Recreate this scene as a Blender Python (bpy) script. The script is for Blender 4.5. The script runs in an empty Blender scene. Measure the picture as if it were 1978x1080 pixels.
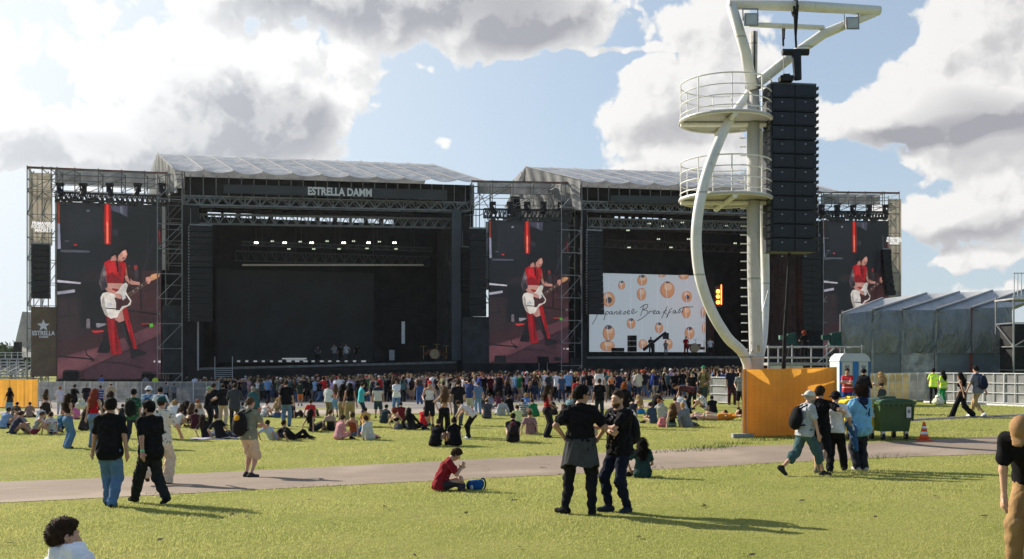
import bpy, math, random
import numpy as np
from mathutils import Vector, Matrix
R = math.radians
rnd = random.Random(7)
sc = bpy.context.scene
col = sc.collection
# ------------------------------------------------------------------ camera
FPX, CX, HY, CAMZ = 1923.0, 989.0, 697.0, 2.1          # focal length, centre column and horizon row in photo pixels
cam_d = bpy.data.cameras.new("camera"); cam = bpy.data.objects.new("camera", cam_d); col.objects.link(cam)
cam.location = (0, 0, CAMZ); cam.rotation_euler = (R(90), 0, 0)
cam_d.sensor_width = 36; cam_d.lens = 36 * FPX / 1978; cam_d.shift_y = (HY - 540) / 1978
cam_d.clip_start = .1; cam_d.clip_end = 20000
sc.camera = cam
sc.view_settings.view_transform = 'Standard'; sc.view_settings.look = 'None'
sc.view_settings.exposure = 0.82; sc.view_settings.gamma = 1
# ------------------------------------------------------------------ sun
SUN_EL, SUN_AZ = R(29), R(-52)                          # azimuth measured from +Y towards +X
sd = Vector((math.sin(SUN_AZ) * math.cos(SUN_EL), math.cos(SUN_AZ) * math.cos(SUN_EL), math.sin(SUN_EL)))
sun_d = bpy.data.lights.new("sun", 'SUN'); sun = bpy.data.objects.new("sun", sun_d); col.objects.link(sun)
sun_d.energy = 5.0; sun_d.angle = R(.5); sun_d.color = (1, .90, .76)
sun.rotation_euler = sd.to_track_quat('Z', 'Y').to_euler(); sun.location = (-60, 50, 60)
# ------------------------------------------------------------------ sky with clouds
w = bpy.data.worlds.new("World"); sc.world = w; w.use_nodes = True
nt = w.node_tree; nt.nodes.clear()


class NG:
    """tiny node-expression helper"""
    def __init__(s, t): s.t = t
    def n(s, kind, **k):
        x = s.t.nodes.new(kind)
        for a, b in k.items(): setattr(x, a, b)
        return x
    def put(s, sock, v):
        if isinstance(v, (int, float)): sock.default_value = v
        elif isinstance(v, (tuple, list)): sock.default_value = v
        else: s.t.links.new(v, sock)
    def m(s, op, a, b=None, c=None, clamp=False):
        x = s.n('ShaderNodeMath', operation=op, use_clamp=clamp)
        for i, v in enumerate((a, b, c)):
            if v is not None: s.put(x.inputs[i], v)
        return x.outputs[0]
    def v(s, op, a, b=None):
        x = s.n('ShaderNodeVectorMath', operation=op)
        s.put(x.inputs[0], a)
        if b is not None: s.put(x.inputs[1], b)
        return x.outputs['Value'] if op in ('LENGTH', 'DOT_PRODUCT', 'DISTANCE') else x.outputs[0]
    def xyz(s, x, y, z):
        c = s.n('ShaderNodeCombineXYZ')
        for i, q in enumerate((x, y, z)): s.put(c.inputs[i], q)
        return c.outputs[0]
    def sep(s, a):
        c = s.n('ShaderNodeSeparateXYZ'); s.put(c.inputs[0], a); return c.outputs
    def noise(s, vec, scale, detail=4, rough=.5, out=0, dist=0.0, dim='3D'):
        x = s.n('ShaderNodeTexNoise', noise_dimensions=dim); s.put(x.inputs['Vector'], vec)
        x.inputs['Scale'].default_value = scale; x.inputs['Detail'].default_value = detail
        x.inputs['Roughness'].default_value = rough; x.inputs['Distortion'].default_value = dist
        return x.outputs[out]
    def ss(s, a, lo, hi, x0=0.0, x1=1.0, kind='SMOOTHSTEP'):
        x = s.n('ShaderNodeMapRange', interpolation_type=kind); s.put(x.inputs[0], a)
        for i, q in zip((1, 2, 3, 4), (lo, hi, x0, x1)): s.put(x.inputs[i], q)
        return x.outputs[0]
    def mix(s, f, a, b, mode='MIX'):
        x = s.n('ShaderNodeMix', data_type='RGBA', blend_type=mode); s.put(x.inputs[0], f)
        s.put(x.inputs[6], a); s.put(x.inputs[7], b); return x.outputs[2]


def c4(c): return (c[0], c[1], c[2], 1.0)


# cloud masses: column, row in photo pixels (a direction in the sky), half width, half height, strength
BLOBS = [(760, -40, 380, 105, 1.5), (560, -20, 170, 50, .8), (900, 35, 240, 48, 1.0), (660, 90, 110, 45, .75), (655, 160, 80, 60, .8), (600, 240, 60, 60, .7),
         (1050, 20, 150, 60, .85), (430, 205, 150, 110, 1.35), (350, 170, 110, 75, .9), (500, 160, 95, 70, .8), (540, 230, 70, 60, .7), (480, 290, 140, 60, .8), (250, 255, 140, 75, .7), (330, 290, 150, 55, .9),
         (90, 300, 220, 48, 1.3), (30, 250, 90, 60, 1.0), (190, 50, 190, 90, .75), (690, 195, 50, 50, .5),
         (1320, 95, 100, 85, .9), (1230, 195, 110, 60, .9), (1340, 190, 150, 70, 1.0), (1400, 60, 90, 90, .8), (1180, 245, 70, 35, .6), (1290, 312, 120, 36, 1.2), (1210, 320, 45, 14, .6), (1420, 300, 90, 40, .7), (1055, 320, 35, 10, .5),
         (1880, 120, 125, 120, 1.3), (1775, 60, 45, 50, .7), (1910, 30, 100, 70, .9), (1740, 195, 130, 60, 1.15), (1870, 225, 170, 44, 1.2), (1660, 235, 80, 34, .9), (1590, 190, 40, 30, .55), (1980, 200, 140, 120, 1.0),
         (1860, 425, 130, 42, 1.2), (1955, 375, 90, 42, 1.15), (1790, 405, 70, 35, 1.1), (1930, 490, 90, 18, 1.0), (1800, 505, 60, 12, .9), (1870, 555, 130, 26, 1.0), (862, 272, 36, 20, .82), (925, 280, 12, 10, .4),
         (820, 145, 100, 12, .75), (1170, 92, 120, 8, .7), (-250, 200, 200, 150, 1.0), (2300, 150, 250, 140, 1.1)]
grp = bpy.data.node_groups.new("cloud_field", 'ShaderNodeTree')
grp.interface.new_socket("uv", in_out='INPUT', socket_type='NodeSocketVector')
grp.interface.new_socket("field", in_out='OUTPUT', socket_type='NodeSocketFloat')
g = NG(grp); gi = g.n('NodeGroupInput'); go = g.n('NodeGroupOutput')
uv = gi.outputs[0]
wn = g.noise(uv, 9.0, 3, .55, out=1, dim='2D')
wv = g.v('MULTIPLY', g.v('SUBTRACT', wn, (.5, .5, .5)), (.07, .055, 0))
uw = g.v('ADD', uv, wv)
tot = None
for (bx, by, bw, bh, bs) in BLOBS:
    az = math.atan((bx - CX) / FPX); el = math.atan((HY - by) / FPX * math.cos(az))
    q = g.v('DIVIDE', g.v('SUBTRACT', uw, (az, el, 0)), (bw * 1.55 / FPX, bh * 1.55 / FPX, 1))
    d2 = g.v('DOT_PRODUCT', q, q)
    b = g.m('MULTIPLY', g.m('POWER', g.m('SUBTRACT', 1.0, d2, clamp=True), 1.6), bs * 1.1)
    tot = b if tot is None else g.m('ADD', tot, b)
def billow(scale):
    x = g.n('ShaderNodeTexVoronoi', feature='F1', voronoi_dimensions='2D'); x.inputs['Scale'].default_value = scale
    g.put(x.inputs['Vector'], uw2); return g.m('SUBTRACT', .42, x.outputs['Distance'])
uw2 = g.v('ADD', uv, g.v('MULTIPLY', g.v('SUBTRACT', g.noise(uv, 30.0, 3, .6, out=1, dim='2D'), (.5, .5, .5)), (.03, .026, 0)))
fb = g.noise(uw2, 9.0, 6, .62, dim='2D')
f = g.m('ADD', tot, g.m('MULTIPLY', g.m('SUBTRACT', fb, .5), 2.6))
f = g.m('ADD', f, g.m('MULTIPLY', billow(16.0), .95))
f = g.m('ADD', f, g.m('MULTIPLY', billow(38.0), .62))
f = g.m('ADD', f, g.m('MULTIPLY', billow(85.0), .36))
f = g.m('MULTIPLY', f, g.ss(tot, 0.0, .12))
grp.links.new(f, go.inputs[0])

W = NG(nt)
out = W.n('ShaderNodeOutputWorld'); bg = W.n('ShaderNodeBackground')
sky = W.n('ShaderNodeTexSky', sky_type='NISHITA'); sky.sun_disc = False
sky.sun_elevation = SUN_EL; sky.sun_rotation = SUN_AZ; sky.altitude = 600; sky.air_density = 1.0; sky.dust_density = .9; sky.ozone_density = 1.6
tc = W.n('ShaderNodeTexCoord').outputs['Generated']
dx, dy, dz = W.sep(tc)
uvw = W.xyz(W.m('ARCTAN2', dx, dy), W.m('ARCSINE', dz), 0.0)
wrp = W.v('MULTIPLY', W.v('SUBTRACT', W.noise(uvw, 10.0, 2, .5, out=1, dim='2D'), (.5, .5, .5)), (.07, .05, 0))
def field(off):
    x = W.n('ShaderNodeGroup', node_tree=grp); W.put(x.inputs[0], W.v('ADD', uvw, off)); return x.outputs[0]
F0 = field((0, 0, 0)); F1 = field((-.013, .015, 0))
alpha = W.ss(F0, .46, .86)
thick = W.ss(F0, .62, 1.9)
relief = W.ss(W.m('SUBTRACT', F1, F0), -.75, .75, -.5, .5)
DARK = [(740, -30, 330, 105, 1.1), (1010, 15, 130, 55, .8), (420, 215, 130, 75, .75), (520, 245, 90, 60, .7), (330, 290, 130, 50, .7), (60, 300, 180, 50, .9), (1910, 220, 140, 42, 1.1), (1770, 255, 150, 24, .8), (1330, 255, 170, 22, .5), (1860, 455, 150, 22, .6), (1290, 335, 110, 18, .5), (610, 250, 60, 50, .4)]
dk = None
for (bx, by, bw, bh, bs) in DARK:
    az = math.atan((bx - CX) / FPX); el = math.atan((HY - by) / FPX * math.cos(az))
    q = W.v('DIVIDE', W.v('SUBTRACT', W.v('ADD', uvw, wrp), (az, el, 0)), (bw * 1.3 / FPX, bh * 1.3 / FPX, 1))
    b_ = W.m('MULTIPLY', W.m('SUBTRACT', 1.0, W.v('DOT_PRODUCT', q, q), clamp=True), bs)
    dk = b_ if dk is None else W.m('ADD', dk, b_)
gray = W.m('ADD', W.m('MULTIPLY', thick, .26), W.m('ADD', W.m('MULTIPLY', relief, .62), W.m('MULTIPLY', dk, .62)))
gray = W.m('MULTIPLY', gray, W.ss(F0, .34, .85))
gray = W.m('ADD', W.m('MULTIPLY', gray, .92), .06, clamp=True)
sunside = W.m('POWER', W.m('MAXIMUM', W.v('DOT_PRODUCT', tc, tuple(sd)), 0.0), 3.0)
lit = W.mix(W.ss(sunside, .05, .75), c4((6.9, 6.8, 6.65)), c4((8.6, 8.6, 8.5)))
drk = W.mix(W.ss(sunside, .05, .75), c4((2.9, 2.9, 3.15)), c4((3.6, 3.8, 4.15)))
cc = W.mix(gray, lit, drk)
veil = W.m('MULTIPLY', W.m('MULTIPLY', W.ss(sunside, .06, .60), .92), W.ss(dz, -.05, .45, 1.0, .75))
front = W.ss(dy, -.25, .35)
skyc = W.mix(W.m('MULTIPLY', front, .46), sky.outputs[0], c4((4.5, 5.3, 6.0)))
skyc = W.mix(W.m('MULTIPLY', front, W.ss(dz, 0.0, .30, .55, .0)), skyc, c4((4.0, 4.6, 5.3)))
skyc = W.mix(veil, skyc, c4((5.8, 6.4, 6.9)))
final = W.mix(W.m('MULTIPLY', alpha, .97), skyc, cc)
final = W.mix(W.m('MULTIPLY', W.ss(sunside, .42, .85), .55), final, c4((8.4, 8.5, 8.6)))
nt.links.new(final, bg.inputs[0]); bg.inputs[1].default_value = .077
nt.links.new(bg.outputs[0], out.inputs[0])
w.cycles.sampling_method = "MANUAL"; w.cycles.sample_map_resolution = 256

# ------------------------------------------------------------------ materials
MATS = {}
def base_mat(name):
    m = bpy.data.materials.new(name); m.use_nodes = True
    t = m.node_tree; b = t.nodes['Principled BSDF']; return m, NG(t), b
def M(name, c=None, rough=.8, metal=0.0, var=.15, scale=6.0, bump=0.0, spec=.3, trans=0.0, space='Object'):
    """plain surface with an uneven, grimy colour; trans > 0 lets light through (cloth, tarpaulin)"""
    if name in MATS: return MATS[name]
    m, n, b = base_mat(name)
    co = n.n('ShaderNodeTexCoord').outputs[space]
    f = n.noise(co, scale, 5, .6)
    f = n.ss(f, .3, .7, 1 - var, 1 + var * .7)
    cm = n.v('SCALE', (1, 1, 1)); cn = n.t.nodes[-1]
    cn.inputs[0].default_value = c[:3]; n.put(cn.inputs['Scale'], f)
    colr = cn.outputs[0]
    n.t.links.new(colr, b.inputs['Base Color'])
    b.inputs['Roughness'].default_value = rough; b.inputs['Metallic'].default_value = metal
    b.inputs['Specular IOR Level'].default_value = spec
    if bump:
        bp = n.n('ShaderNodeBump'); bp.inputs['Strength'].default_value = bump; bp.inputs['Distance'].default_value = .05
        n.put(bp.inputs['Height'], n.noise(co, scale * 2.3, 5, .6)); n.t.links.new(bp.outputs[0], b.inputs['Normal'])
    if trans:
        tr = n.n('ShaderNodeBsdfTranslucent'); n.t.links.new(colr, tr.inputs[0])
        mx = n.n('ShaderNodeMixShader'); mx.inputs[0].default_value = trans
        n.t.links.new(b.outputs[0], mx.inputs[1]); n.t.links.new(tr.outputs[0], mx.inputs[2])
        n.t.links.new(mx.outputs[0], n.t.nodes['Material Output'].inputs[0])
    MATS[name] = m; return m
def EM(name, c, k=1.0):
    if name in MATS: return MATS[name]
    m, n, b = base_mat(name)
    b.inputs['Base Color'].default_value = c4([x * .3 for x in c]); b.inputs['Emission Color'].default_value = c4(c)
    b.inputs['Emission Strength'].default_value = k; b.inputs['Roughness'].default_value = .6
    MATS[name] = m; return m

def lin(r, g_, b_):
    return tuple(((x / 255 + .055) / 1.055) ** 2.4 if x > 10 else x / 255 / 12.92 for x in (r, g_, b_))

# ------------------------------------------------------------------ ground shape and pixel -> place helpers
BY = [-60, 5, 14, 22, 55, 75, 6000]; BV = [1.9, 1.9, 2.12, 2.42, 2.42, 2.72, 2.72]
def below(x, y):
    return np.interp(y, BY, BV) - .02 * np.clip(x, -25, 25) * np.interp(y, [5, 22], [0, 1])
def gz(x, y): return CAMZ - float(below(x, y))
def on_ground(px, py):
    """the spot of ground seen at a photo pixel"""
    u = (px - CX) / FPX; v = (py - HY) / FPX
    lo, hi = 3.0, 400.0
    for _ in range(60):
        d = .5 * (lo + hi)
        if v * d < below(u * d, d): lo = d
        else: hi = d
    return Vector((u * d, d, gz(u * d, d)))
def at(px, py, d):
    return Vector(((px - CX) / FPX * d, d, CAMZ + (HY - py) / FPX * d))

class Fr:
    """a straight front: starts at photo column px, d metres away, and runs off at yaw degrees; s along, t back, z up"""
    def __init__(s, px, d, yaw):
        s.o = np.array([(px - CX) / FPX * d, d]); a = R(yaw)
        s.e = np.array([math.cos(a), math.sin(a)]); s.n = np.array([-math.sin(a), math.cos(a)])
    def P(s, q, t, z):
        p = s.o + s.e * q + s.n * t; return Vector((p[0], p[1], z))
    def s_at(s, px, t=0.0):
        u = (px - CX) / FPX; b = s.o + s.n * t
        return (u * b[1] - b[0]) / (s.e[0] - u * s.e[1])
    def z_at(s, py, q, t=0.0):
        return CAMZ + (HY - py) / FPX * (s.o + s.e * q + s.n * t)[1]
    def pt(s, px, py, t=0.0):
        q = s.s_at(px, t); return s.P(q, t, s.z_at(py, q, t))

# ------------------------------------------------------------------ object helpers
def tag(o, label=None, cat=None, group=None, kind=None):
    if label: o['label'] = label
    if cat: o['category'] = cat
    if group: o['group'] = group
    if kind: o['kind'] = kind
    return o
def empty(name, loc, label=None, cat=None, group=None, rz=0.0):
    o = bpy.data.objects.new(name, None); col.objects.link(o); o.location = loc; o.rotation_euler = (0, 0, rz)
    o.empty_display_size = .2
    return tag(o, label, cat, group)
def mesh_obj(name, me, parent=None, loc=None):
    o = bpy.data.objects.new(name, me); col.objects.link(o)
    if parent: o.parent = parent
    if loc is not None: o.location = loc
    return o
def kids(o): return [c for c in bpy.data.objects if c.parent == o]
class MB:
    """collects shapes (world coordinates) and links them as ONE mesh object"""
    def __init__(s): s.v = []; s.f = []; s.mi = []; s.cur = 0
    def add(s, vs, fs):
        k = len(s.v); s.v += [tuple(p) for p in vs]; s.f += [tuple(i + k for i in q) for q in fs]; s.mi += [s.cur] * len(fs)
    def hexa(s, b, t):
        s.add(list(b) + list(t), [(3, 2, 1, 0), (4, 5, 6, 7), (0, 1, 5, 4), (1, 2, 6, 5), (2, 3, 7, 6), (3, 0, 4, 7)])
    def box(s, c, sx, sy, sz, rz=0.0):
        ca, sa = math.cos(rz), math.sin(rz); q = []
        for z in (-sz / 2, sz / 2):
            for x, y in ((-1, -1), (1, -1), (1, 1), (-1, 1)):
                X, Y = x * sx / 2, y * sy / 2; q.append((c[0] + X * ca - Y * sa, c[1] + X * sa + Y * ca, c[2] + z))
        s.hexa(q[:4], q[4:])
    def bar(s, a, b, r=.05, n=4, r2=None, caps=True):
        a, b = Vector(a), Vector(b); r2 = r if r2 is None else r2
        d = (b - a)
        if d.length < 1e-6: return
        d.normalize(); h = Vector((0, 0, 1)) if abs(d.z) < .9 else Vector((1, 0, 0))
        x = d.cross(h).normalized(); y = d.cross(x); vs = []
        for p, q in ((a, r), (b, r2)):
            for i in range(n):
                t = 2 * math.pi * (i + .5) / n; vs.append(p + (x * math.cos(t) + y * math.sin(t)) * q)
        fs = [(i, (i + 1) % n, n + (i + 1) % n, n + i) for i in range(n)]
        if caps: fs += [tuple(range(n))[::-1], tuple(range(n, 2 * n))]
        s.add(vs, fs)
    def tube(s, pts, r, n=10, rs=None):
        pts = [Vector(p) for p in pts]; vs = []; fs = []; x = None
        for i, p in enumerate(pts):
            d = (pts[min(i + 1, len(pts) - 1)] - pts[max(i - 1, 0)]).normalized()
            if x is None:
                h = Vector((0, 0, 1)) if abs(d.z) < .9 else Vector((0, 1, 0)); x = d.cross(h).normalized()
            x = (x - d * x.dot(d)).normalized(); y = d.cross(x); q = rs[i] if rs else r
            for k in range(n):
                t = 2 * math.pi * k / n; vs.append(p + (x * math.cos(t) + y * math.sin(t)) * q)
        for i in range(len(pts) - 1):
            for k in range(n): fs.append((i * n + k, i * n + (k + 1) % n, (i + 1) * n + (k + 1) % n, (i + 1) * n + k))
        fs += [tuple(range(n))[::-1], tuple(range((len(pts) - 1) * n, len(pts) * n))]
        s.add(vs, fs)
    def quad(s, *p): s.add(p, [tuple(range(len(p)))])
    def fbox(s, F, s0, s1, t0, t1, z0, z1):
        q = [F.P(a, b, z) for z in (z0, z1) for a, b in ((s0, t0), (s1, t0), (s1, t1), (s0, t1))]
        s.hexa(q[:4], q[4:])
    def disc(s, c, r, z0, z1, n=28):
        vs = [(c[0] + r * math.cos(2 * math.pi * i / n), c[1] + r * math.sin(2 * math.pi * i / n), z) for z in (z0, z1) for i in range(n)]
        s.add(vs, [tuple(range(n))[::-1], tuple(range(n, 2 * n))] + [(i, (i + 1) % n, n + (i + 1) % n, n + i) for i in range(n)])
    def build(s, name, mat, parent=None, smooth=False, local=False):
        me = bpy.data.meshes.new(name); vs = s.v
        if parent is not None and not local:
            mi = Matrix.Identity(4); q = parent
            while q is not None: mi = Matrix.Translation(q.location) @ q.rotation_euler.to_matrix().to_4x4() @ mi; q = q.parent
            mi = mi.inverted(); vs = [tuple(mi @ Vector(p)) for p in vs]
        me.from_pydata(vs, [], s.f)
        for q in (mat if isinstance(mat, (list, tuple)) else [mat]): me.materials.append(q)
        if any(s.mi): me.polygons.foreach_set('material_index', s.mi)
        if smooth: me.polygons.foreach_set('use_smooth', [True] * len(me.polygons))
        me.update(); return mesh_obj(name, me, parent)
def copy_tree(o, parent=None, group=None):
    c = o.copy(); col.objects.link(c)
    if parent: c.parent = parent
    for ch in kids(o): copy_tree(ch, c)
    return c
def smooth_pts(pts, k=5):
    out_ = []
    for i in range(len(pts) - 1):
        p0, p1, p2, p3 = pts[max(i - 1, 0)], pts[i], pts[i + 1], pts[min(i + 2, len(pts) - 1)]
        for j in range(k):
            t = j / k; out_.append(.5 * (2 * p1 + (p2 - p0) * t + (2 * p0 - 5 * p1 + 4 * p2 - p3) * t * t + (3 * p1 - p0 - 3 * p2 + p3) * t ** 3))
    return out_ + [pts[-1]]
# ================================================================== ground, lawn, path, paving
def ground_sheet(name, mat, xs, ys, inside=None, dz=0.0, kind='structure'):
    X, Y = np.meshgrid(xs, ys, indexing='ij'); Z = CAMZ - below(X, Y) + dz
    nx, ny = len(xs), len(ys)
    v = np.stack([X, Y, Z], -1).reshape(-1, 3); f = []
    for i in range(nx - 1):
        for j in range(ny - 1):
            if inside is None or inside(.5 * (xs[i] + xs[i + 1]), .5 * (ys[j] + ys[j + 1])):
                f.append((i * ny + j, (i + 1) * ny + j, (i + 1) * ny + j + 1, i * ny + j + 1))
    me = bpy.data.meshes.new(name); me.from_pydata(v.tolist(), [], f); me.materials.append(mat)
    me.polygons.foreach_set('use_smooth', [True] * len(me.polygons)); me.update()
    return tag(mesh_obj(name, me), kind=kind)
# lawn material: patchy yellow-green turf, the blades themselves are modelled close by
def turf_mat():
    m, n, b = base_mat("turf")
    co = n.n('ShaderNodeTexCoord').outputs['Object']
    big = n.ss(n.noise(co, .35, 4, .6), .35, .65); fine = n.ss(n.noise(co, 14.0, 6, .75), .28, .72)
    c = n.mix(big, c4((.24, .275, .06)), c4((.33, .325, .10)))
    c = n.mix(n.m('MULTIPLY', fine, .75), n.mix(.5, c, c4((.09, .12, .022))), n.mix(.35, c, c4((.40, .37, .14))))
    bare = n.ss(n.noise(co, .9, 5, .65), .60, .70)
    c = n.mix(n.m('MULTIPLY', bare, .7), c, c4((.22, .18, .10)))
    n.t.links.new(c, b.inputs['Base Color']); b.inputs['Roughness'].default_value = 1.0; b.inputs['Specular IOR Level'].default_value = .05
    bp = n.n('ShaderNodeBump'); bp.inputs['Strength'].default_value = .9; bp.inputs['Distance'].default_value = .05
    n.put(bp.inputs['Height'], n.noise(co, 22.0, 5, .7)); n.t.links.new(bp.outputs[0], b.inputs['Normal'])
    return m
TURF = turf_mat()
far = [80, 95, 120, 160, 240, 400, 800, 1600, 3500, 6000]
xs = [-q for q in far[::-1]] + sorted(set([float(q) for q in np.arange(-60, 61, 2)] + [-25.0, 25.0])) + far
ys = [-60.0, -30.0, -10.0, 0.0] + sorted(set([5.0, 14.0, 22.0, 55.0, 75.0] + [float(q) for q in np.arange(1, 76, 1)])) + far
ground_sheet("ground", TURF, xs, ys)

def line_y(pts):
    """world polyline of ground under a row of photo pixels -> y as a function of x"""
    q = [on_ground(*p) for p in pts]; q.sort(key=lambda a: a.x)
    return [a.x for a in q], [a.y for a in q]
def strip(name, mat, far_px, near_px, dz, x0, x1, step=.5, rows=8, wob=.0):
    fx, fy = line_y(far_px); nx_, ny_ = line_y(near_px)
    def ext(x, X, Y):
        if x < X[0]: return Y[0] + (x - X[0]) * (Y[1] - Y[0]) / (X[1] - X[0])
        if x > X[-1]: return Y[-1] + (x - X[-1]) * (Y[-1] - Y[-2]) / (X[-1] - X[-2])
        return float(np.interp(x, X, Y))
    n = int((x1 - x0) / step) + 1; v = []; f = []
    r2 = random.Random(3)
    for i in range(n):
        x = x0 + i * step; a, b = ext(x, nx_, ny_), ext(x, fx, fy)
        a += r2.uniform(-wob, wob); b += r2.uniform(-wob, wob)
        yy = sorted(set([a + (b - a) * k / rows for k in range(rows + 1)]))
        for y in yy: v.append((x, y, gz(x, y) + dz))
    for i in range(n - 1):
        for k in range(rows):
            q = i * (rows + 1) + k; f.append((q, q + rows + 1, q + rows + 2, q + 1))
    me = bpy.data.meshes.new(name); me.from_pydata(v, [], f); me.materials.append(mat); me.update()
    return tag(mesh_obj(name, me), kind='structure')
def asphalt(name, c, c2):
    m, n, b = base_mat(name)
    co = n.n('ShaderNodeTexCoord').outputs['Object']
    x = n.mix(n.ss(n.noise(co, .5, 5, .65), .35, .65), c4(c), c4(c2))
    x = n.mix(n.ss(n.noise(co, 40.0, 3, .7), .3, .7, 0, .45), x, c4([q * .55 for q in c]))
    x = n.mix(n.ss(n.noise(n.v('MULTIPLY', co, (.5, 1.6, 1)), 1.7, 5, .7), .56, .68, 0, .5), x, c4([q * .66 for q in c])); x = n.mix(n.ss(n.noise(co, .22, 3, .5), .52, .62, 0, .45), x, c4([min(1, q * 1.3) for q in c2]))
    vo = n.n('ShaderNodeTexVoronoi', feature='DISTANCE_TO_EDGE'); vo.inputs['Scale'].default_value = .45; n.put(vo.inputs['Vector'], n.v('ADD', co, n.v('SCALE', n.noise(co, 1.5, 4, .6, out=1))))
    x = n.mix(n.m('MULTIPLY', n.ss(vo.outputs['Distance'], .006, .0, 0, 1, 'LINEAR'), n.ss(n.noise(co, .3, 2, .5), .5, .6)), x, c4([q * .35 for q in c]))
    n.t.links.new(x, b.inputs['Base Color']); b.inputs['Roughness'].default_value = .95; b.inputs['Specular IOR Level'].default_value = .15
    bp = n.n('ShaderNodeBump'); bp.inputs['Strength'].default_value = .4; bp.inputs['Distance'].default_value = .01
    n.put(bp.inputs['Height'], n.noise(co, 70.0, 3, .6)); n.t.links.new(bp.outputs[0], b.inputs['Normal'])
    return m
PATH_FAR = [(0, 931), (230, 922), (480, 910), (820, 893), (1130, 877), (1420, 862), (1700, 855), (1935, 843)]
PATH_NEAR = [(0, 972), (300, 957), (600, 941), (820, 930), (1240, 909), (1500, 894), (1720, 884), (1935, 877)]
strip("path", asphalt("path_asphalt", (.235, .188, .150), (.285, .232, .188)), PATH_FAR, PATH_NEAR, .008, -16, 22, .16, 10, .045)
# paved forecourt from the lawn's far edge to the stages, with a pale kerb band along the grass
EDGE = [(0, 800), (300, 803), (500, 804), (700, 800), (860, 799), (1080, 795), (1250, 787), (1440, 783)]
BACK = [(0, 787), (500, 793), (860, 790), (1080, 783), (1250, 771), (1440, 768)]
BIG = [(0, 748), (989, 748), (1440, 748)]
strip("pale_kerb_band", asphalt("pale_paving", (.30, .26, .22), (.36, .31, .26)), BACK, EDGE, .016, -30, 8.0, .8, 10, .02)
strip("paved_forecourt", asphalt("forecourt_asphalt", (.16, .155, .155), (.20, .19, .185)), BIG, BACK, .008, -60, 12, 1.0, 14)
# grass blades near the camera: one countless mass
def blades():
    r = np.random.default_rng(5)
    n = 420000
    d = 8.2 + (44 - 8.2) * r.random(n) ** 1.7
    u = (r.random(n) * 2060 - 40 - CX) / FPX
    x = u * d; y = d
    fx, fy = line_y(PATH_FAR); nx_, ny_ = line_y(PATH_NEAR)
    yf = np.interp(x, fx, fy); yn = np.interp(x, nx_, ny_)
    keep = (y < yn + .04 * r.random(n)) | (y > yf - .04 * r.random(n))
    ex, ey = line_y(EDGE); keep &= (y < np.interp(x, ex, ey)) | (x > 7)
    x, y, d = x[keep], y[keep], d[keep]; n = len(x)
    z = CAMZ - below(x, y)
    pn = np.sin(x * 2.3 + 1.7 * np.sin(y * 1.9)) * np.sin(y * 2.9 + 1.3 * np.sin(x * 2.1)) + .6 * np.sin(x * 5.1 + y * 1.3 + 2 * np.sin(y * 3.3)) * np.sin(y * 4.7 - x * 1.1)
    k2 = r.random(n) < np.clip(.95 - .9 * (pn - .55), .12, 1); x, y, d, z = x[k2], y[k2], d[k2], z[k2]; n = len(x)
    patch = .75 + .5 * np.sin(x * .9 + 2 * np.sin(y * .7)) * np.sin(y * 1.1 + 1.5 * np.sin(x * .6))
    h = (.014 + .024 * r.random(n)) * np.clip(patch, .5, 1.3) * np.interp(d, [8, 40], [.9, 1.5]); wd = (.0028 + .003 * r.random(n)) * np.interp(d, [8, 40], [1.0, 3.6])
    a = r.random(n) * 2 * np.pi; l = r.random(n) * 2 * np.pi; lean = h * (.3 + .9 * r.random(n))
    v = np.empty((n, 3, 3), np.float32)
    v[:, 0] = np.stack([x - np.cos(a) * wd, y - np.sin(a) * wd, z - .004], -1)
    v[:, 1] = np.stack([x + np.cos(a) * wd, y + np.sin(a) * wd, z - .004], -1)
    v[:, 2] = np.stack([x + np.cos(l) * lean, y + np.sin(l) * lean, z + h], -1)
    me = bpy.data.meshes.new("grass"); me.vertices.add(n * 3); me.vertices.foreach_set('co', v.ravel())
    me.loops.add(n * 3); me.loops.foreach_set('vertex_index', np.arange(n * 3, dtype=np.int32))
    me.polygons.add(n); me.polygons.foreach_set('loop_start', np.arange(0, n * 3, 3, dtype=np.int32))
    try: me.polygons.foreach_set('loop_total', np.full(n, 3, np.int32))
    except Exception: pass
    me.update(calc_edges=True)
    m, g_, b = base_mat("grass_blades")
    gi_ = g_.n('ShaderNodeNewGeometry').outputs['Random Per Island']
    co = g_.n('ShaderNodeTexCoord').outputs['Object']
    c = g_.mix(gi_, c4((.29, .32, .08)), c4((.50, .485, .20)))
    c = g_.mix(g_.ss(g_.noise(co, .35, 4, .6), .35, .65, 0, .55), c, c4((.47, .46, .165)))
    b.inputs['Roughness'].default_value = .6; b.inputs['Specular IOR Level'].default_value = .22
    tr = g_.n('ShaderNodeBsdfTranslucent'); mx = g_.n('ShaderNodeMixShader'); mx.inputs[0].default_value = .5
    g_.t.links.new(c, b.inputs['Base Color']); g_.t.links.new(c, tr.inputs[0])
    g_.t.links.new(b.outputs[0], mx.inputs[1]); g_.t.links.new(tr.outputs[0], mx.inputs[2]); g_.t.links.new(mx.outputs[0], g_.t.nodes['Material Output'].inputs[0])
    me.materials.append(m)
    tag(mesh_obj("grass", me), "short sunlit grass blades of the lawn", "grass", kind='stuff')
blades()
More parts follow.
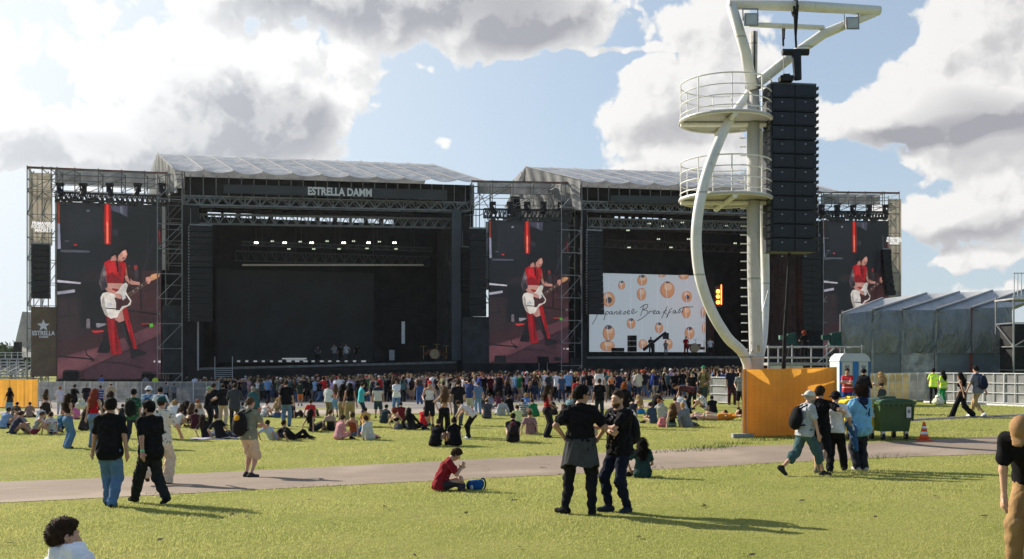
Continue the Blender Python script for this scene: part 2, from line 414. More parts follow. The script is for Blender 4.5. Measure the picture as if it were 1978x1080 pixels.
# ================================================================== stages
STEEL = M("scaffold_steel", (.25, .255, .26), .45, .6, .25, 1.5)
STEELL = M("bright_aluminium", (.50, .51, .52), .4, .6, .2, 1.5)
STEELD = M("dark_truss_steel", (.05, .052, .055), .5, .4, .25, 1.5)
BLACK = M("black_drape", (.026, .028, .030), .95, 0, .35, .8, .4, .05)
BLACK2 = M("black_panel", (.022, .023, .025), .8, 0, .3, 1.2, 0, .15)
CHAR = M("charcoal_gauze", (.052, .057, .062), .9, 0, .25, 1.0, .2, .1)
SPK = M("speaker_black", (.010, .011, .014), .55, 0, .3, 2.5, 0, .3)
GAUZE = M("grey_gauze", (.42, .43, .44), .9, 0, .2, 1.0, .3, .1, .45)
TAN = M("tan_cloth", (.58, .55, .50), .9, 0, .12, .9, .3, .1, .62)
BROWN = M("brown_banner_cloth", (.20, .15, .105), .9, 0, .18, .8, .4, .1, .2)
WHITE = M("white_paint", (.80, .80, .78), .5, 0, .08, 2.0)
LETTER = M("white_lettering", (.78, .78, .77), .7, 0, .04, 2.0)
DECKM = M("deck_grey", (.20, .20, .20), .8, 0, .25, 1.0)
def roof_mat():
    m, n, b = base_mat("silver_roof_sheet")
    co = n.n('ShaderNodeTexCoord').outputs['Object']
    f = n.noise(co, .8, 6, .65); st = n.noise(n.v('MULTIPLY', co, (.25, 1.0, 1.0)), 1.6, 4, .6)
    c = n.mix(n.ss(f, .35, .65), c4((.29, .315, .355)), c4((.48, .50, .53)))
    c = n.mix(n.ss(st, .55, .72, 0, .45), c, c4((.15, .17, .22)))
    n.t.links.new(c, b.inputs['Base Color']); b.inputs['Roughness'].default_value = .45; b.inputs['Metallic'].default_value = .15
    bp = n.n('ShaderNodeBump'); bp.inputs['Strength'].default_value = .8; bp.inputs['Distance'].default_value = .25
    n.put(bp.inputs['Height'], n.noise(n.v('MULTIPLY', co, (.6, 1.0, 1.0)), 1.5, 5, .6)); n.t.links.new(bp.outputs[0], b.inputs['Normal'])
    tr = n.n('ShaderNodeBsdfTranslucent'); n.t.links.new(c, tr.inputs[0])
    mx = n.n('ShaderNodeMixShader'); mx.inputs[0].default_value = .18
    n.t.links.new(b.outputs[0], mx.inputs[1]); n.t.links.new(tr.outputs[0], mx.inputs[2]); n.t.links.new(mx.outputs[0], n.t.nodes['Material Output'].inputs[0])
    return m
ROOFM = roof_mat()

def lattice(mb, F, s0, s1, t0, t1, z0, z1, ns, nz, r=.045, diag=True, faces='fb', nt_=1):
    S = [s0 + (s1 - s0) * i / ns for i in range(ns + 1)]; Z = [z0 + (z1 - z0) * i / nz for i in range(nz + 1)]
    T = [t0 + (t1 - t0) * i / nt_ for i in range(nt_ + 1)]
    for t in T:
        for s in S: mb.bar(F.P(s, t, z0), F.P(s, t, z1 + .25), r)
        for z in Z: mb.bar(F.P(s0, t, z), F.P(s1, t, z), r * .8)
        if diag:
            for i in range(ns):
                for j in range(nz):
                    if (i + j) % 2 == 0: mb.bar(F.P(S[i], t, Z[j]), F.P(S[i + 1], t, Z[j + 1]), r * .75)
    for s in S:
        for z in Z: mb.bar(F.P(s, t0, z), F.P(s, t1, z), r * .8)
        if diag:
            for j in range(0, nz, 2): mb.bar(F.P(s, t0, Z[j]), F.P(s, t1, Z[j + 1]), r * .75)
def truss(mb, A, B, w, h, n, r=.05, side=None):
    """box truss between two points; hangs h below the line A-B, w deep"""
    A, B = Vector(A), Vector(B); d = (B - A); e = d.normalized(); up = Vector((0, 0, 1)); bk = up.cross(e).normalized() * w
    c = [Vector((0, 0, 0)), bk, bk - up * h, -up * h]
    for q in c: mb.bar(A + q, B + q, r)
    for i in range(n + 1):
        p = A + d * (i / n)
        for k in range(4): mb.bar(p + c[k], p + c[(k + 1) % 4], r * .6)
        if i < n:
            p2 = A + d * ((i + 1) / n); pm = A + d * ((i + .5) / n)
            mb.bar(p + c[3], pm + c[0], r * .65); mb.bar(pm + c[0], p2 + c[3], r * .65)
            mb.bar(p + c[2], pm + c[1], r * .65); mb.bar(pm + c[1], p2 + c[2], r * .65)
def text_obj(name, txt, size, mat, parent, pos, ex, ez, squeeze=1.0, bold=.0, depth=.04):
    """raised lettering: pos = centre of the line, ex = reading direction, ez = up"""
    cu = bpy.data.curves.new(name, 'FONT'); cu.body = txt; cu.align_x = 'CENTER'; cu.align_y = 'CENTER'
    cu.size = 1.0; cu.extrude = depth / size / 2; cu.offset = bold; cu.resolution_u = 3
    t = bpy.data.objects.new(name + "_tmp", cu); col.objects.link(t)
    bpy.context.view_layer.update()
    me = bpy.data.meshes.new_from_object(t.evaluated_get(bpy.context.evaluated_depsgraph_get()))
    bpy.data.objects.remove(t); bpy.data.curves.remove(cu)
    ex, ez = Vector(ex).normalized(), Vector(ez).normalized(); ny = ex.cross(ez)
    mt = Matrix((ex * size * squeeze, ez * size, ny * size)).transposed().to_4x4(); mt.translation = Vector(pos)
    me.transform(mt)
    me.materials.clear(); me.materials.append(mat); me.name = name
    o = mesh_obj(name, me, parent)
    if parent is not None: me.transform(parent.matrix_basis.inverted())
    return o

def line_array(F, px0, px1, py0, py1, t, n, label, tilt=.0, w_=None, depth=.75, curve=0.0, edge=False):
    """hung column of loudspeaker cabinets"""
    q0, q1 = F.s_at(px0, t), F.s_at(px1, t); qm = .5 * (q0 + q1)
    zt, zb = F.z_at(py0, qm, t), F.z_at(py1, qm, t)
    o = empty("line_array", F.P(qm, t, zb), label, "loudspeaker array", "hanging loudspeaker arrays")
    fr = MB()
    for q in (q0 + .1, q1 - .1): fr.bar(F.P(q, t + .3, zt + .15), F.P(q, t + .3, zt + 1.6), .03)
    fr.fbox(F, q0, q1, t + .1, t + .5, zt + .02, zt + .16)
    if edge:
        for i in range(n * 2): fr.fbox(F, q0 - .12, q0 - .01, t, t + .12, zb + (zt - zb) * (i + .2) / (2 * n), zb + (zt - zb) * (i + .75) / (2 * n))
    fr.build("rigging_frame", STEEL, o)
    for i in range(n):
        a = zt - (zt - zb) * i / n; b = zt - (zt - zb) * (i + .93) / n
        k = curve * (i / n) ** 2
        mb = MB()
        mb.fbox(F, q0, q1, t - k, t + depth - k, b, a)
        mb.fbox(F, q0 + .03, qm - .03, t - k - .03, t - k, b + .03, a - .03)
        mb.fbox(F, qm + .03, q1 - .03, t - k - .03, t - k, b + .03, a - .03)
        mb.build("speaker_cabinet", SPK, o)
    return o

def moving_light(p, lean, label, grp, s=1.0, yaw=0.0):
    """stage head: base box, yoke and tilted barrel, hung below its truss"""
    p = Vector(p); o = empty("moving_light", p, label, "stage light", grp)
    b = MB(); b.box(p + Vector((0, 0, -.12 * s)), .62 * s, .42 * s, .24 * s); b.build("base", SPK, o)
    y = MB(); y.box(p + Vector((0, 0, -.27 * s)), .58 * s, .16 * s, .08 * s)
    for k in (-.26, .26): y.box(p + Vector((k * s, 0, -.50 * s)), .07 * s, .14 * s, .62 * s)
    y.build("yoke", SPK, o)
    h = MB(); c = p + Vector((0, 0, -.68 * s)); d = Vector((math.sin(lean), -.25, -math.cos(lean))).normalized()
    h.bar(c - d * .42 * s, c + d * .5 * s, .19 * s, 10, .24 * s); h.build("lamp_head", SPK, o)
    return o
LAMPON = EM("lamp_glow_warm", (1.0, .80, .55), 7.0)
LAMPDIM = EM("lamp_glow_dim", (.75, .85, .65), .55)

def stage_lamp(p, mat, label, grp, r=.12):
    o = empty("stage_lamp", p, label, "stage light", grp); p = Vector(p)
    b = MB(); b.bar(p + Vector((0, .5, .05)), p + Vector((0, 0, 0)), r * 1.15, 8); b.bar(p + Vector((0, .25, 0)), p + Vector((0, .25, .55)), .03); b.build("housing", SPK, o)
    l = MB()
    l.bar(p + Vector((-r * .9, -.005, 0)), p + Vector((-r * .9, -.03, 0)), r * .75, 8); l.bar(p + Vector((r * .9, -.005, 0)), p + Vector((r * .9, -.03, 0)), r * .75, 8)
    l.build("lens", mat, o); return o

def stage(name, label, F, S):
    """S: dict of photo-pixel measures for one covered stage"""
    W_ = F.s_at(S['x1']); D = 15.0
    base = F.P(W_ / 2, 0, gz(*F.P(W_ / 2, 0, 0).xy)); o = empty(name, base, label, "concert stage")
    zfl0, zfl1 = F.z_at(S['fl'][0], 0), F.z_at(S['fl'][1], W_); zg = base.z - .4
    ze0, ze1 = F.z_at(S['eave'][0], 0), F.z_at(S['eave'][1], W_)
    # ---- roof: front slope between ridge and scalloped eave, back slope, ribs
    Tr = S.get('tr', 9.0)
    r0, r1 = F.s_at(S['ridge'][0][0], Tr), F.s_at(S['ridge'][1][0], Tr)
    zr0, zr1 = F.z_at(S['ridge'][0][1], r0, Tr), F.z_at(S['ridge'][1][1], r1, Tr)
    n = S['bays']; sub = 6; N = n * sub; rows = 7; v = []; f = []; rb = MB(); rr = random.Random(n)
    lip0, lip1 = -.9, W_ + .9
    sagk = [rr.uniform(.7, 1.25) for _ in range(n)]
    for i in range(N + 1):
        u = i / N; ph = (i % sub) / sub; k = min(i // sub, n - 1)
        A = Vector(F.P(r0 + (r1 - r0) * u, Tr, zr0 + (zr1 - zr0) * u)); B = Vector(F.P(lip0 + (lip1 - lip0) * u, -1.2, ze0 + (ze1 - ze0) * u))
        sag = math.sin(math.pi * ph) * sagk[k]
        for j in range(rows + 1):
            q = j / rows; p = A.lerp(B, q); p.z -= sag * (.01 + .05 * math.sin(math.pi * q * .85) + .20 * q ** 6)
            v.append(p)
        C = Vector(F.P(r0 + (r1 - r0) * u + .3, 2 * Tr, ze0 + (ze1 - ze0) * u)); v.append(C)
    for i in range(N):
        for j in range(rows): q = i * (rows + 2) + j; f.append((q, q + 1, q + rows + 3, q + rows + 2))
        q = i * (rows + 2); f.append((q + rows + 1, q, q + rows + 2, q + 2 * rows + 3))
    m = MB(); m.add(v, f); m.build("roof_canopy", ROOFM, o, True)
    for i in range(n + 1):
        a, b = v[i * sub * (rows + 2)], v[i * sub * (rows + 2) + rows]
        rb.bar(Vector(a) + Vector((0, 0, .06)), Vector(b) + Vector((0, 0, .05)), .05)
    rb.build("roof_rib", M("roof_rib_grey", (.27, .28, .30), .6), o)
    # ---- gable curtain at the near end, hanging in folds
    gx = MB(); vs = []; fs = []; k = 40
    A0 = F.P(lip0 + .1, -1.0, ze0); A1 = Vector(v[0]); A2 = F.P(F.s_at(S['gable'][0], 2 * Tr), 2 * Tr, F.z_at(S['gable'][1], F.s_at(S['gable'][0], 2 * Tr), 2 * Tr))
    for i in range(k + 1):
        u = i / k
        top = (Vector(A0).lerp(A1, u * 2) if u < .5 else A1.lerp(Vector(A2), u * 2 - 1)); fold = .22 * math.sin(u * 62) + .1 * math.sin(u * 23)
        bot = Vector(A0).lerp(Vector(A2), u); bot.z = ze0 - S.get('gdrop', 2.0) + .5 * math.sin(u * 9)
        off = Vector((F.e[0], F.e[1], 0)) * fold
        vs += [top - Vector((0, 0, .05)), top.lerp(bot, .5) + off, bot + off * 1.2]
    for i in range(k):
        for j in range(2): fs.append((i * 3 + j, i * 3 + j + 1, i * 3 + j + 4, i * 3 + j + 3))
    gx.add(vs, fs); gx.build("gable_curtain", GAUZE, o, True)
    # ---- under the eave: dark frieze with uprights
    fz = MB(); zt0 = F.z_at(S['truss'][0], 0); zt1 = F.z_at(S['truss'][2], W_)
    for a, b, c_, d_ in ((0, W_, 2.2, 2.4),):
        b += .8; p = [F.P(a, c_, ze0 - .1), F.P(b, c_, ze1 + .15), F.P(b, c_, zt1 - .9), F.P(a, c_, zt0 - .9)]
        q = [x + Vector((F.n[0], F.n[1], 0)) * .2 for x in p]; fz.add(p + q, [(0, 1, 2, 3), (7, 6, 5, 4), (0, 4, 5, 1), (1, 5, 6, 2), (2, 6, 7, 3), (3, 7, 4, 0)])
    fz.build("roof_valance", BLACK, o)
    tm = MB()
    zb0 = F.z_at(S['truss'][1], 0); hh = zt0 - zb0
    truss(tm, F.P(0, .6, zt0), F.P(W_, .6, zt1), 1.2, hh, 20, .095)
    for i in range(24): s_ = W_ * (i + .5) / 24; z_ = ze0 + (ze1 - ze0) * s_ / W_; tm.bar(F.P(s_, .5, z_ - .2), F.P(s_, .5, zt0 + (zt1 - zt0) * s_ / W_), .05)
    truss(tm, F.P(0, 3.0, zb0 - .5), F.P(W_, 3.0, zb0 - .5 + zt1 - zt0), .8, .9, 26, .07)
    tm.build("front_truss", M("weathered_truss", (.20, .21, .215), .5, .3, .25, 1.5), o)
    # ---- towers and side walls
    for q0, q1, nm in ((-2.3, -.15, 0), (W_ + .15, W_ + 1.9, 1)):
        lt = MB(); lattice(lt, F, q0, q1, .2, 4.2, zg, (ze0, ze1)[nm] - .3, 1, 9, .06, True); lt.build("side_tower", STEEL, o)
    zr_ = max(ze0, ze1)
    def wall(nm, mt, q0, q1, t0, t1, z0, z1, folds=0, par=o):
        mb = MB()
        if not folds: mb.fbox(F, q0, q1, t0, t1, z0, z1)
        else:
            kk = folds * 6; vs = []
            for i in range(kk + 1):
                u = i / kk; d_ = .16 * math.sin(u * folds * 2 * math.pi) * (1 + .5 * math.sin(u * 31))
                a = q0 + (q1 - q0) * u; b = t0 + (t1 - t0) * u
                L = math.hypot(q1 - q0, t1 - t0); nq, nt2 = -(t1 - t0) / L, (q1 - q0) / L
                vs += [F.P(a + nq * d_, b + nt2 * d_, z0), F.P(a + nq * d_, b + nt2 * d_, z1)]
            mb.add(vs, [(2 * i, 2 * i + 2, 2 * i + 3, 2 * i + 1) for i in range(kk)])
        return mb.build(nm, mt, par, bool(folds))
    L0, L1 = S['inner']; i0 = F.s_at(L0); i1 = F.s_at(L1)
    for q0, q1 in ((-.1, i0), (i1, W_)):
        w0 = wall("front_panel", BLACK2, q0, q1, .3, .8, zg, zt0 - .9)
    wall("side_drape", BLACK, i0 - .2, i0 + .3, .9, D, zg, zt0 - .6, 14)
    wall("side_drape", CHAR, W_ - .1, i1 + .6, D, .9, zg, zt0 - .6, 18)
    # back wall with a daylight slot under the roof
    q0, q1 = F.s_at(S['slot'][0], D), F.s_at(S['slot'][1], D)
    zs1, zs0 = F.z_at(S['slot'][2], q0, D), F.z_at(S['slot'][3], q0, D)
    for a, b, c_, d_ in ((-3.0, q0, zg, zr_ + .5), (q1, W_ + 4, zg, zr_ + .5), (q0, q1, zs1, zr_ + .5), (q0, q1, zg, zs0)): wall("back_drape", BLACK, a, b, D, D + .2, c_, d_)
    sl = MB(); rr = random.Random(11)
    k = S['slot'][4]
    for i in range(k): s_ = q0 + (q1 - q0) * (i + rr.uniform(-.1, .1)) / k; sl.fbox(F, s_, s_ + rr.choice((.12, .3, .5)), D + .05, D + .12, zs0 - .05, zs1 + .05)
    sl.build("slot_post", BLACK2, o)
    if 'door' in S:
        pass
    # deck with its pale front edge
    d = MB(); p = [F.P(-1, .9, zg), F.P(W_ + 1, .9, zg), F.P(W_ + 1, D, zg), F.P(-1, D, zg)]
    d.hexa(p, [F.P(-1, .9, zfl0), F.P(W_ + 1, .9, zfl1), F.P(W_ + 1, D, zfl1), F.P(-1, D, zfl0)]); d.build("deck", M("black_deck", (.03, .03, .032), .7, 0, .3, 1.0), o)
    e = MB(); q = [F.P(i0, .45, zfl0 - .10), F.P(i1, .45, zfl1 - .10), F.P(i1, .88, zfl1 - .10), F.P(i0, .88, zfl0 - .10)]
    e.hexa(q, [x + Vector((0, 0, .22)) for x in q]); e.build("deck_edge", M("deck_edge_grey", (.17, .175, .175), .6, .2, .3, 2.0), o)
    sk = MB(); sk.fbox(F, i0, i1, .5, .85, zg, min(zfl0, zfl1) - .12); sk.build("deck_skirt", BLACK, o)
    return o, W_, zfl0, zfl1, D, zt0

FL = Fr(355, 92, 17); FR = Fr(1128, 99, 17)
LS, LW_, LZ0, LZ1, LD, LZT = stage("concert_stage", "large dark stage under a silver canopy with ten ribs and a lettered banner", FL,
    dict(x1=912, fl=(713, 700), eave=(331, 353), ridge=((303, 296), (832, 317)), bays=11, gable=(292, 327), truss=(376, 393, 390), inner=(384, 884), slot=(392, 760, 409, 418, 12), gdrop=2.2))
RS, RW_, RZ0, RZ1, RD, RZT = stage("concert_stage", "covered stage with a pale fruit backdrop, standing behind the white mast", FR,
    dict(x1=1590, fl=(691, 690), eave=(352, 372), ridge=((1015, 322), (1500, 338)), bays=11, gable=(991, 347), truss=(387, 403, 400), inner=(1136, 1545), slot=(1180, 1300, 417, 421, 9), gdrop=3.0))

def banner(F, x0, x1, ytl, ybl, ytr, ybr, t, mat, label, txt=None, tc=None, tw=None, name="banner", parts=True):
    q0, q1 = F.s_at(x0, t), F.s_at(x1, t)
    z = [F.z_at(ybl, q0, t), F.z_at(ybr, q1, t), F.z_at(ytr, q1, t), F.z_at(ytl, q0, t)]
    o = empty(name, F.P(.5 * (q0 + q1), t, .5 * (z[0] + z[1])), label, "banner")
    m = MB(); k = 12; vs = []
    for i in range(k + 1):
        u = i / k; q = q0 + (q1 - q0) * u
        for dt in (0, .06): vs += [F.P(q, t + dt, z[0] + (z[1] - z[0]) * u), F.P(q, t + dt, z[3] + (z[2] - z[3]) * u)]
    fs = []
    for i in range(k): a = 4 * i; fs += [(a, a + 4, a + 5, a + 1), (a + 3, a + 7, a + 6, a + 2), (a + 1, a + 5, a + 7, a + 3), (a + 2, a + 6, a + 4, a)]
    fs += [(0, 1, 3, 2), (4 * k + 2, 4 * k + 3, 4 * k + 1, 4 * k)]
    m.add(vs, fs); m.build("cloth", mat, o)
    return o
bn = banner(FL, 432, 864, 356, 373, 367, 387, -.15, M("banner_grey", (.060, .066, .074), .8, 0, .15, .7, .2), "long dark banner with white capital letters across the stage front")
q = FL.s_at(657, -.2); pc = FL.P(q, -.2, FL.z_at(371.5, q, -.2))
bpy.context.view_layer.update()
rd = (FL.pt(864, 377, -.2) - FL.pt(432, 364, -.2)); rd.normalize()
text_obj("lettering", "ESTRELLA DAMM", 1.02, LETTER, bn, pc + Vector((FL.n[0], FL.n[1], 0)) * .0, rd, (0, 0, 1), .80, .035)
banner(FR, 1180, 1470, 377, 391, 381, 396, -.15, MATS["banner_grey"], "long plain dark banner across the front of the farther stage")

# ------------------------------------------------------------------ picture on the video walls: a flat relayed image, lit from the screen itself
def lp(*c, k=1.0): return tuple(x * k for x in lin(*c))
PIC = [  # colour, polygon in picture coordinates (602 x 1023, origin at 65,42)
 ((33, 36, 42), [(65, 42), (667, 42), (667, 1065), (65, 1065)]),
 ((44, 46, 54), [(120, 60), (320, 70), (325, 230), (130, 300)]), ((26, 28, 33), [(480, 90), (660, 60), (660, 400), (560, 430), (480, 330)]),
 ((150, 70, 45), [(65, 42), (77, 42), (79, 165), (66, 165)]), ((165, 165, 185), [(66, 165), (79, 165), (84, 312), (66, 312)]),
 ((88, 88, 104), [(372, 50), (470, 50), (468, 115), (420, 100), (374, 76)]), ((120, 120, 135), [(425, 55), (440, 55), (442, 105), (428, 105)]),
 ((24, 26, 31), [(374, 80), (430, 95), (500, 140), (520, 300), (440, 330), (376, 290)]), ((70, 68, 78), [(380, 188), (415, 192), (414, 226), (384, 224)]),
 ((150, 28, 30), [(334, 45), (370, 45), (377, 170), (374, 280), (336, 280), (330, 165)]), ((235, 70, 52), [(344, 45), (358, 45), (360, 275), (345, 275)]), ((255, 150, 120), [(347, 150), (357, 150), (358, 270), (348, 270)]),
 ((62, 60, 68), [(136, 95), (142, 95), (142, 180), (136, 180)]), ((150, 155, 165), [(232, 82), (248, 80), (250, 92), (234, 94)]), ((110, 112, 120), [(108, 262), (132, 262), (132, 270), (108, 270)]), ((200, 70, 80), [(160, 282), (178, 282), (178, 292), (160, 292)]),
 ((96, 98, 110), [(84, 316), (248, 318), (250, 330), (84, 332)]), ((58, 58, 66), [(584, 160), (592, 160), (594, 400), (586, 400)]), ((74, 72, 80), [(560, 420), (566, 420), (640, 210), (636, 208)]), ((150, 40, 44), [(652, 190), (662, 190), (664, 260), (655, 260)]),
 ((72, 46, 50), [(65, 860), (200, 790), (340, 600), (470, 430), (667, 425), (667, 1065), (65, 1065)]), ((64, 50, 54), [(65, 850), (65, 590), (340, 600), (345, 770)]),
 ((84, 52, 56), [(470, 560), (667, 540), (667, 700), (480, 690)]), ((62, 44, 49), [(230, 450), (330, 440), (340, 475), (210, 480)]),
 ((112, 74, 82), [(65, 945), (370, 858), (667, 728), (667, 800), (175, 1030), (65, 1065)]), ((126, 84, 90), [(65, 975), (240, 905), (360, 880), (200, 1000), (65, 1050)]), ((84, 56, 66), [(200, 1035), (667, 815), (667, 1065), (120, 1065)]), ((82, 54, 64), [(330, 990), (667, 900), (667, 1065), (250, 1065)]),
 ((28, 29, 34), [(205, 490), (335, 500), (350, 770), (200, 770)]), ((50, 48, 54), [(190, 478), (330, 468), (332, 492), (205, 506)]), ((34, 33, 38), [(200, 560), (65, 560), (65, 520), (200, 520)]),
 ((200, 196, 205), [(65, 492), (200, 504), (198, 514), (65, 506)]), ((178, 176, 188), [(65, 560), (164, 545), (166, 562), (65, 578)]), ((44, 42, 47), [(176, 555), (188, 555), (206, 755), (194, 755)]), ((44, 42, 47), [(120, 575), (130, 575), (138, 690), (126, 690)]), ((36, 34, 39), [(78, 700), (165, 690), (166, 702), (80, 714)]),
 ((30, 29, 34), [(540, 300), (549, 300), (556, 660), (545, 660)]), ((30, 29, 34), [(465, 656), (660, 682), (660, 692), (465, 668)]), ((120, 120, 128), [(644, 674), (660, 676), (660, 688), (646, 686)]),
 ((150, 60, 60), [(508, 398), (530, 398), (530, 424), (508, 424)]), ((70, 66, 72), [(508, 428), (536, 428), (536, 482), (512, 482)]), ((128, 120, 126), [(232, 715), (252, 715), (254, 770), (230, 770)]), ((165, 160, 168), [(288, 740), (345, 742), (345, 748), (305, 765), (290, 764)]),
 ((205, 66, 66), [(258, 784), (330, 782), (330, 789), (280, 798)]), ((112, 200, 80), [(598, 742), (618, 738), (622, 756), (604, 764)]), ((190, 70, 60), [(552, 740), (598, 736), (598, 742), (556, 746)]),
 ((28, 26, 30), [(65, 926), (160, 936), (258, 944), (280, 958), (272, 964), (250, 952), (65, 936)]), ((28, 26, 30), [(222, 884), (228, 884), (236, 920), (280, 950), (272, 954), (230, 926)]), ((40, 32, 38), [(320, 962), (440, 968), (570, 1000), (566, 1006), (440, 976), (320, 970)]),
 # dancer-like player: boots, tails, thigh
 ((30, 27, 30), [(292, 912), (362, 914), (372, 888), (388, 724), (352, 716), (330, 830), (300, 890)]), ((152, 22, 34), [(346, 690), (398, 700), (410, 790), (438, 914), (420, 922), (376, 924), (362, 830)]), ((176, 30, 42), [(372, 720), (396, 730), (404, 850), (410, 915), (385, 920)]),
 ((176, 26, 38), [(436, 640), (468, 648), (486, 730), (526, 888), (496, 892), (470, 780), (448, 690)]), ((196, 150, 140), [(388, 692), (440, 660), (452, 722), (424, 736), (400, 720)]),
 ((34, 31, 34), [(420, 736), (454, 722), (480, 800), (504, 888), (540, 893), (582, 910), (578, 922), (530, 934), (492, 948), (486, 886), (440, 800)]), ((62, 58, 62), [(428, 742), (440, 738), (470, 826), (464, 836)]),
 # torso and arms
 ((205, 160, 148), [(350, 505), (440, 505), (442, 548), (400, 560), (358, 545)]), ((165, 22, 36), [(380, 535), (420, 540), (430, 552), (400, 560), (376, 548)]),
 ((120, 108, 112), [(332, 402), (368, 396), (372, 440), (350, 500), (354, 528), (322, 548), (304, 505), (320, 440)]), ((70, 64, 70), [(310, 480), (340, 470), (350, 528), (322, 545)]), ((165, 150, 150), [(338, 405), (364, 402), (366, 425), (346, 430)]),
 ((168, 118, 98), [(448, 380), (482, 400), (486, 470), (480, 520), (462, 470)]),
 ((188, 24, 38), [(333, 388), (366, 368), (402, 362), (440, 374), (468, 394), (456, 440), (444, 504), (350, 506), (346, 440)]), ((212, 44, 54), [(352, 392), (400, 380), (410, 440), (366, 470)]), ((140, 18, 30), [(424, 400), (436, 400), (434, 470), (418, 468)]),
 ((206, 158, 146), [(454, 462), (474, 460), (500, 490), (545, 498), (540, 514), (492, 512), (462, 490)]), ((200, 152, 140), [(340, 540), (356, 528), (410, 560), (442, 580), (436, 602), (396, 592)]),
 # head
 ((30, 24, 26), [(382, 345), (390, 298), (420, 272), (455, 280), (470, 306), (462, 320), (420, 330), (412, 372)]), ((208, 158, 144), [(404, 322), (430, 306), (462, 310), (470, 336), (458, 366), (436, 378), (410, 372)]), ((34, 26, 28), [(404, 324), (430, 300), (462, 308), (440, 318), (416, 346), (420, 440), (410, 440), (402, 372)]), ((70, 44, 44), [(448, 324), (462, 322), (462, 328), (448, 330)]), ((150, 70, 74), [(440, 356), (456, 354), (454, 362), (442, 364)]), ((202, 150, 138), [(378, 352), (400, 340), (410, 372), (372, 378)]),
 # shading, hair over the shoulder, features, guitar
 ((150, 16, 30), [(350, 470), (380, 440), (440, 490), (440, 506), (350, 506)]), ((226, 178, 164), [(436, 316), (458, 314), (464, 338), (448, 350)]), ((150, 100, 92), [(404, 352), (420, 372), (436, 378), (424, 384), (404, 374)]), ((40, 28, 30), [(428, 318), (444, 315), (444, 319), (430, 322)]), ((58, 36, 38), [(460, 384), (478, 398), (490, 440), (486, 500), (474, 470)]),
 ((92, 84, 92), [(312, 470), (330, 462), (338, 486), (318, 500)]), ((150, 140, 142), [(326, 444), (346, 436), (350, 456), (332, 466)]), ((60, 56, 62), [(334, 506), (352, 500), (356, 524), (340, 532)]), ((120, 14, 26), [(392, 730), (402, 730), (414, 900), (404, 912)]), ((128, 16, 28), [(470, 700), (480, 730), (512, 880), (500, 884)]),
 ((116, 92, 84), [(470, 566), (586, 486), (596, 500), (484, 584)]), ((228, 222, 214), [(314, 592), (326, 566), (352, 558), (392, 570), (418, 548), (440, 512), (462, 502), (474, 514), (462, 552), (474, 578), (494, 606), (488, 632), (456, 648), (430, 668), (410, 704), (374, 714), (340, 690), (320, 640)]),
 ((84, 50, 52), [(394, 592), (440, 566), (466, 580), (488, 612), (470, 634), (440, 640), (424, 664), (404, 664), (404, 620)]), ((225, 225, 225), [(430, 572), (448, 560), (462, 590), (444, 606)]), ((205, 205, 208), [(346, 632), (376, 618), (384, 636), (354, 650)]), ((30, 28, 30), [(330, 648), (410, 654), (408, 660), (330, 654)]),
 ((206, 160, 120), [(598, 474), (612, 452), (640, 444), (664, 450), (656, 466), (624, 484), (606, 488)]), ((208, 158, 144), [(578, 470), (600, 462), (608, 490), (596, 508), (580, 500)]), ((210, 160, 146), [(392, 566), (426, 566), (442, 584), (432, 600), (404, 590)]),
 ((40, 34, 36), [(478, 572), (590, 491), (593, 495), (482, 577)]), ((200, 190, 178), [(500, 548), (503, 546), (509, 554), (506, 557)]), ((200, 190, 178), [(526, 530), (529, 528), (535, 536), (532, 539)]), ((200, 190, 178), [(552, 512), (555, 510), (561, 518), (558, 521)]), ((180, 174, 168), [(322, 600), (334, 580), (342, 640), (360, 700), (340, 688), (322, 640)]),
 ((18, 19, 22), [(104, 1012), (188, 1012), (190, 1062), (104, 1062)]), ((18, 19, 22), [(556, 1022), (618, 1022), (618, 1050), (556, 1050)]), ((200, 200, 205), [(626, 958), (634, 958), (634, 968), (626, 968)]), ((200, 200, 205), [(648, 958), (666, 958), (666, 970), (648, 970)])]
def PM(cl, gain):
    k = "picture_%d_%d_%d_%d" % (cl + (int(gain * 100),))
    if k in MATS: return MATS[k]
    m, n, b = base_mat(k); co = n.n('ShaderNodeTexCoord').outputs['Object']
    f = n.m('MULTIPLY', n.ss(n.noise(co, .55, 5, .65), .25, .75, .70, 1.30), n.ss(n.noise(co, 3.2, 4, .7), .25, .75, .82, 1.18))
    cm = n.n('ShaderNodeVectorMath', operation='SCALE'); cm.inputs[0].default_value = tuple(q ** 1.22 for q in lin(*cl)); n.put(cm.inputs['Scale'], f)
    n.t.links.new(cm.outputs[0], b.inputs['Emission Color']); b.inputs['Emission Strength'].default_value = gain; b.inputs['Base Color'].default_value = (.02, .02, .02, 1); b.inputs['Roughness'].default_value = .6
    MATS[k] = m; return m
def video_screen(F, x0, x1, y0, y1, t, label, gain):
    q0, q1 = F.s_at(x0, t), F.s_at(x1, t); qm = .5 * (q0 + q1); z1, z0 = F.z_at(y0, qm, t), F.z_at(y1, qm, t)
    o = empty("video_screen", F.P(qm, t, z0), label, "video screen", "side video screens")
    c = MB(); c.fbox(F, q0 - .05, q1 + .05, t + .02, t + .35, z0 - .05, z1 + .05); c.build("screen_casing", SPK, o)
    pm = MB(); mats = []
    for i, (cl, poly) in enumerate(PIC):
        mat = PM(cl, gain)
        if mat not in mats: mats.append(mat)
        pm.cur = mats.index(mat); tt = t - .012 - .0025 * i
        pm.add([F.P(q0 + (q1 - q0) * (x - 65) / 602, tt, z1 + (z0 - z1) * (y - 42) / 1023) for x, y in poly], [tuple(range(len(poly)))])
    pm.build("picture", mats, o)
    return o
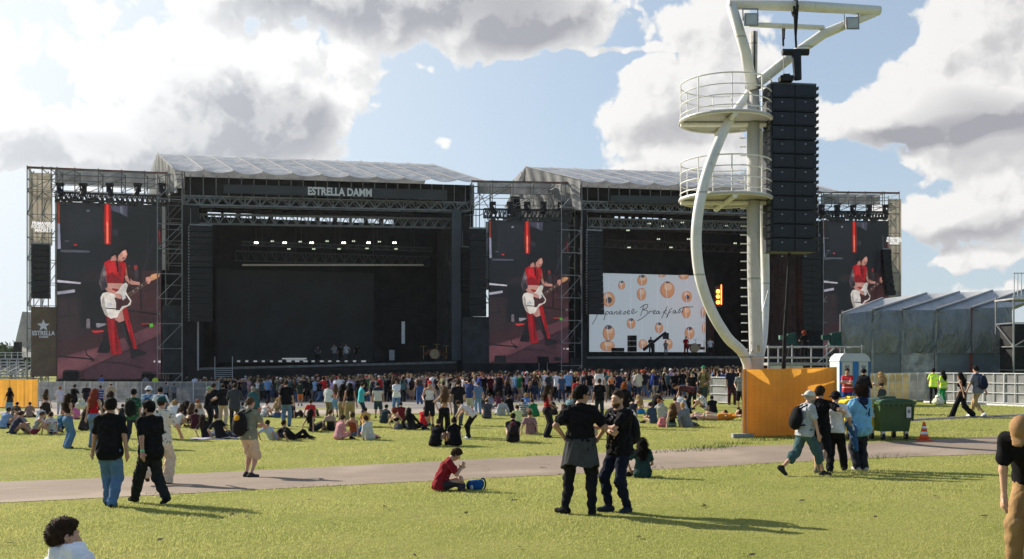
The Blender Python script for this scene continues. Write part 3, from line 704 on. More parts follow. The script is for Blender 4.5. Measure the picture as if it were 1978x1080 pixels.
# ================================================================== wings beside the stages
def wing(F, x0, x1, ytop, col_l, col_r, fascia, trussy, lights, label, zbot=-1.2, cloth=None, blackp=(), lgrp="moving heads over the side screens", where="first"):
    q0, q1 = F.s_at(x0), F.s_at(x1); zt = F.z_at(ytop, q0)
    o = empty("scaffold_wing", F.P(.5 * (q0 + q1), 2, zbot), label, "scaffold tower")
    a = MB()
    for c in (col_l, col_r):
        if c: lattice(a, F, F.s_at(c[0]), F.s_at(c[1]), .5, 3.2, zbot, zt, max(1, round((F.s_at(c[1]) - F.s_at(c[0])) / 1.6)), 10, .052)
    zf = F.z_at(trussy[0] - 10, q0)
    lattice(a, F, q0, q1, .5, 3.2, zf, zt, max(4, round((q1 - q0) / 1.9)), 2, .05)
    for s_ in np.linspace(q0 + .6, q1 - .6, 7): a.bar(F.P(s_, 3.2, zbot), F.P(s_, 3.2, zf), .05)
    a.bar(F.P(q0, .42, zt + .05), F.P(q1, .42, zt + .05), .05); a.build("frame_lattice", M("galvanised_tube", (.20, .195, .185), .5, .5, .3, 1.5), o)
    rr = MB(); rr.bar(F.P(q0, .36, zt + .12), F.P(q1, .36, zt + .12), .05); rr.build("top_rail", M("red_rail", (.22, .05, .04), .6), o)
    g_ = MB(); fx0, fx1, fy0, fy1 = fascia
    g_.fbox(F, F.s_at(fx0, 3.4), F.s_at(fx1, 3.4), 3.4, 3.44, F.z_at(fy1, q0, 3.4), F.z_at(fy0, q0, 3.4)); g_.build("fascia_gauze", GAUZE, o)
    for (cx0, cx1, cy0, cy1, mt, nm, t) in cloth or ():
        m = MB(); s0, s1 = F.s_at(cx0, t), F.s_at(cx1, t); sm = .5 * (s0 + s1); m.fbox(F, s0, s1, t, t + .05, F.z_at(cy1, sm, t), F.z_at(cy0, sm, t)); m.build(nm, mt, o)
    tr = MB(); ty0, ty1, tx0, tx1 = trussy; s0, s1 = F.s_at(tx0), F.s_at(tx1); z0 = F.z_at(ty0, .5 * (s0 + s1)); z1 = F.z_at(ty1, .5 * (s0 + s1))
    truss(tr, F.P(s0, .1, z0), F.P(s1, .1, z0), .7, z0 - z1, 22, .07)
    rj = random.Random(int(x0))
    for i in range(34):
        s_ = s0 + (s1 - s0) * (i + rj.random()) / 34; tr.box(F.P(s_, .35, z1 - .1 + rj.uniform(-.15, .2)), rj.uniform(.12, .5), .3, rj.uniform(.12, .5))
    tr.build("screen_truss", STEELD, o)
    for i, (lx, ly, ln, la) in enumerate(lights):
        s_ = F.s_at(lx, -.3); moving_light(F.P(s_, -.3, F.z_at(ly, s_, -.3)), ln, la, lgrp, 1.0)
    return o
ordn = ["first", "second", "third", "fourth", "fifth"]
def lights5(xs_, y, wh):
    ln = [.5, -.1, .45, -.25, .35]
    return [(x, y, ln[i], "black moving head lamp, %s along the truss above the %s" % (ordn[i], wh)) for i, x in enumerate(xs_)]
FWL = Fr(50, 90, 14); FWM = Fr(915, 98.6, 6); FWR = Fr(1577, 107, 4)
wing(FWL, 50, 322, 323, (50, 108), (319, 356), (106, 300, 326, 354), (374, 388, 106, 322), lights5((116, 161, 212, 266, 313), 354, "screen beside the brown banner"), "tall scaffold wing with beige cloth and brown banner, holding the biggest screen",
     cloth=[(57, 101, 334, 474, TAN, "beige_cloth", 2.6), (55, 60, 325, 600, WHITE, "white_cloth_strip", 2.9), (106, 111, 388, 600, GAUZE, "white_cloth_strip", 3.0), (311, 319, 388, 522, WHITE, "white_cloth_strip", 3.1), (315, 357, 590, 722, CHAR, "black_panel", .3), (357, 384, 618, 722, BLACK2, "black_panel", .25), (313, 356, 522, 592, BLACK2, "black_panel", 2.6), (108, 358, 733, 765, BLACK, "base_skirt", .6)])
wing(FWM, 912, 1111, 350, None, (1094, 1112), (922, 1108, 350, 374), (404, 420, 935, 1104), lights5((952, 985, 1018, 1050, 1083), 390, "screen between the two stages"), "scaffold wing with grey gauze top, filling the gap between the two stages",
     cloth=[(1100, 1112, 430, 700, BLACK2, "black_panel", 1.2), (938, 944, 428, 560, WHITE, "white_cloth_strip", 3.0), (893, 946, 612, 705, CHAR, "black_panel", .3), (1111, 1137, 415, 700, BLACK2, "black_panel", .4), (895, 1137, 702, 750, BLACK, "base_skirt", .25)])
wing(FWR, 1577, 1741, 371, (1577, 1590), (1712, 1741), (1590, 1700, 374, 394), (408, 420, 1584, 1716), lights5((1587, 1617, 1648, 1678, 1710), 396, "screen above the grey tent"), "scaffold wing with grey cloth end column, standing behind the grey tent",
     cloth=[(1716, 1741, 384, 600, TAN, "grey_cloth", 2.6), (1585, 1590, 425, 520, WHITE, "white_cloth_strip", 2.4), (1577, 1592, 470, 700, BLACK2, "black_panel", .3), (1577, 1716, 690, 745, BLACK, "base_skirt", .3)])
video_screen(FWL, 111, 311, 394, 732, .35, "biggest of the three screens showing a red-topped guitarist, next to the brown banner", .47)
video_screen(FWM, 945, 1098, 427, 701, .35, "middle screen showing a red-topped guitarist, between the two dark stages", .44)
video_screen(FWR, 1589, 1716, 427, 690, .35, "screen showing a red-topped guitarist, half hidden by the grey tent", .40)
# brown banner with star and lettering on the near wing; two standing letter signs
bw = banner(FWL, 60, 109, 592, 728, 594, 727, .42, BROWN, "brown banner with a white star and white lettering on the scaffold")
def star(F, px, py, rpx, t, par):
    q = F.s_at(px, t); z = F.z_at(py, q, t); r_ = rpx / FPX * (F.o + F.e * q)[1]; m = MB(); n = 10; fr_ = []; bk = []
    for i in range(n):
        a = math.pi / 2 + i * math.pi / 5; k = r_ if i % 2 == 0 else r_ * .42
        fr_.append(F.P(q + k * math.cos(a), t - .03, z + k * math.sin(a))); bk.append(F.P(q + k * math.cos(a), t, z + k * math.sin(a)))
    m.add(fr_ + bk, [tuple(range(n))] + [(i, i + n, (i + 1) % n + n, (i + 1) % n) for i in range(n)]); m.build("star_emblem", LETTER, par)
star(FWL, 84, 629, 12, .38, bw)
def sign_text(F, par, name, lines, t, mat, bold=.02):
    for (txt, px, py, hpx, sq) in lines:
        q = F.s_at(px, t); d_ = (F.o + F.e * q)[1]
        text_obj(name, txt, hpx / FPX * d_ * 1.38, mat, par, F.P(q, t, F.z_at(py, q, t)), (F.e[0], F.e[1], 0), (0, 0, 1), sq, bold, .05)
sign_text(FWL, bw, "lettering", [("ESTRELLA", 84, 644, 8.5, .80), ("DAMM", 84.5, 651, 4.0, 1.0)], .36, LETTER, .03)
SIGNW = EM("sign_white", (.85, .83, .80), .55)
def letter_sign(F, px, py, k, label):
    q = F.s_at(px, .2); o = empty("letter_sign", F.P(q, .2, F.z_at(py + 12 * k, q, .2)), label, "sign")
    b = MB(); b.bar(F.P(q - .9 * k, .3, F.z_at(py + 13 * k, q, .3)), F.P(q + .9 * k, .3, F.z_at(py + 13 * k, q, .3)), .05)
    for s_ in (-.6, .6): b.bar(F.P(q + s_ * k, .3, F.z_at(py + 13 * k, q, .3)), F.P(q + s_ * k, .3, F.z_at(py - 8 * k, q, .3)), .03)
    b.build("sign_frame", STEEL, o)
    sign_text(F, o, "lettering", [("PRIMAVERA", px, py - 6 * k, 6.2 * k, .88), ("SOUND 2023", px, py + .6 * k, 6.2 * k, .84), ("MADRID", px, py + 7.2 * k, 6.2 * k, .9)], .15, SIGNW, .03)
letter_sign(FWL, 83, 438, 1.0, "white stacked lettering sign high on the beige scaffold column")
letter_sign(FWR, 1727, 465, .72, "white stacked lettering sign on the grey end column above the tent")
# hanging arrays
line_array(FWL, 60, 95, 472, 577, -.6, 9, "black line array hanging in the beige scaffold column above the brown banner")
line_array(FL, 366, 410, 436, 622, -.9, 16, "tall black line array hanging at the near edge of the lettered stage", edge=True, curve=.5)
line_array(FL, 893, 910, 478, 566, -.5, 7, "short narrow black line array beside the far pillar of the lettered stage")
line_array(FWM, 907, 939, 442, 612, -.9, 15, "black line array hanging between the lettered stage and the middle screen", curve=.4)
line_array(FR, 1135, 1164, 446, 608, -.9, 15, "black line array hanging in front of the fruit backdrop's edge", edge=True, curve=.5)
line_array(FR, 1548, 1586, 455, 640, -.9, 16, "black line array partly behind the big near array by the white mast", curve=.4)
line_array(FWR, 1706, 1722, 482, 572, -.5, 9, "small curved black line array on the grey end column above the tent", curve=1.3)
for px, py0, py1, wd, lb in ((138, 718, 735, 28, "low black stage monitor box under the biggest screen"), (286, 722, 737, 22, "small black box on the ground by the black scaffold panel"), (1049, 689, 701, 20, "low black box under the middle screen")):
    F = FWL if px < 500 else FWM; q = F.s_at(px, -.9); d_ = (F.o + F.e * q)[1]; z1, z0 = F.z_at(py0, q, -.9), F.z_at(py1, q, -.9); h_ = wd / FPX * d_ / 2
    o = empty("speaker_box", F.P(q, -.9, z0 - .6), lb, "loudspeaker"); m = MB(); m.fbox(F, q - h_, q + h_, -1.3, -.6, z0, z1); m.build("cabinet", SPK, o)
    m = MB(); m.fbox(F, q - h_ + .05, q + h_ - .05, -1.36, -1.302, z0 + .05, z1 - .05); m.build("grille", BLACK2, o)
    m = MB()
    for s_ in (-h_ + .1, h_ - .1): m.bar(F.P(q + s_, -.95, z0 - 1.3), F.P(q + s_, -.95, z0), .05)
    m.build("stand", STEEL, o)

# ================================================================== inside the lettered stage
def px_box(mb, F, x0, x1, y0, y1, t, th=.2):
    a, b = F.s_at(x0, t), F.s_at(x1, t); m = .5 * (a + b); mb.fbox(F, a, b, t, t + th, F.z_at(y1, m, t), F.z_at(y0, m, t))
def hung_truss(F, x0, x1, y, hpx, t, label, mat=STEELD, lamps=()):
    a, b = F.s_at(x0, t), F.s_at(x1, t); m = .5 * (a + b); z = F.z_at(y, m, t); h = z - F.z_at(y + hpx, m, t)
    o = empty("lighting_truss", F.P(m, t, z), label, "truss"); tm = MB(); truss(tm, F.P(a, t, z), F.P(b, t, z), .6, h, 20, .06); tm.build("truss_lattice", mat, o)
    for i in range(5): hg = MB(); s_ = a + (b - a) * (i + .5) / 5; hg.bar(F.P(s_, t + .3, z), F.P(s_, t + .3, LZT - .5), .03); hg.build("hanger_cable", STEELD, o)
    return o
hung_truss(FL, 468, 836, 472, 7, 7, "dark lighting truss with small glowing lamps inside the lettered stage")
hung_truss(FL, 455, 830, 490, 18, 9, "deep dark truss below the row of lamps in the lettered stage")
hung_truss(FL, 392, 800, 405, 8, 9.5, "dark truss across the daylight slot at the back of the lettered stage")
bm = empty("pale_beam", FL.pt(643, 512, 8.5), "thin pale beam spanning the dark interior of the lettered stage", "beam")
m = MB(); m.bar(FL.pt(468, 512, 8.5), FL.pt(818, 512, 8.5), .12); m.build("tube", M("pale_tube", (.62, .55, .42), .5), bm)
for x in (480, 560, 640, 720, 805): m = MB(); m.bar(FL.pt(x, 511, 8.55), FL.pt(x, 470, 8.55), .025); m.build("hanger_cable", STEELD, bm)
LX = (495, 550, 602, 664, 712, 762)
for i, x in enumerate(LX): stage_lamp(FL.pt(x, 469, 6.6), LAMPON, "glowing twin lamp, %s in the row on the dark truss" % (ordn + ["sixth"])[i], "lit lamps on the truss of the lettered stage")
for i, (x, y) in enumerate(((526, 466), (580, 467), (632, 466), (683, 466), (733, 467), (558, 481), (606, 481), (655, 481), (709, 480), (765, 481))):
    stage_lamp(FL.pt(x, y, 6.7), LAMPDIM, "dim greenish lamp on the dark truss between the glowing lamps", "dim lamps on the truss of the lettered stage", .10)
def back_screen(F, x0, x1, y0, y1, t, label):
    o = empty("back_screen", F.pt((x0 + x1) / 2, y1, t), label, "screen"); m = MB(); px_box(m, F, x0, x1, y0, y1, t, .2); m.build("screen_panel", M("dark_screen", (.024, .026, .027), .6, 0, .35, .35), o)
    f_ = MB()
    for a, b, c, d_ in ((x0 - 3, x1 + 3, y0 - 3, y0), (x0 - 3, x0, y0, y1), (x1, x1 + 3, y0, y1)): px_box(f_, F, a, b, c, d_, t - .05, .3)
    f_.build("frame", BLACK2, o)
back_screen(FL, 420, 722, 524, 700, 12, "wide unlit dark screen at the back of the lettered stage")
def grey_flat(F, x0, x1, y0, y1, t, mat, label):
    o = empty("stage_flat", F.pt((x0 + x1) / 2, y1, t), label, "stage panel"); m = MB(); px_box(m, F, x0, x1, y0, y1, t, .1); m.build("panel", mat, o)
    s_ = MB(); s_.bar(F.pt(x0, y1, t + .2), F.pt(x0, y0, t + .2), .05); s_.bar(F.pt(x1, y1, t + .2), F.pt(x1, y0, t + .2), .05); s_.build("stand", STEELD, o)
grey_flat(FL, 776, 782, 621, 664, 6, WHITE, "narrow white sheet standing in for a daylight gap on the lettered stage")  # added white sheet imitates daylight seen through an opening in the drapes
grey_flat(FL, 752, 762, 676, 696, 5, M("pale_grey", (.40, .40, .40), .8), "small pale grey case on end on the lettered stage deck")
grey_flat(FL, 873, 891, 405, 696, .2, M("slate_grey", (.085, .10, .11), .7, 0, .15, .5, .3), "tall slate grey pillar panel closing the far side of the lettered stage")
grey_flat(FL, 381, 384, 618, 716, -.1, M("pale_grey"), "slim pale upright at the near front corner of the lettered stage")
ft = empty("footlight_bar", FL.pt(580, 700, 1.4), "row of small pale footlights along the lettered stage's front", "footlights")
m = MB(); px_box(m, FL, 455, 705, 697, 701, 1.4, .25); m.build("housing", SPK, ft); m = MB()
rj = random.Random(4)
for x in range(458, 700, 16): px_box(m, FL, x, x + rj.uniform(5, 9), 696.2, 699.4, 1.36, .03)
px_box(m, FL, 545, 592, 691.5, 694, 1.36, .03); px_box(m, FL, 552, 588, 694.6, 696, 1.36, .03)
m.build("lens", EM("lens_white", (.8, .85, .85), .15), ft)
def stairs(F, x0, x1, y0, y1, t, label):
    o = empty("stage_stairs", F.pt((x0 + x1) / 2, y1, t), label, "stairs"); m = MB(); n = 9
    for i in range(n):
        y = y1 + (y0 - y1) * i / (n - 1); px_box(m, F, x0 + 7, x1 - 7, y - .5, y + 1.0, t + .28 * i, .26)
    m.build("treads", M("tread_grey", (.34, .35, .35), .6, .3), o)
    h = MB(); a0, a1 = F.pt(x0 + 7, y1, t), F.pt(x0 + 7, y0, t + 2.3); b0, b1 = F.pt(x1 - 7, y1, t), F.pt(x1 - 7, y0, t + 2.3); up = Vector((0, 0, 1.1))
    for p, q in ((a0, a1), (b0, b1)):
        for k in (.12, .6, 1.1): h.bar(p + Vector((0, 0, k)), q + Vector((0, 0, k)), .045)
        for k in (0, .5, 1): h.bar(p.lerp(q, k), p.lerp(q, k) + up, .045)
    h.build("handrail", M("rail_grey", (.42, .43, .43), .5, .4), o)
stairs(FL, 408, 456, 712, 742, -3.2, "pale metal stairs climbing to the lettered stage")

# ================================================================== inside the farther stage: fruit backdrop with handwriting
BT = 9.0
bd = empty("led_backdrop", FR.pt(1250, 680, BT), "pale backdrop with hanging orange fruit and black handwriting", "stage backdrop")
m = MB(); px_box(m, FR, 1140, 1363, 530, 680, BT + .03, .3); m.build("screen_panel", EM("backdrop_pale", lin(184, 198, 208), .31), bd)
def bpx(x, y, lift):   # picture coordinates of the backdrop (six to a photo pixel, from 1130,520)
    px, py = 1130 + x / 6, 520 + y / 6; q = FR.s_at(px, BT - lift); return FR.P(q, BT - lift, FR.z_at(py, q, BT - lift))
FRU = [(425, 185, 46, 58, 1), (663, 128, 66, 72, 0), (655, 290, 62, 85, 2), (890, 72, 50, 24, 3), (955, 240, 96, 110, 4), (1145, 85, 68, 40, 3), (1182, 318, 66, 75, 5), (1175, 500, 56, 80, 2), (272, 350, 86, 100, 5), (535, 630, 58, 70, 1), (858, 680, 54, 72, 1), (275, 740, 80, 105, 0), (260, 890, 98, 70, 4), (1212, 740, 66, 82, 0), (1366, 500, 30, 74, 2), (1376, 680, 22, 80, 2), (670, 870, 58, 66, 2), (965, 870, 58, 72, 4)]
FC = [EM("fruit_%s" % n_, lin(*c), .29) for n_, c in (("rim", (178, 126, 108)), ("body", (200, 150, 110)), ("light", (214, 184, 158)), ("leaf", (74, 76, 84)), ("string", (205, 215, 232)))]
fm = MB()
def ell(cx_, cy_, rx, ry, lift, mi, n=20, x_hi=1392, y_lo=66):
    fm.cur = mi; fm.add([bpx(min(cx_ + rx * math.cos(2 * math.pi * i / n), x_hi), max(cy_ + ry * math.sin(2 * math.pi * i / n), y_lo), lift) for i in range(n)], [tuple(range(n))])
for x in (275, 530, 660, 840, 955, 1180, 1366): fm.cur = 4; fm.add([bpx(x - 3, 66, .01), bpx(x + 3, 66, .01), bpx(x + 3, 955, .01), bpx(x - 3, 955, .01)], [(0, 1, 2, 3)])
for i, (cx_, cy_, rx, ry, kd) in enumerate(FRU):
    L = .02 + i * .012; rx *= .88; ry *= .88
    ell(cx_, cy_, rx, ry, L, 0); ell(cx_ + rx * .05, cy_ - ry * .03, rx * .88, ry * .90, L + .002, 1)
    ell(cx_ + (-.1 if kd % 2 else .12) * rx, cy_ - ry * .35, rx * .55, ry * .42, L + .004, 2)
    if kd in (0, 1): ell(cx_ - rx * .05, cy_ - ry * .72, rx * .55, ry * .28, L + .006, 3)
    if kd == 5: ell(cx_ + rx * .08, cy_ + ry * .1, rx * .45, ry * .42, L + .006, 3)
    if kd == 4: ell(cx_, cy_ - ry * .92, rx * .35, ry * .10, L + .006, 3)
    fm.cur = 4; fm.add([bpx(cx_ - rx * .3 - 3, max(66, cy_ - ry * .9), L + .008), bpx(cx_ - rx * .3 + 4, max(66, cy_ - ry * .9), L + .008), bpx(cx_ - rx * .05 + 4, cy_ + ry * .92, L + .008), bpx(cx_ - rx * .05 - 3, cy_ + ry * .92, L + .008)], [(0, 1, 2, 3)])
fm.build("fruit_picture", FC, bd)
HAND = [[(95, 430), (190, 425), (150, 500), (130, 560), (85, 640)], [(215, 495), (195, 488), (178, 510), (185, 525), (205, 515), (220, 490), (215, 520), (232, 520)], [(245, 490), (232, 540), (218, 592)], [(240, 503), (262, 488), (276, 500), (262, 520), (242, 522)],
 [(318, 492), (295, 494), (285, 515), (300, 522), (318, 495), (315, 520), (332, 518)], [(345, 493), (338, 524)], [(342, 508), (365, 490), (372, 500), (366, 522), (384, 518)], [(395, 508), (420, 495), (410, 482), (392, 500), (400, 522), (428, 514)], [(440, 520), (465, 488), (472, 505), (460, 522), (442, 518)], [(490, 506), (515, 490), (505, 478), (488, 498), (497, 521), (527, 512)],
 [(545, 503), (572, 480), (560, 462), (540, 490), (550, 516), (585, 502), (606, 488)], [(682, 418), (664, 475), (644, 542)], [(640, 448), (690, 412), (726, 414), (716, 448), (672, 470), (722, 480), (724, 514), (692, 545), (652, 574), (605, 600)], [(745, 490), (738, 520)], [(742, 502), (766, 485), (782, 488)], [(792, 502), (816, 488), (806, 477), (788, 495), (796, 519), (822, 511)],
 [(858, 486), (836, 489), (828, 510), (845, 516), (860, 488), (858, 514), (876, 510)], [(955, 433), (925, 490), (888, 570)], [(905, 502), (948, 475)], [(915, 500), (948, 522)], [(1010, 452), (985, 470), (972, 500), (955, 548), (946, 566), (962, 520), (1000, 490)], [(1048, 478), (1026, 484), (1020, 505), (1036, 510), (1050, 482), (1048, 508), (1064, 504)], [(1072, 508), (1096, 472), (1104, 490), (1090, 508), (1074, 506)], [(1146, 440), (1126, 490), (1118, 512)], [(1090, 466), (1150, 441), (1255, 437)]]
hm = MB()
for st in HAND:
    pts = []
    for i in range(len(st) - 1):
        p0, p1, p2, p3 = st[max(i - 1, 0)], st[i], st[i + 1], st[min(i + 2, len(st) - 1)]
        for k in range(5):
            t = k / 5; pts.append(tuple(.5 * (2 * p1[j] + (p2[j] - p0[j]) * t + (2 * p0[j] - 5 * p1[j] + 4 * p2[j] - p3[j]) * t * t + (3 * p1[j] - p0[j] - 3 * p2[j] + p3[j]) * t ** 3) for j in (0, 1)))
    pts.append(st[-1]); hm.tube([bpx(x, y, .30) for x, y in pts], .036, 5)
hm.build("handwriting", M("ink_black", (.008, .008, .010), .9, 0, 0), bd)
EMB = EM("ember_lamp", (1.0, .22, .03), 5.0)
o = empty("blinder_lamp", FR.pt(1388, 592, 5), "column of three glowing orange lamps beside the fruit backdrop", "stage light")
m = MB(); px_box(m, FR, 1383, 1393, 553, 592, 5.1, .3); m.build("housing", SPK, o); m = MB()
for y in (563, 573, 584): c = FR.pt(1387, y, 5.06); m.bar(c, c + Vector((0, -.05, 0)), .22, 12)
m.build("lens", EMB, o); m = MB(); px_box(m, FR, 1393, 1394.2, 550, 588, 5.0, .05); m.build("tube_light", EMB, o)
al = bpy.data.lights.new("ember_glow", 'POINT'); al.energy = 260; al.color = (1, .25, .08); al.shadow_soft_size = .3; ao = bpy.data.objects.new("ember_glow", al); col.objects.link(ao); ao.parent = o; ao.location = FR.pt(1388, 573, 3.6) - o.location
for i, (x, y) in enumerate(((1213, 445), (1236, 440), (1254, 432), (1280, 437), (1215, 478), (1296, 478), (1318, 430), (1330, 462), (1350, 447), (1404, 436), (1420, 470), (1272, 462))):
    stage_lamp(FR.pt(x, y, 7), LAMPDIM, "dim small lamp in the dark rigging above the fruit backdrop", "dim lamps above the fruit backdrop", .11)
hung_truss(FR, 1180, 1540, 440, 9, 7.6, "dark lighting truss high inside the farther stage")
hung_truss(FR, 1170, 1540, 470, 14, 8.4, "lower dark truss just above the fruit backdrop")
grey_flat(FR, 1366, 1378, 530, 688, 8, BLACK2, "narrow black flat beside the fruit backdrop")
o = empty("camera_crane", FR.pt(1286, 686, 1.5), "black camera crane reaching up before the fruit backdrop", "camera crane")
m = MB(); m.bar(FR.pt(1243, 676, 1.5), FR.pt(1286, 642, 1.5), .17, 6, .12); m.build("boom", SPK, o); m = MB(); m.bar(FR.pt(1262, 690, 1.5), FR.pt(1262, 664, 1.5), .14, 6); m.build("pedestal", SPK, o); m = MB(); px_box(m, FR, 1284, 1292, 643, 655, 1.3, .5); m.build("camera_head", SPK, o)
def speaker_stack(F, x0, x1, y0, y1, t, label, k=2):
    o = empty("amplifier_stack", F.pt((x0 + x1) / 2, y1, t), label, "amplifier")
    for i in range(k):
        m = MB(); px_box(m, F, x0, x1, y0 + (y1 - y0) * i / k, y0 + (y1 - y0) * (i + .94) / k, t, .7); m.build("cabinet", SPK, o)
        m = MB(); px_box(m, F, x0 + .6, x1 - .6, y0 + (y1 - y0) * (i + .12) / k, y0 + (y1 - y0) * (i + .84) / k, t - .03, .02); m.build("grille", BLACK2, o)
speaker_stack(FR, 1217, 1230, 648, 680, 5, "tall black amplifier stack before the pale fruit backdrop", 3)
speaker_stack(FR, 1186, 1206, 672, 686, 3, "low black amplifier stack at the fruit backdrop's near foot")
speaker_stack(FL, 722, 736, 672, 697, 4, "black amplifier stack on the lettered stage behind its crew")
def drum_kit(F, px, py, t, label, s_=1.0):
    c = F.pt(px, py, t); o = empty("drum_kit", c, label, "drum kit"); k = .5 * s_
    m = MB(); m.bar(c + Vector((0, -.3, .55)) * s_, c + Vector((0, .25, .55)) * s_, .55 * s_, 18); m.build("bass_drum", M("drum_red", (.16, .05, .03), .4), o)
    m = MB(); m.bar(c + Vector((0, -.31, .55)) * s_, c + Vector((0, -.33, .55)) * s_, .5 * s_, 18); m.build("drum_head", M("drum_skin", (.5, .38, .22), .6), o)
    for dx_, dz_, r_ in ((-.55, .85, .28), (.5, .85, .3), (-.9, .6, .3), (.95, .5, .34)): m = MB(); m.bar(c + Vector((dx_, 0, dz_ - .16)) * s_, c + Vector((dx_, 0, dz_ + .16)) * s_, r_ * s_, 14); m.build("tom_drum", MATS["drum_red"], o)
    for dx_, dz_ in ((-1.2, 1.35), (1.2, 1.4), (.2, 1.55)):
        m = MB(); m.bar(c + Vector((dx_, .1, 0)) * s_, c + Vector((dx_, .1, dz_)) * s_, .03, 6); m.bar(c + Vector((dx_, .1, dz_)) * s_, c + Vector((dx_, .1, dz_ + .02)) * s_, .34 * s_, 16); m.build("cymbal", M("brass", (.45, .33, .12), .3, .8), o)
drum_kit(FR, 1341, 681, 4.5, "red drum kit with a pale bass drum head beside the fruit backdrop", .9)
drum_kit(FL, 840, 694, 5, "dark drum kit deep on the far side of the lettered stage")

# ================================================================== white mast with curved legs and the near hanging array
def mast_mat():
    m, n, b = base_mat("mast_white_paint"); co = n.n('ShaderNodeTexCoord').outputs['Object']
    c = n.mix(n.ss(n.noise(co, .9, 5, .65), .35, .7), c4((.74, .74, .72)), c4((.60, .60, .58)))
    st = n.ss(n.noise(n.v('MULTIPLY', co, (7.0, 7.0, .35)), 1.0, 4, .65), .60, .74); c = n.mix(n.m('MULTIPLY', st, .55), c, c4((.27, .235, .19)))
    ru = n.ss(n.noise(co, 2.3, 5, .7), .69, .75); c = n.mix(n.m('MULTIPLY', ru, .7), c, c4((.22, .12, .06)))
    jz = n.ss(n.m('ABSOLUTE', n.m('SUBTRACT', n.m('FRACT', n.m('MULTIPLY', n.sep(co)[2], .42)), .5)), .485, .492); c = n.mix(n.m('MULTIPLY', jz, .6), c, c4((.25, .24, .22)))
    n.t.links.new(c, b.inputs['Base Color']); b.inputs['Roughness'].default_value = .45; return m
WM = mast_mat()
DM = on_ground(1436, 845).y + .62
tw = empty("light_mast", on_ground(1458, 838), "tall white steel mast with curved legs, two round balconies and rungs", "mast")
zb = gz(*at(1458, 838, DM).xy)
def mp(px, py, dd=0.0): return at(px, py, DM + dd)
pxm = FPX / DM
m = MB(); pts = [mp(1461, 760), mp(1461, 690), mp(1456, 520), mp(1455, 330), mp(1455, 170)]; pts[0].z = zb
m.tube(pts, .2, 18, [.215, .21, .20, .19, .18]); m.tube([mp(1455, 175), mp(1456, 62)], .12, 14)
for y_ in (168, 232, 384, 690): c_ = mp(1455 + (6 if y_ > 600 else 0), y_); m.bar(c_ - Vector((0, 0, .045)), c_ + Vector((0, 0, .045)), .235, 20); m.build("mast_column", WM, tw, True)
m = MB(); bow = [(1455, 168), (1432, 200), (1405, 240), (1380, 295), (1360, 355), (1348, 415), (1345, 475), (1353, 540), (1375, 602), (1405, 652), (1444, 702)]
pts = [mp(*p, -1.5 * math.sin(min(1, max(0, (i - 1) / 9)) * math.pi) ** .7) for i, p in enumerate(bow)]; end = mp(1458, 760); end.z = zb; pts.append(end)
pts = smooth_pts(pts); m.tube(pts, .17, 14, [.115 + .04 * min(1, i / 15) for i in range(len(pts))]); m.build("curved_leg", WM, tw, True)
m = MB(); bow2 = [(1456, 170, .2), (1462, 230, .9), (1468, 300, 1.5), (1473, 400, 1.9), (1477, 480, 2.0), (1478, 540, 1.9), (1477, 600, 1.5), (1473, 660, .8), (1466, 705, .25)]
pts = [mp(a, b, c) for a, b, c in bow2]; end = mp(1463, 760); end.z = zb; pts.append(end); pts = smooth_pts(pts); m.tube(pts, .14, 14); m.build("curved_leg", WM, tw, True)
m = MB(); m.tube([mp(1453, 172, -.2), mp(1440, 100, -.5), mp(1412, 8, -.8)], .16, 16, [.165, .16, .155]); m.build("arm", WM, tw, True)
m = MB(); m.tube([mp(1458, 165, .1), mp(1530, 108, .3), mp(1590, 66, .4), mp(1640, 45, .4), mp(1690, 26, .4)], .15, 16, [.155, .155, .15, .135, .11]); m.build("arm", WM, tw, True)
m = MB(); m.tube([mp(1407, 8, -.8), mp(1552, 12, -.3), mp(1698, 21, .4)], .15, 16, [.145, .16, .145]); m.build("top_boom", WM, tw, True)
m = MB(); m.tube([mp(1447, 47, -.5), mp(1590, 54, .35)], .08, 12); m.build("cross_tube", WM, tw, True)
for i in range(27): rg = MB(); y = 250 + i * 17.0; a = mp(1441 + (y - 250) * .008, y, -.05); rg.bar(a, a + Vector((-.19, 0, 0)), .018, 6); rg.build("rung", WM, tw)
m = MB(); m.box(mp(1465, 673, -.26), .09, .02, .19); m.build("number_plate", M("plate_tan", (.40, .34, .22), .6), tw)
for py in (231, 382):
    c = mp(1400, py); cx_, cy_, cz_ = c.x + .02, c.y, c.z; r_ = 1.36
    d_ = MB(); d_.disc((cx_, cy_), r_, cz_ - .07, cz_ - .03, 36); dk = d_.build("balcony", WM, tw)
    e = MB(); e.tube([(cx_ + r_ * math.cos(a), cy_ + r_ * math.sin(a), cz_ - .07) for a in np.linspace(0, 2 * math.pi, 37)], .06, 8); e.bar((cx_ - r_, cy_, cz_ - .15), (cx_ + r_, cy_, cz_ - .15), .08, 8); e.bar((cx_, cy_ - r_, cz_ - .15), (cx_, cy_ + r_, cz_ - .15), .08, 8); e.build("edge_ring", WM, dk)
    rl = MB()
    for k in (.12, .42, .73, 1.05): rl.tube([(cx_ + r_ * math.cos(a), cy_ + r_ * math.sin(a), cz_ + k) for a in np.linspace(.15, 2 * math.pi - .15, 37)], .017 if k < 1 else .022, 6)
    for a in np.linspace(.15, 2 * math.pi - .15, 9): rl.bar((cx_ + r_ * math.cos(a), cy_ + r_ * math.sin(a), cz_ - .05), (cx_ + r_ * math.cos(a), cy_ + r_ * math.sin(a), cz_ + 1.05), .019, 6)
    rl.build("railing", WM, dk)
GL = M("lamp_glass", (.45, .48, .50), .15, 0, .1, 3, 0, .6)
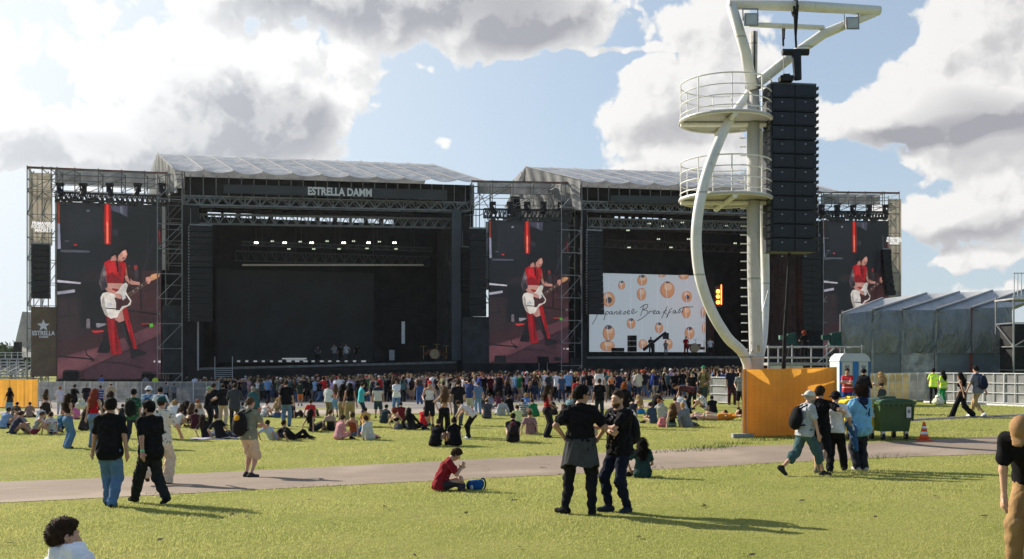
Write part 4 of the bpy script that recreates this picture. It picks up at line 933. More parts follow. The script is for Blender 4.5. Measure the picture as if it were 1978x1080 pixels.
for (px, py, dd, lb) in ((1450, 40, -.9, "square floodlight under the mast's boom, over the column"), (1645, 47, .1, "square floodlight under the mast's boom, near its free end")):
    c = mp(px, py, dd); o = empty("floodlight", c, lb, "floodlight"); m = MB()
    q = [c + Vector(v_) for v_ in ((-.20, -.12, -.20), (.20, -.12, -.20), (.16, .16, -.10), (-.16, .16, -.10))]; m.hexa(q, [p + Vector((0, .05, .40)) for p in q[:2]] + [p + Vector((0, 0, .26)) for p in q[2:]]); m.build("housing", M("lamp_grey", (.30, .31, .31), .5, .3), o)
    g2 = MB(); g2.add([c + Vector(v_) for v_ in ((-.16, -.13, -.16), (.16, -.13, -.16), (.16, -.085, .16), (-.16, -.085, .16))], [(0, 1, 2, 3)]); g2.build("glass", GL, o)
    b_ = MB(); b_.bar(c + Vector((-.22, 0, .0)), c + Vector((-.22, .05, .36)), .02); b_.bar(c + Vector((.22, 0, .0)), c + Vector((.22, .05, .36)), .02); b_.bar(c + Vector((-.24, .05, .36)), c + Vector((.24, .05, .36)), .025); b_.build("bracket", STEEL, o)
FD = Fr(1490, 30.0, 8)
DMAT = SPK
SPK = M("array_navy_black", (.010, .014, .024), .5, 0, .25, 2.5, 0, .35)
la = line_array(FD, 1491, 1577, 163, 488, -.2, 12, "huge near line array of twelve black cabinets hanging from the white mast", edge=True, depth=.7)
for c in kids(la):
    if c.name.startswith("rigging"): bpy.data.objects.remove(c)
r_ = MB(); q0, q1 = FD.s_at(1491), FD.s_at(1577)
r_.fbox(FD, q0, q1, 0, .45, FD.z_at(162, q0), FD.z_at(158, q0))
for i in range(25):
    z = FD.z_at(165 + i * 13.0, q0); r_.fbox(FD, q0 - .10, q0 - .015, -.1, .1, z - .13, z); r_.fbox(FD, q1 + .01, q1 + .03, -.1, .1, z - .10, z)
r_.build("rigging_frame", M("rig_grey", (.16, .17, .18), .5, .3), la)
scr = M("screw_grey", (.35, .37, .40), .4, .5); bo = MB()
for i in range(12):
    for x in (1511, 1556): p = FD.pt(x, 197 + i * 27.1, -.24); bo.box(p, .045, .02, .03)
bo.build("catch_bolt", scr, la)
SPK = DMAT
o = empty("chain_motor", mp(1537, 107, -.35), "black covered chain hoist hanging above the near line array", "hoist")
m = MB(); a, b = mp(1511, 101, -.35), mp(1562, 101, -.35); m.bar(a, b, .10, 8); m.build("cross_bar", SPK, o); m = MB(); m.bar(mp(1538, 104, -.35), mp(1541, 154, -.35), .15, 10, .12); m.build("motor_cover", M("navy_canvas", (.014, .02, .035), .8, 0, .2, 3, .5), o)
m = MB(); m.box(mp(1518, 153, -.3), .38, .3, .16); m.box(mp(1518, 148, -.3), .2, .2, .12); m.build("laser_box", SPK, o)
o = empty("lifting_sling", mp(1537, 10, -.4), "black straps looped over the mast's boom, carrying the hoist", "sling"); m = MB()
for x0, y0, x1, y1 in ((1534, 12, 1538, 92), (1541, 10, 1537, 70), (1512, 52, 1513, 88), (1515, 52, 1514, 75)): m.bar(mp(x0, y0, -.52 if y0 < 20 else -.0), mp(x1, y1, -.40), .035, 6)
m.tube([mp(1537 , 12 - 0, -.5) + Vector((0, .26 * math.cos(a) + .1, .24 * math.sin(a))) for a in np.linspace(0, 2 * math.pi, 17)], .035, 6); m.build("strap", BLACK, o)
m = MB(); m.bar(mp(1513, 88, -.4), mp(1514, 150, -.3), .012, 5); m.build("steel_cable", STEEL, o)
o = empty("tie_cable", mp(1511, 716, 0), "thick black cable running down from the near line array", "cable"); m = MB(); pts = [mp(1525, 488, -.3), mp(1521, 560, -.2), mp(1516, 640, -.1), mp(1510, 760, .0)]; pts[-1].z = gz(pts[-1].x, pts[-1].y); m.tube(pts, .055, 8, [.045, .05, .06, .075]); m.build("cable_sheath", BLACK2, o)
o = empty("guy_rope", mp(1478, 560, .0), "thin grey guy rope beside the white mast", "rope"); m = MB(); m.bar(mp(1484, 560, .3), mp(1449, 690, -.2), .012, 5); m.build("rope", STEEL, o)

# ================================================================== orange hoardings, barriers, bins
def orange_mat():
    m, n, b = base_mat("orange_fabric"); co = n.n('ShaderNodeTexCoord').outputs['Object']
    f = n.ss(n.noise(co, 1.2, 5, .6), .3, .7, .9, 1.08); X, Y, Z = n.sep(co)
    st = n.ss(n.m('SINE', n.m('MULTIPLY', n.m('ADD', X, n.m('MULTIPLY', Y, .9)), 34.0)), .80, 1.0, 1.0, .90); hz = n.ss(n.m('SINE', n.m('MULTIPLY', Z, 60.0)), .7, 1.0, 1.0, .96)
    cm = n.n('ShaderNodeVectorMath', operation='SCALE'); cm.inputs[0].default_value = (.80, .40, .065); n.put(cm.inputs['Scale'], n.m('MULTIPLY', n.m('MULTIPLY', f, st), hz))
    n.t.links.new(cm.outputs[0], b.inputs['Base Color']); b.inputs['Roughness'].default_value = .8
    tr = n.n('ShaderNodeBsdfTranslucent'); n.t.links.new(cm.outputs[0], tr.inputs[0]); mx = n.n('ShaderNodeMixShader'); mx.inputs[0].default_value = .42
    bp = n.n('ShaderNodeBump'); bp.inputs['Strength'].default_value = .5; bp.inputs['Distance'].default_value = .03; n.put(bp.inputs['Height'], n.noise(co, 2.2, 4, .6)); n.t.links.new(bp.outputs[0], b.inputs['Normal'])
    n.t.links.new(b.outputs[0], mx.inputs[1]); n.t.links.new(tr.outputs[0], mx.inputs[2]); n.t.links.new(mx.outputs[0], n.t.nodes['Material Output'].inputs[0]); return m
ORG = orange_mat()
def hoarding(label, panels, base, feet=()):
    """panels: pairs of ground corners with heights; each side is one cloth panel on posts"""
    o = empty("hoarding", base, label, "hoarding")
    for (a, b, ha, hb) in panels:
        m = MB(); n = 14; vs = []; rr = random.Random(int(a.x * 10)); d = (b - a); nn = Vector((-d.y, d.x, 0)).normalized()
        for i in range(n + 1):
            u = i / n; p = a.lerp(b, u); k = .02 * math.sin(u * 17) + .012 * math.sin(u * 41); h = ha + (hb - ha) * u + .012 * math.sin(u * 9) - .02 * math.sin(math.pi * ((u * 2) % 1)); zg = gz(p.x, p.y) + .03
            for w_ in (0, .02): vs += [(p.x + nn.x * (k + w_), p.y + nn.y * (k + w_), zg), (p.x + nn.x * (k * .5 + w_), p.y + nn.y * (k * .5 + w_), zg + h)]
        fs = []
        for i in range(n): q = 4 * i; fs += [(q, q + 4, q + 5, q + 1), (q + 1, q + 5, q + 7, q + 3)]
        m.add(vs, fs); m.build("cloth_panel", ORG, o)
        for p, h in ((a, ha), (b, hb)):
            m = MB(); zg = gz(p.x, p.y); m.bar((p.x + nn.x * .07, p.y + nn.y * .07, zg), (p.x + nn.x * .07, p.y + nn.y * .07, zg + h + .02), .022, 8); m.build("post", STEEL, o)
    for p in feet:
        m = MB(); m.box((p.x, p.y, gz(p.x, p.y) + .06), .62, .22, .12, .1); m.build("foot_block", M("concrete_block", (.28, .28, .28), .9), o)
    return o
oa, ob = on_ground(1436, 845), on_ground(1629, 843); ob = Vector((ob.x, oa.y + .25, 0)); oc = ob + Vector((.06, .30, 0)); od = oa + Vector((.26, 1.15, 0))
H0 = (845 - 715) / FPX * oa.y
hoarding("box of orange cloth hoarding around the white mast's foot", [(oa, ob, H0, H0), (ob, oc, H0, H0), (oc, od, H0, H0), (od, oa, H0, H0)], Vector(((oa.x + ob.x) / 2, oa.y, gz((oa.x + ob.x) / 2, oa.y))), [oa + Vector((-.05, -.06, 0))])
p0, p1 = at(-40, 780, 66), at(73, 780, 66); p0.z = p1.z = 0
hoarding("low orange cloth hoarding by the left scaffold, behind the sitting groups".replace("left ", "beige "), [(p0, p0.lerp(p1, .5), 1.85, 1.85), (p0.lerp(p1, .5), p1, 1.85, 1.85)], Vector((p1.x, p1.y, gz(p1.x, p1.y))))

MESH = M("barrier_sheet", (.46, .47, .47), .5, .1, .25, 1.2, .2, .3, .55); MESHY = M("barrier_sheet_yellow", (.62, .55, .36), .5, .1, .25, 1.2, .2, .3, .5)
def barrier(a, b, h, label, grp, mat=MESH, rows=3, cols=2, feet=True):
    c = (a + b) / 2; o = empty("barrier_panel", (c.x, c.y, gz(c.x, c.y)), label, "barrier", grp); d = (b - a).normalized(); nn = Vector((-d.y, d.x, 0))
    za, zb_ = gz(a.x, a.y), gz(b.x, b.y); A, B = Vector((a.x, a.y, za)), Vector((b.x, b.y, zb_)); up = Vector((0, 0, h))
    f_ = MB()
    for k in range(cols + 1): p = A.lerp(B, k / cols); f_.bar(p, p + up, .028)
    for k in range(rows + 1): z = Vector((0, 0, .06 + (h - .06) * k / rows)); f_.bar(A + z, B + z, .026)
    f_.build("frame", M("barrier_frame", (.60, .61, .62), .4, .4, .15, 1.5), o)
    s_ = MB(); q = nn * .05; s_.add([A + q + Vector((0, 0, .08)), B + q + Vector((0, 0, .08)), B + q + up * .98, A + q + up * .98, A + q * 1.4 + Vector((0, 0, .08)), B + q * 1.4 + Vector((0, 0, .08)), B + q * 1.4 + up * .98, A + q * 1.4 + up * .98], [(0, 1, 2, 3), (7, 6, 5, 4), (3, 2, 6, 7)]); s_.build("sheet", mat, o)
    if feet:
        for p in (A.lerp(B, .08), A.lerp(B, .92)): g2 = MB(); g2.box((p.x - nn.x * .25, p.y - nn.y * .25, p.z + .02), .12, .7, .04, math.atan2(d.y, d.x)); g2.build("foot", STEEL, o)
xsR = [1634, 1676, 1716, 1757, 1788, 1824, 1862, 1900, 1940, 1984, 2030]; ysR = [776, 776, 775.5, 775, 774.5, 776, 777.5, 779, 781, 783, 785]
nm = ["yellowish sheeted barrier just behind the orange box", "yellowish sheeted barrier behind the blonde woman", "yellowish sheeted barrier with a sunlit top", "grey sheeted barrier set back like a gate", "grey sheeted barrier behind the two yellow vests", "grey sheeted barrier behind the white sack", "pale barrier behind the woman in black trousers", "pale barrier beside the man with a dark backpack", "pale barrier past the walking couple", "pale barrier nearest the scaffold stair"]
for i in range(10): a, b = on_ground(xsR[i], ysR[i]), on_ground(xsR[i + 1], ysR[i + 1]); barrier(a, b.lerp(a, .02), 1.40, nm[i], "sheeted barriers along the tent", MESHY if i < 3 else MESH, 3, 2 if i > 2 else 3)
kb = MB(); 
for i in range(4, 10): a, b = on_ground(xsR[i], ysR[i] + 3), on_ground(xsR[i + 1], ysR[i + 1] + 3); kb.hexa([a, b, b + Vector((0, .25, 0)), a + Vector((0, .25, 0))], [q + Vector((0, 0, .07)) for q in (a, b, b + Vector((0, .25, 0)), a + Vector((0, .25, 0)))])
tag(kb.build("white_kerb", M("white_kerb_paint", (.66, .66, .66), .7)), kind='structure')
barrier(on_ground(1372, 778), on_ground(1409, 780), 1.35, "single pale sheeted barrier beside the man in dark red trousers", "loose barriers", MESH, 3, 1)
for i in range(7):
    x0, x1 = 74 + i * 50, 74 + (i + 1) * 50 - 1; a, b = at(x0, 0, 80 - i * .3), at(x1, 0, 80 - (i + 1) * .3); a.z = b.z = 0
    barrier(a, b, 1.55, ["grey barrier beside the orange hoarding under the brown banner", "grey barrier under the near end of the biggest screen", "grey barrier under the middle of the biggest screen", "grey barrier under the guitarist's boots on the biggest screen", "grey barrier behind the white bucket hat", "grey barrier behind two people in grey shirts", "grey barrier behind the man in white T-shirt and black shorts"][i], "grey barriers under the biggest screen", MESH, 3, 2)

def dumpster(px, py, label, mat, lidm, yaw, lid_open=False):
    p = on_ground(px, py); o = empty("wheeled_bin", p, label, "rubbish bin", None, yaw); w_, d_, h_ = .98, 1.10, 1.16
    m = MB(); z0, z1 = .24, 1.02
    m.hexa([(-.40, -.42, z0), (.40, -.42, z0), (.40, .42, z0), (-.40, .42, z0)], [(-.48, -.53, z1), (.48, -.53, z1), (.48, .53, z1), (-.48, .53, z1)])
    for x in (-.49, .45): m.hexa([(x + .02, -.46, z0 + .3), (x + .06, -.46, z0 + .3), (x + .06, -.40, z0 + .3), (x + .02, -.40, z0 + .3)], [(x, -.56, z1), (x + .05, -.56, z1), (x + .05, -.48, z1), (x, -.48, z1)])
    m.build("body", mat, o, local=True)
    m = MB(); m.hexa([(-.53, -.59, z1 - .02), (.53, -.59, z1 - .02), (.53, .59, z1 - .02), (-.53, .59, z1 - .02)], [(-.53, -.59, z1 + .05), (.53, -.59, z1 + .05), (.53, .59, z1 + .05), (-.53, .59, z1 + .05)])
    for i in range(7): m.box((-.42 + i * .14, -.60, z1 - .035), .05, .03, .07)
    m.build("rim", mat, o, local=True)
    m = MB(); vs = []; n = 8
    for i in range(n + 1):
        a = math.pi * i / n
        for y in (-.54, .54): vs.append((-.48 * math.cos(a), y, z1 + .055 + .09 * math.sin(a)))
    fs = [(2 * i, 2 * i + 2, 2 * i + 3, 2 * i + 1) for i in range(n)] + [tuple(range(0, 2 * n + 2, 2)), tuple(range(2 * n + 1, 0, -2))]; m.add(vs, fs)
    m.box((-.12, -.2, z1 + .17), .35, .3, .05); m.build("lid", lidm, o, local=True)
    for x in (-.33, .33):
        for y in (-.38, .38):
            m = MB(); m.bar((x - .03, y, .10), (x + .03, y, .10), .10, 14); wh = m.build("wheel", M("rubber", (.012, .012, .012), .8), o, local=True)
            f_ = MB(); f_.box((x, y, .19), .10, .10, .10); f_.bar((x - .05, y, .10), (x + .05, y, .10), .035, 8); f_.build("fork", M("zinc", (.5, .5, .5), .4, .7), wh, local=True)
    m = MB(); m.box((.34, -.55 + .02, .78), .13, .012, .30); m.build("notice", M("paper_white", (.72, .72, .70), .7), o, local=True)
    m = MB(); m.box((.34, -.545 + .005, .80), .07, .012, .09); m.build("notice_mark", M("print_grey", (.2, .2, .2), .7), o, local=True)
    return o
BGR = M("bin_green", (.035, .085, .028), .45, 0, .12, 3.0, 0, .4); BYE = M("bin_yellow", (.72, .50, .03), .45, 0, .10, 3.0, 0, .4); BGL = M("lid_green", (.03, .09, .05), .45, 0, .12, 3.0, 0, .4)
dumpster(1716, 848, "green wheeled rubbish bin with a white notice, next to the yellow one", BGR, BGL, R(4))
dumpster(1652, 847, "yellow wheeled rubbish bin behind the man in light blue", BYE, BYE, R(2))
p = on_ground(1785, 851); o = empty("traffic_cone", p, "orange traffic cone with two white bands on the grass", "cone")
m = MB(); m.box(p + Vector((0, 0, .02)), .36, .36, .04); m.build("base", M("cone_orange", (.75, .09, .02), .5, 0, .1), o)
def ring(z0, z1, r0, r1, mt, nm_):
    m = MB(); m.bar(p + Vector((0, 0, z0)), p + Vector((0, 0, z1)), r0, 18, r1); return m.build(nm_, mt, o, True)
rz = lambda z: .135 - .105 * (z - .04) / .47
for z0, z1, mt, nm_ in ((.04, .17, "cone_orange", "cone_body"), (.17, .25, "white_paint", "white_band"), (.25, .33, "cone_orange", "cone_body"), (.33, .40, "white_paint", "white_band"), (.40, .51, "cone_orange", "cone_body")): ring(z0, z1, rz(z0), rz(z1), MATS[mt], nm_)
o = empty("cable_cover", on_ground(1860, 809), "long low grey cable cover lying across the grass past the bins", "cable cover"); m = MB()
cvs = [(1752, 814.5), (1800, 811.8), (1850, 809.3), (1900, 807.3), (1950, 805.4), (1990, 804)]
for i in range(5):
    a, b = on_ground(*cvs[i]), on_ground(*cvs[i + 1]); m.hexa([a, b, b + Vector((0, .55, 0)), a + Vector((0, .55, 0))], [a + Vector((0, .14, .06)), b + Vector((0, .14, .06)), b + Vector((0, .41, .06)), a + Vector((0, .41, .06))])
m.build("cover_strip", M("grey_rubber", (.13, .125, .13), .8), o)

# ================================================================== grey tent, riser, toilet, scaffold stair, far things
def tent_mat():
    m, n, b = base_mat("grey_tarpaulin"); co = n.n('ShaderNodeTexCoord').outputs['Object']
    f = n.ss(n.noise(co, .9, 5, .6), .3, .7, .82, 1.12); cm = n.n('ShaderNodeVectorMath', operation='SCALE'); cm.inputs[0].default_value = (.20, .225, .25); n.put(cm.inputs['Scale'], f)
    n.t.links.new(cm.outputs[0], b.inputs['Base Color']); b.inputs['Roughness'].default_value = .33; b.inputs['Specular IOR Level'].default_value = .6
    bp = n.n('ShaderNodeBump'); bp.inputs['Strength'].default_value = 1.0; bp.inputs['Distance'].default_value = .5; n.put(bp.inputs['Height'], n.noise(n.v('MULTIPLY', co, (1.0, 1.0, .5)), .8, 4, .55, 0, 1.6)); n.t.links.new(bp.outputs[0], b.inputs['Normal']); return m
TENT = tent_mat(); DT = 64.0
tn = empty("marquee_tent", at(1790, 775, DT), "long grey tarpaulin tent with ribbed roof behind the barriers", "tent")
ev = [(1626, 607), (1686, 599), (1744, 598), (1809, 598), (1877, 595), (1957, 592)]; rdg = [(1705, 577), (1790, 567), (1853, 564.5), (1917, 562), (1983, 559), (2060, 556)]
def tp(px, py, dd=0.0): return at(px, py, DT + dd)
vs = []; fs = []; sub = 5; rows = 6; N = 5 * sub
for i in range(N + 1):
    k = min(i // sub, 4); u = (i - k * sub) / sub
    e = tp(*ev[k]).lerp(tp(*ev[k + 1]), u); rg_ = tp(*rdg[k], 7).lerp(tp(*rdg[k + 1], 7), u); sg = math.sin(math.pi * u) * .6
    for j in range(rows + 1): q = j / rows; p = e.lerp(rg_, q); p.z -= sg * (math.sin(math.pi * (.25 + .75 * q))); vs.append(p)
    b_ = e.copy(); b_.y += 16; b_.x += 5.9; vs.append(b_)
for i in range(N):
    for j in range(rows + 1): q = i * (rows + 2) + j; fs.append((q, q + rows + 2, q + rows + 3, q + 1))
m = MB(); m.add(vs, fs); m.build("roof", M("grey_roof_tarp", (.40, .41, .42), .5, 0, .15, .8, .5, .35), tn, True)
for k in range(5):
    m = MB(); vs = []; n = 10; zl = tp(0, 682).z
    for i in range(n + 1):
        u = i / n; e = tp(*ev[k]).lerp(tp(*ev[k + 1]), u)
        for j in range(6):
            q = j / 5; bul = .40 * math.sin(math.pi * u) * math.sin(math.pi * q) + .13 * math.sin(u * 13 + q * 4 + k) * (1 - u * .5) + .04 * math.sin(u * 29 - q * 6 + 2 * k); vs.append((e.x, e.y + .05 - bul, (e.z - .03) * (1 - q) + zl * q))
    m.add(vs, [(i * 6 + j, i * 6 + j + 1, (i + 1) * 6 + j + 1, (i + 1) * 6 + j) for i in range(n) for j in range(5)]); m.build("wall_panel", TENT, tn, True)
    a, b = tp(ev[k][0] + .6, 684), tp(ev[k + 1][0] - .6, 684); zg = gz(a.x, a.y); m = MB()
    m.add([(a.x, a.y + .15, zg), (b.x, b.y + .15, zg), (b.x, b.y + .15, zl + .05), (a.x, a.y + .15, zl + .05)], [(0, 1, 2, 3)]); m.build("lower_panel", M("clear_plastic", (.42, .45, .47), .12, 0, .5, 1.6, .6, .8, .3) if k == 2 else M("tarp_low", (.13, .165, .19), .4, 0, .2, 1.0, .6, .5), tn)
    c = MB(); e = tp(*ev[k]); c.box((e.x, e.y + .12, (e.z + zg) / 2), .16, .1, e.z - zg); c.build("post", M("tent_post_red", (.22, .06, .05), .6) if k in (4,) else STEEL, tn)
    r2 = MB(); r2.bar(tp(*ev[k]) + Vector((0, -.03, .05)), tp(*rdg[k], 7) + Vector((0, 0, .05)), .07); r2.build("roof_rib", M("rib_tarp", (.26, .27, .28), .5), tn)
m = MB(); e = tp(*ev[0]); g0 = gz(e.x, e.y); bk = e + Vector((5.9, 16, 0)); rr0 = tp(*rdg[0], 7); m.add([(e.x, e.y, g0), (bk.x, bk.y, g0), bk, rr0, e], [(0, 1, 2, 3, 4)]); m.build("end_wall", TENT, tn)
# camera riser
DRZ = 58.0; zt = at(0, 700, DRZ).z; a = at(1484, 700, DRZ); b = at(1668, 700, DRZ)
rs = empty("camera_riser", ((a.x + b.x) / 2, DRZ + 1, gz((a.x + b.x) / 2, DRZ)), "scaffold camera platform with grey railings behind the orange box", "platform")
m = MB(); m.box(((a.x + b.x) / 2, DRZ + 1.5, zt - .1), b.x - a.x, 3.0, .16); m.build("deck", M("riser_deck", (.30, .29, .28), .7), rs)
m = MB(); m.box((a.x + 1.1, DRZ + .1, zt - .55), 1.9, .04, .7); m.build("skirt_sheet", M("pale_sheet", (.6, .6, .58), .7), rs)
m = MB(); zr = at(0, 670, DRZ).z; zm = at(0, 691, DRZ).z
for x in (1484, 1530, 1597, 1665): p = at(x, 700, DRZ); m.bar((p.x, DRZ, gz(p.x, DRZ)), (p.x, DRZ, zr + .1), .045, 6); m.bar((p.x, DRZ + 3, gz(p.x, DRZ)), (p.x, DRZ + 3, zr), .045, 6)
for y in (DRZ, DRZ + 3):
    for z in (zr, zm, zt - .6): m.bar((a.x, y, z), (b.x, y, z), .045, 6)
[m.bar((x, DRZ, z), (x, DRZ + 3, z), .045, 6) for x in (a.x, b.x) for z in (zr, zm)]
m.bar((a.x, DRZ, zt - .1), (a.x + .8, DRZ, gz(a.x, DRZ)), .04, 6); m.bar(at(1612, 672, DRZ), at(1580, 700, DRZ), .04, 6); m.build("railing", M("riser_tube", (.40, .40, .41), .45, .5, .15), rs)
CAN = M("dark_green_canvas", (.012, .055, .045), .75, 0, .25, 3.0, .5); CANL = M("pale_green_canvas", (.10, .20, .16), .75, 0, .25, 3.0, .4)
def tv_camera(px, py, wpx, label, flip):
    c = at(px, py, DRZ + 1.2); o = empty("covered_camera", Vector((c.x, c.y, zt)), label, "camera"); k = wpx / FPX * DRZ
    m = MB(); m.hexa([c + Vector((-.28 * k, -.25, -.30 * k)), c + Vector((.30 * k, -.25, -.30 * k)), c + Vector((.30 * k, .3, -.30 * k)), c + Vector((-.28 * k, .3, -.30 * k))], [c + Vector((-.18 * k, -.18, .28 * k)), c + Vector((.26 * k, -.18, .36 * k)), c + Vector((.26 * k, .2, .36 * k)), c + Vector((-.18 * k, .2, .28 * k))]); m.build("rain_cover", CAN, o)
    m = MB(); s_ = -1 if flip else 1; m.hexa([c + Vector((-.62 * k, -.15, -.02 * k)), c + Vector((-.26 * k, -.2, -.06 * k)), c + Vector((-.26 * k, .2, -.06 * k)), c + Vector((-.62 * k, .15, -.02 * k))], [c + Vector((-.62 * k, -.15, .20 * k)), c + Vector((-.26 * k, -.2, .24 * k)), c + Vector((-.26 * k, .2, .24 * k)), c + Vector((-.62 * k, .15, .20 * k))]); m.build("lens_hood", CANL if not flip else CAN, o)
    m = MB(); m.hexa([c + Vector((.2 * k, -.1, -.45 * k)), c + Vector((.55 * k, -.1, -.42 * k)), c + Vector((.55 * k, .1, -.42 * k)), c + Vector((.2 * k, .1, -.45 * k))], [c + Vector((.2 * k, -.1, -.2 * k)), c + Vector((.5 * k, -.1, -.36 * k)), c + Vector((.5 * k, .1, -.36 * k)), c + Vector((.2 * k, .1, -.2 * k))]); m.build("cover_flap", CAN, o)
    for dx_, dy_ in ((-.35, -.3), (.35, -.3), (0, .4)): m = MB(); m.bar(c + Vector((0, 0, -.3 * k)), (c.x + dx_, c.y + dy_, zt), .04, 6); m.build("tripod_leg", BLACK2, o)
tv_camera(1527, 655, 36, "pale green covered camera, beside the red-haired operator", False); tv_camera(1612, 655, 40, "dark green covered camera nearest the grey tent", True)
# portable toilet
DP = 47.0; c = at(1641, 700, DP); zg = gz(c.x, DP); zt_ = at(0, 683, DP).z; wpt = 58 / FPX * DP
o = empty("portable_toilet", (c.x, DP, zg), "white and blue portable toilet behind the orange box", "portable toilet")
PW = M("toilet_white", (.50, .52, .54), .5, 0, .06, 2.0); PB = M("toilet_blue", (.02, .16, .46), .5, 0, .1, 2.0)
zs = at(0, 698, DP).z; m = MB(); m.box((c.x, DP, (zg + zs) / 2), wpt, wpt, zs - zg); m.build('cabin', PW, o)
for x0, x1 in ((-.505, -.45), (-.05, .11), (.45, .505)): m = MB(); m.box((c.x + (x0 + x1) / 2 * wpt, DP - wpt / 2 - .02, (zg + zs) / 2), (x1 - x0) * wpt, .05, zs - zg - .02); m.build('blue_strip', PB, o)
m = MB(); vs = []; n = 8
for i in range(n + 1):
    a = math.pi * i / n
    for y in (-wpt / 2 - .04, wpt / 2 + .04): vs.append((c.x - (wpt / 2 + .03) * math.cos(a) * (1 - .1 * math.sin(a)), DP + y * (1 - .12 * math.sin(a)), zs + (zt_ - zs) * min(1, math.sin(a) * 1.5)))
m.add(vs, [(2 * i, 2 * i + 2, 2 * i + 3, 2 * i + 1) for i in range(n)] + [tuple(range(0, 2 * n + 2, 2)), tuple(range(2 * n + 1, 0, -2))]); m.build("roof", PW, o)
for x0, x1 in ((-.42, -.10), (.14, .42)):
    m = MB(); m.box((c.x + (x0 + x1) / 2 * wpt, DP - wpt / 2 - .02, (zg + zs) / 2), (x1 - x0) * wpt, .05, zs - zg - .1); pn = m.build("door_panel", PW, o)
    m = MB(); xc = c.x + (x0 + x1) / 2 * wpt; zc = at(0, 712, DP).z
    for k in (-1, 1): m.bar((xc - .09, DP - wpt / 2 - .06, zc - .12 * k), (xc + .09, DP - wpt / 2 - .06, zc + .12 * k), .018)
    for k in (-.12, .12): m.bar((xc - .1, DP - wpt / 2 - .06, zc + k), (xc + .1, DP - wpt / 2 - .06, zc + k), .016)
    m.build("emblem", M("print_dark", (.08, .10, .14), .6), pn)
# scaffold stair tower at the frame's end
DS = 60.0; o = empty("scaffold_stair", at(1985, 760, DS), "scaffold stair tower with railed top platform beside the grey tent", "scaffold tower"); m = MB()
FS = Fr(1958, DS, 0); q1 = 2.4; zt_ = FS.z_at(578, 0); lattice(m, FS, 0, q1, 0, 2.2, gz(30, DS), zt_, 1, 4, .055); m.build("frame_lattice", STEEL, o)
m = MB(); m.fbox(FS, -.05, q1, -.05, 2.3, zt_ - .02, zt_ + .08); m.build("platform", STEELL, o); m = MB(); zr = FS.z_at(528, 0)
for k in range(12): m.bar(FS.P(q1 * k / 11, -.06, zt_ + .08), FS.P(q1 * k / 11, -.06, zr), .03)
for z in (zr, zt_ + .2): m.bar(FS.P(-.05, -.06, z), FS.P(q1, -.06, z), .04)
m.build("railing", STEELL, o); m = MB(); m.fbox(FS, .15, q1, .3, 2.0, gz(30, DS), zt_ - 1.5); m.build("dark_sheet", BLACK2, o)
# far small tent, grandstand and trees at the near edge
o = empty("gable_tent", at(42, 735, 112), "pale striped gable tent end behind the brown banner scaffold", "tent"); m = MB(); A = [at(29, 690, 112), at(29, 662, 112), at(43, 602, 112), at(60, 640, 112), at(60, 690, 112)]
m.add(A + [p + Vector((3, 8, 0)) for p in A], [(0, 1, 2, 3, 4), (9, 8, 7, 6, 5), (1, 6, 7, 2), (2, 7, 8, 3)]); m.build("canopy", GAUZE, o); m = MB(); q = at(36, 690, 112); m.box((q.x, q.y - .2, q.z + .4), .9, .1, 2.6); m.build("dark_door", BLACK2, o)
m = MB()
for x in (29, 60): p = at(x, 690, 112); m.bar((p.x, p.y, gz(p.x, 112)), p, .1)
m.build("post", STEEL, o)
o = empty("grandstand", at(15, 745, 100), "grey metal grandstand of scaffold and seats behind the orange hoarding", "grandstand"); m = MB(); FG = Fr(-60, 100, 4)
for i in range(7): px_box(m, FG, -60, 52 - i * 2, 728 - i * 6, 731 - i * 6, i * .8, .7)
m.build("tier", M("stand_grey", (.42, .43, .44), .6, .2, .2, 1.5), o); m = MB(); lattice(m, FG, 0, FG.s_at(50), 0, 5, gz(-45, 100), FG.z_at(700, 2), 6, 3, .05); m.build("frame_lattice", STEELL, o); m = MB()
for i in range(9): x = -50 + i * 12; m.bar(FG.pt(x, 692, 5), FG.pt(x, 680, 5), .05)
m.bar(FG.pt(-60, 681, 5), FG.pt(50, 681, 5), .05); m.bar(FG.pt(-60, 686, 5), FG.pt(50, 686, 5), .04); m.build("railing", STEELL, o)
LEAF = M("tree_leaves", (.045, .070, .025), .9, 0, .5, .8, 0, .1, .3); BARK = M("bark", (.10, .075, .05), .95, 0, .3, 3.0)
def tree(x, y, h, rad, label, seed):
    r_ = random.Random(seed); z = gz(x, y); o = empty("tree", (x, y, z), label, "tree", "trees far behind the grandstand"); m = MB(); m.bar((x, y, z), (x, y, z + h * .55), .25, 7, .12)
    for i in range(5): a = r_.uniform(0, 6.28); m.bar((x, y, z + h * (.3 + .05 * i)), (x + rad * .6 * math.cos(a), y + rad * .6 * math.sin(a), z + h * (.55 + .07 * i)), .1, 5, .03)
    m.build("trunk", BARK, o); c = MB(); cl = [(r_.gauss(0, .42) * rad, r_.gauss(0, .42) * rad, h * (.62 + r_.gauss(0, .15))) for _ in range(34)]
    for (a, b, e) in cl:
        for _ in range(42):
            p = Vector((x + a + r_.gauss(0, rad * .17), y + b + r_.gauss(0, rad * .17), z + e + r_.gauss(0, h * .055))); u = Vector((r_.gauss(0, 1), r_.gauss(0, 1), r_.gauss(0, 1))).normalized() * .30; v_ = Vector((r_.gauss(0, 1), r_.gauss(0, 1), r_.gauss(0, 1))).normalized() * .22
            c.add([p - u, p - v_, p + u, p + v_], [(0, 1, 2, 3)])
    c.build("crown", LEAF, o)
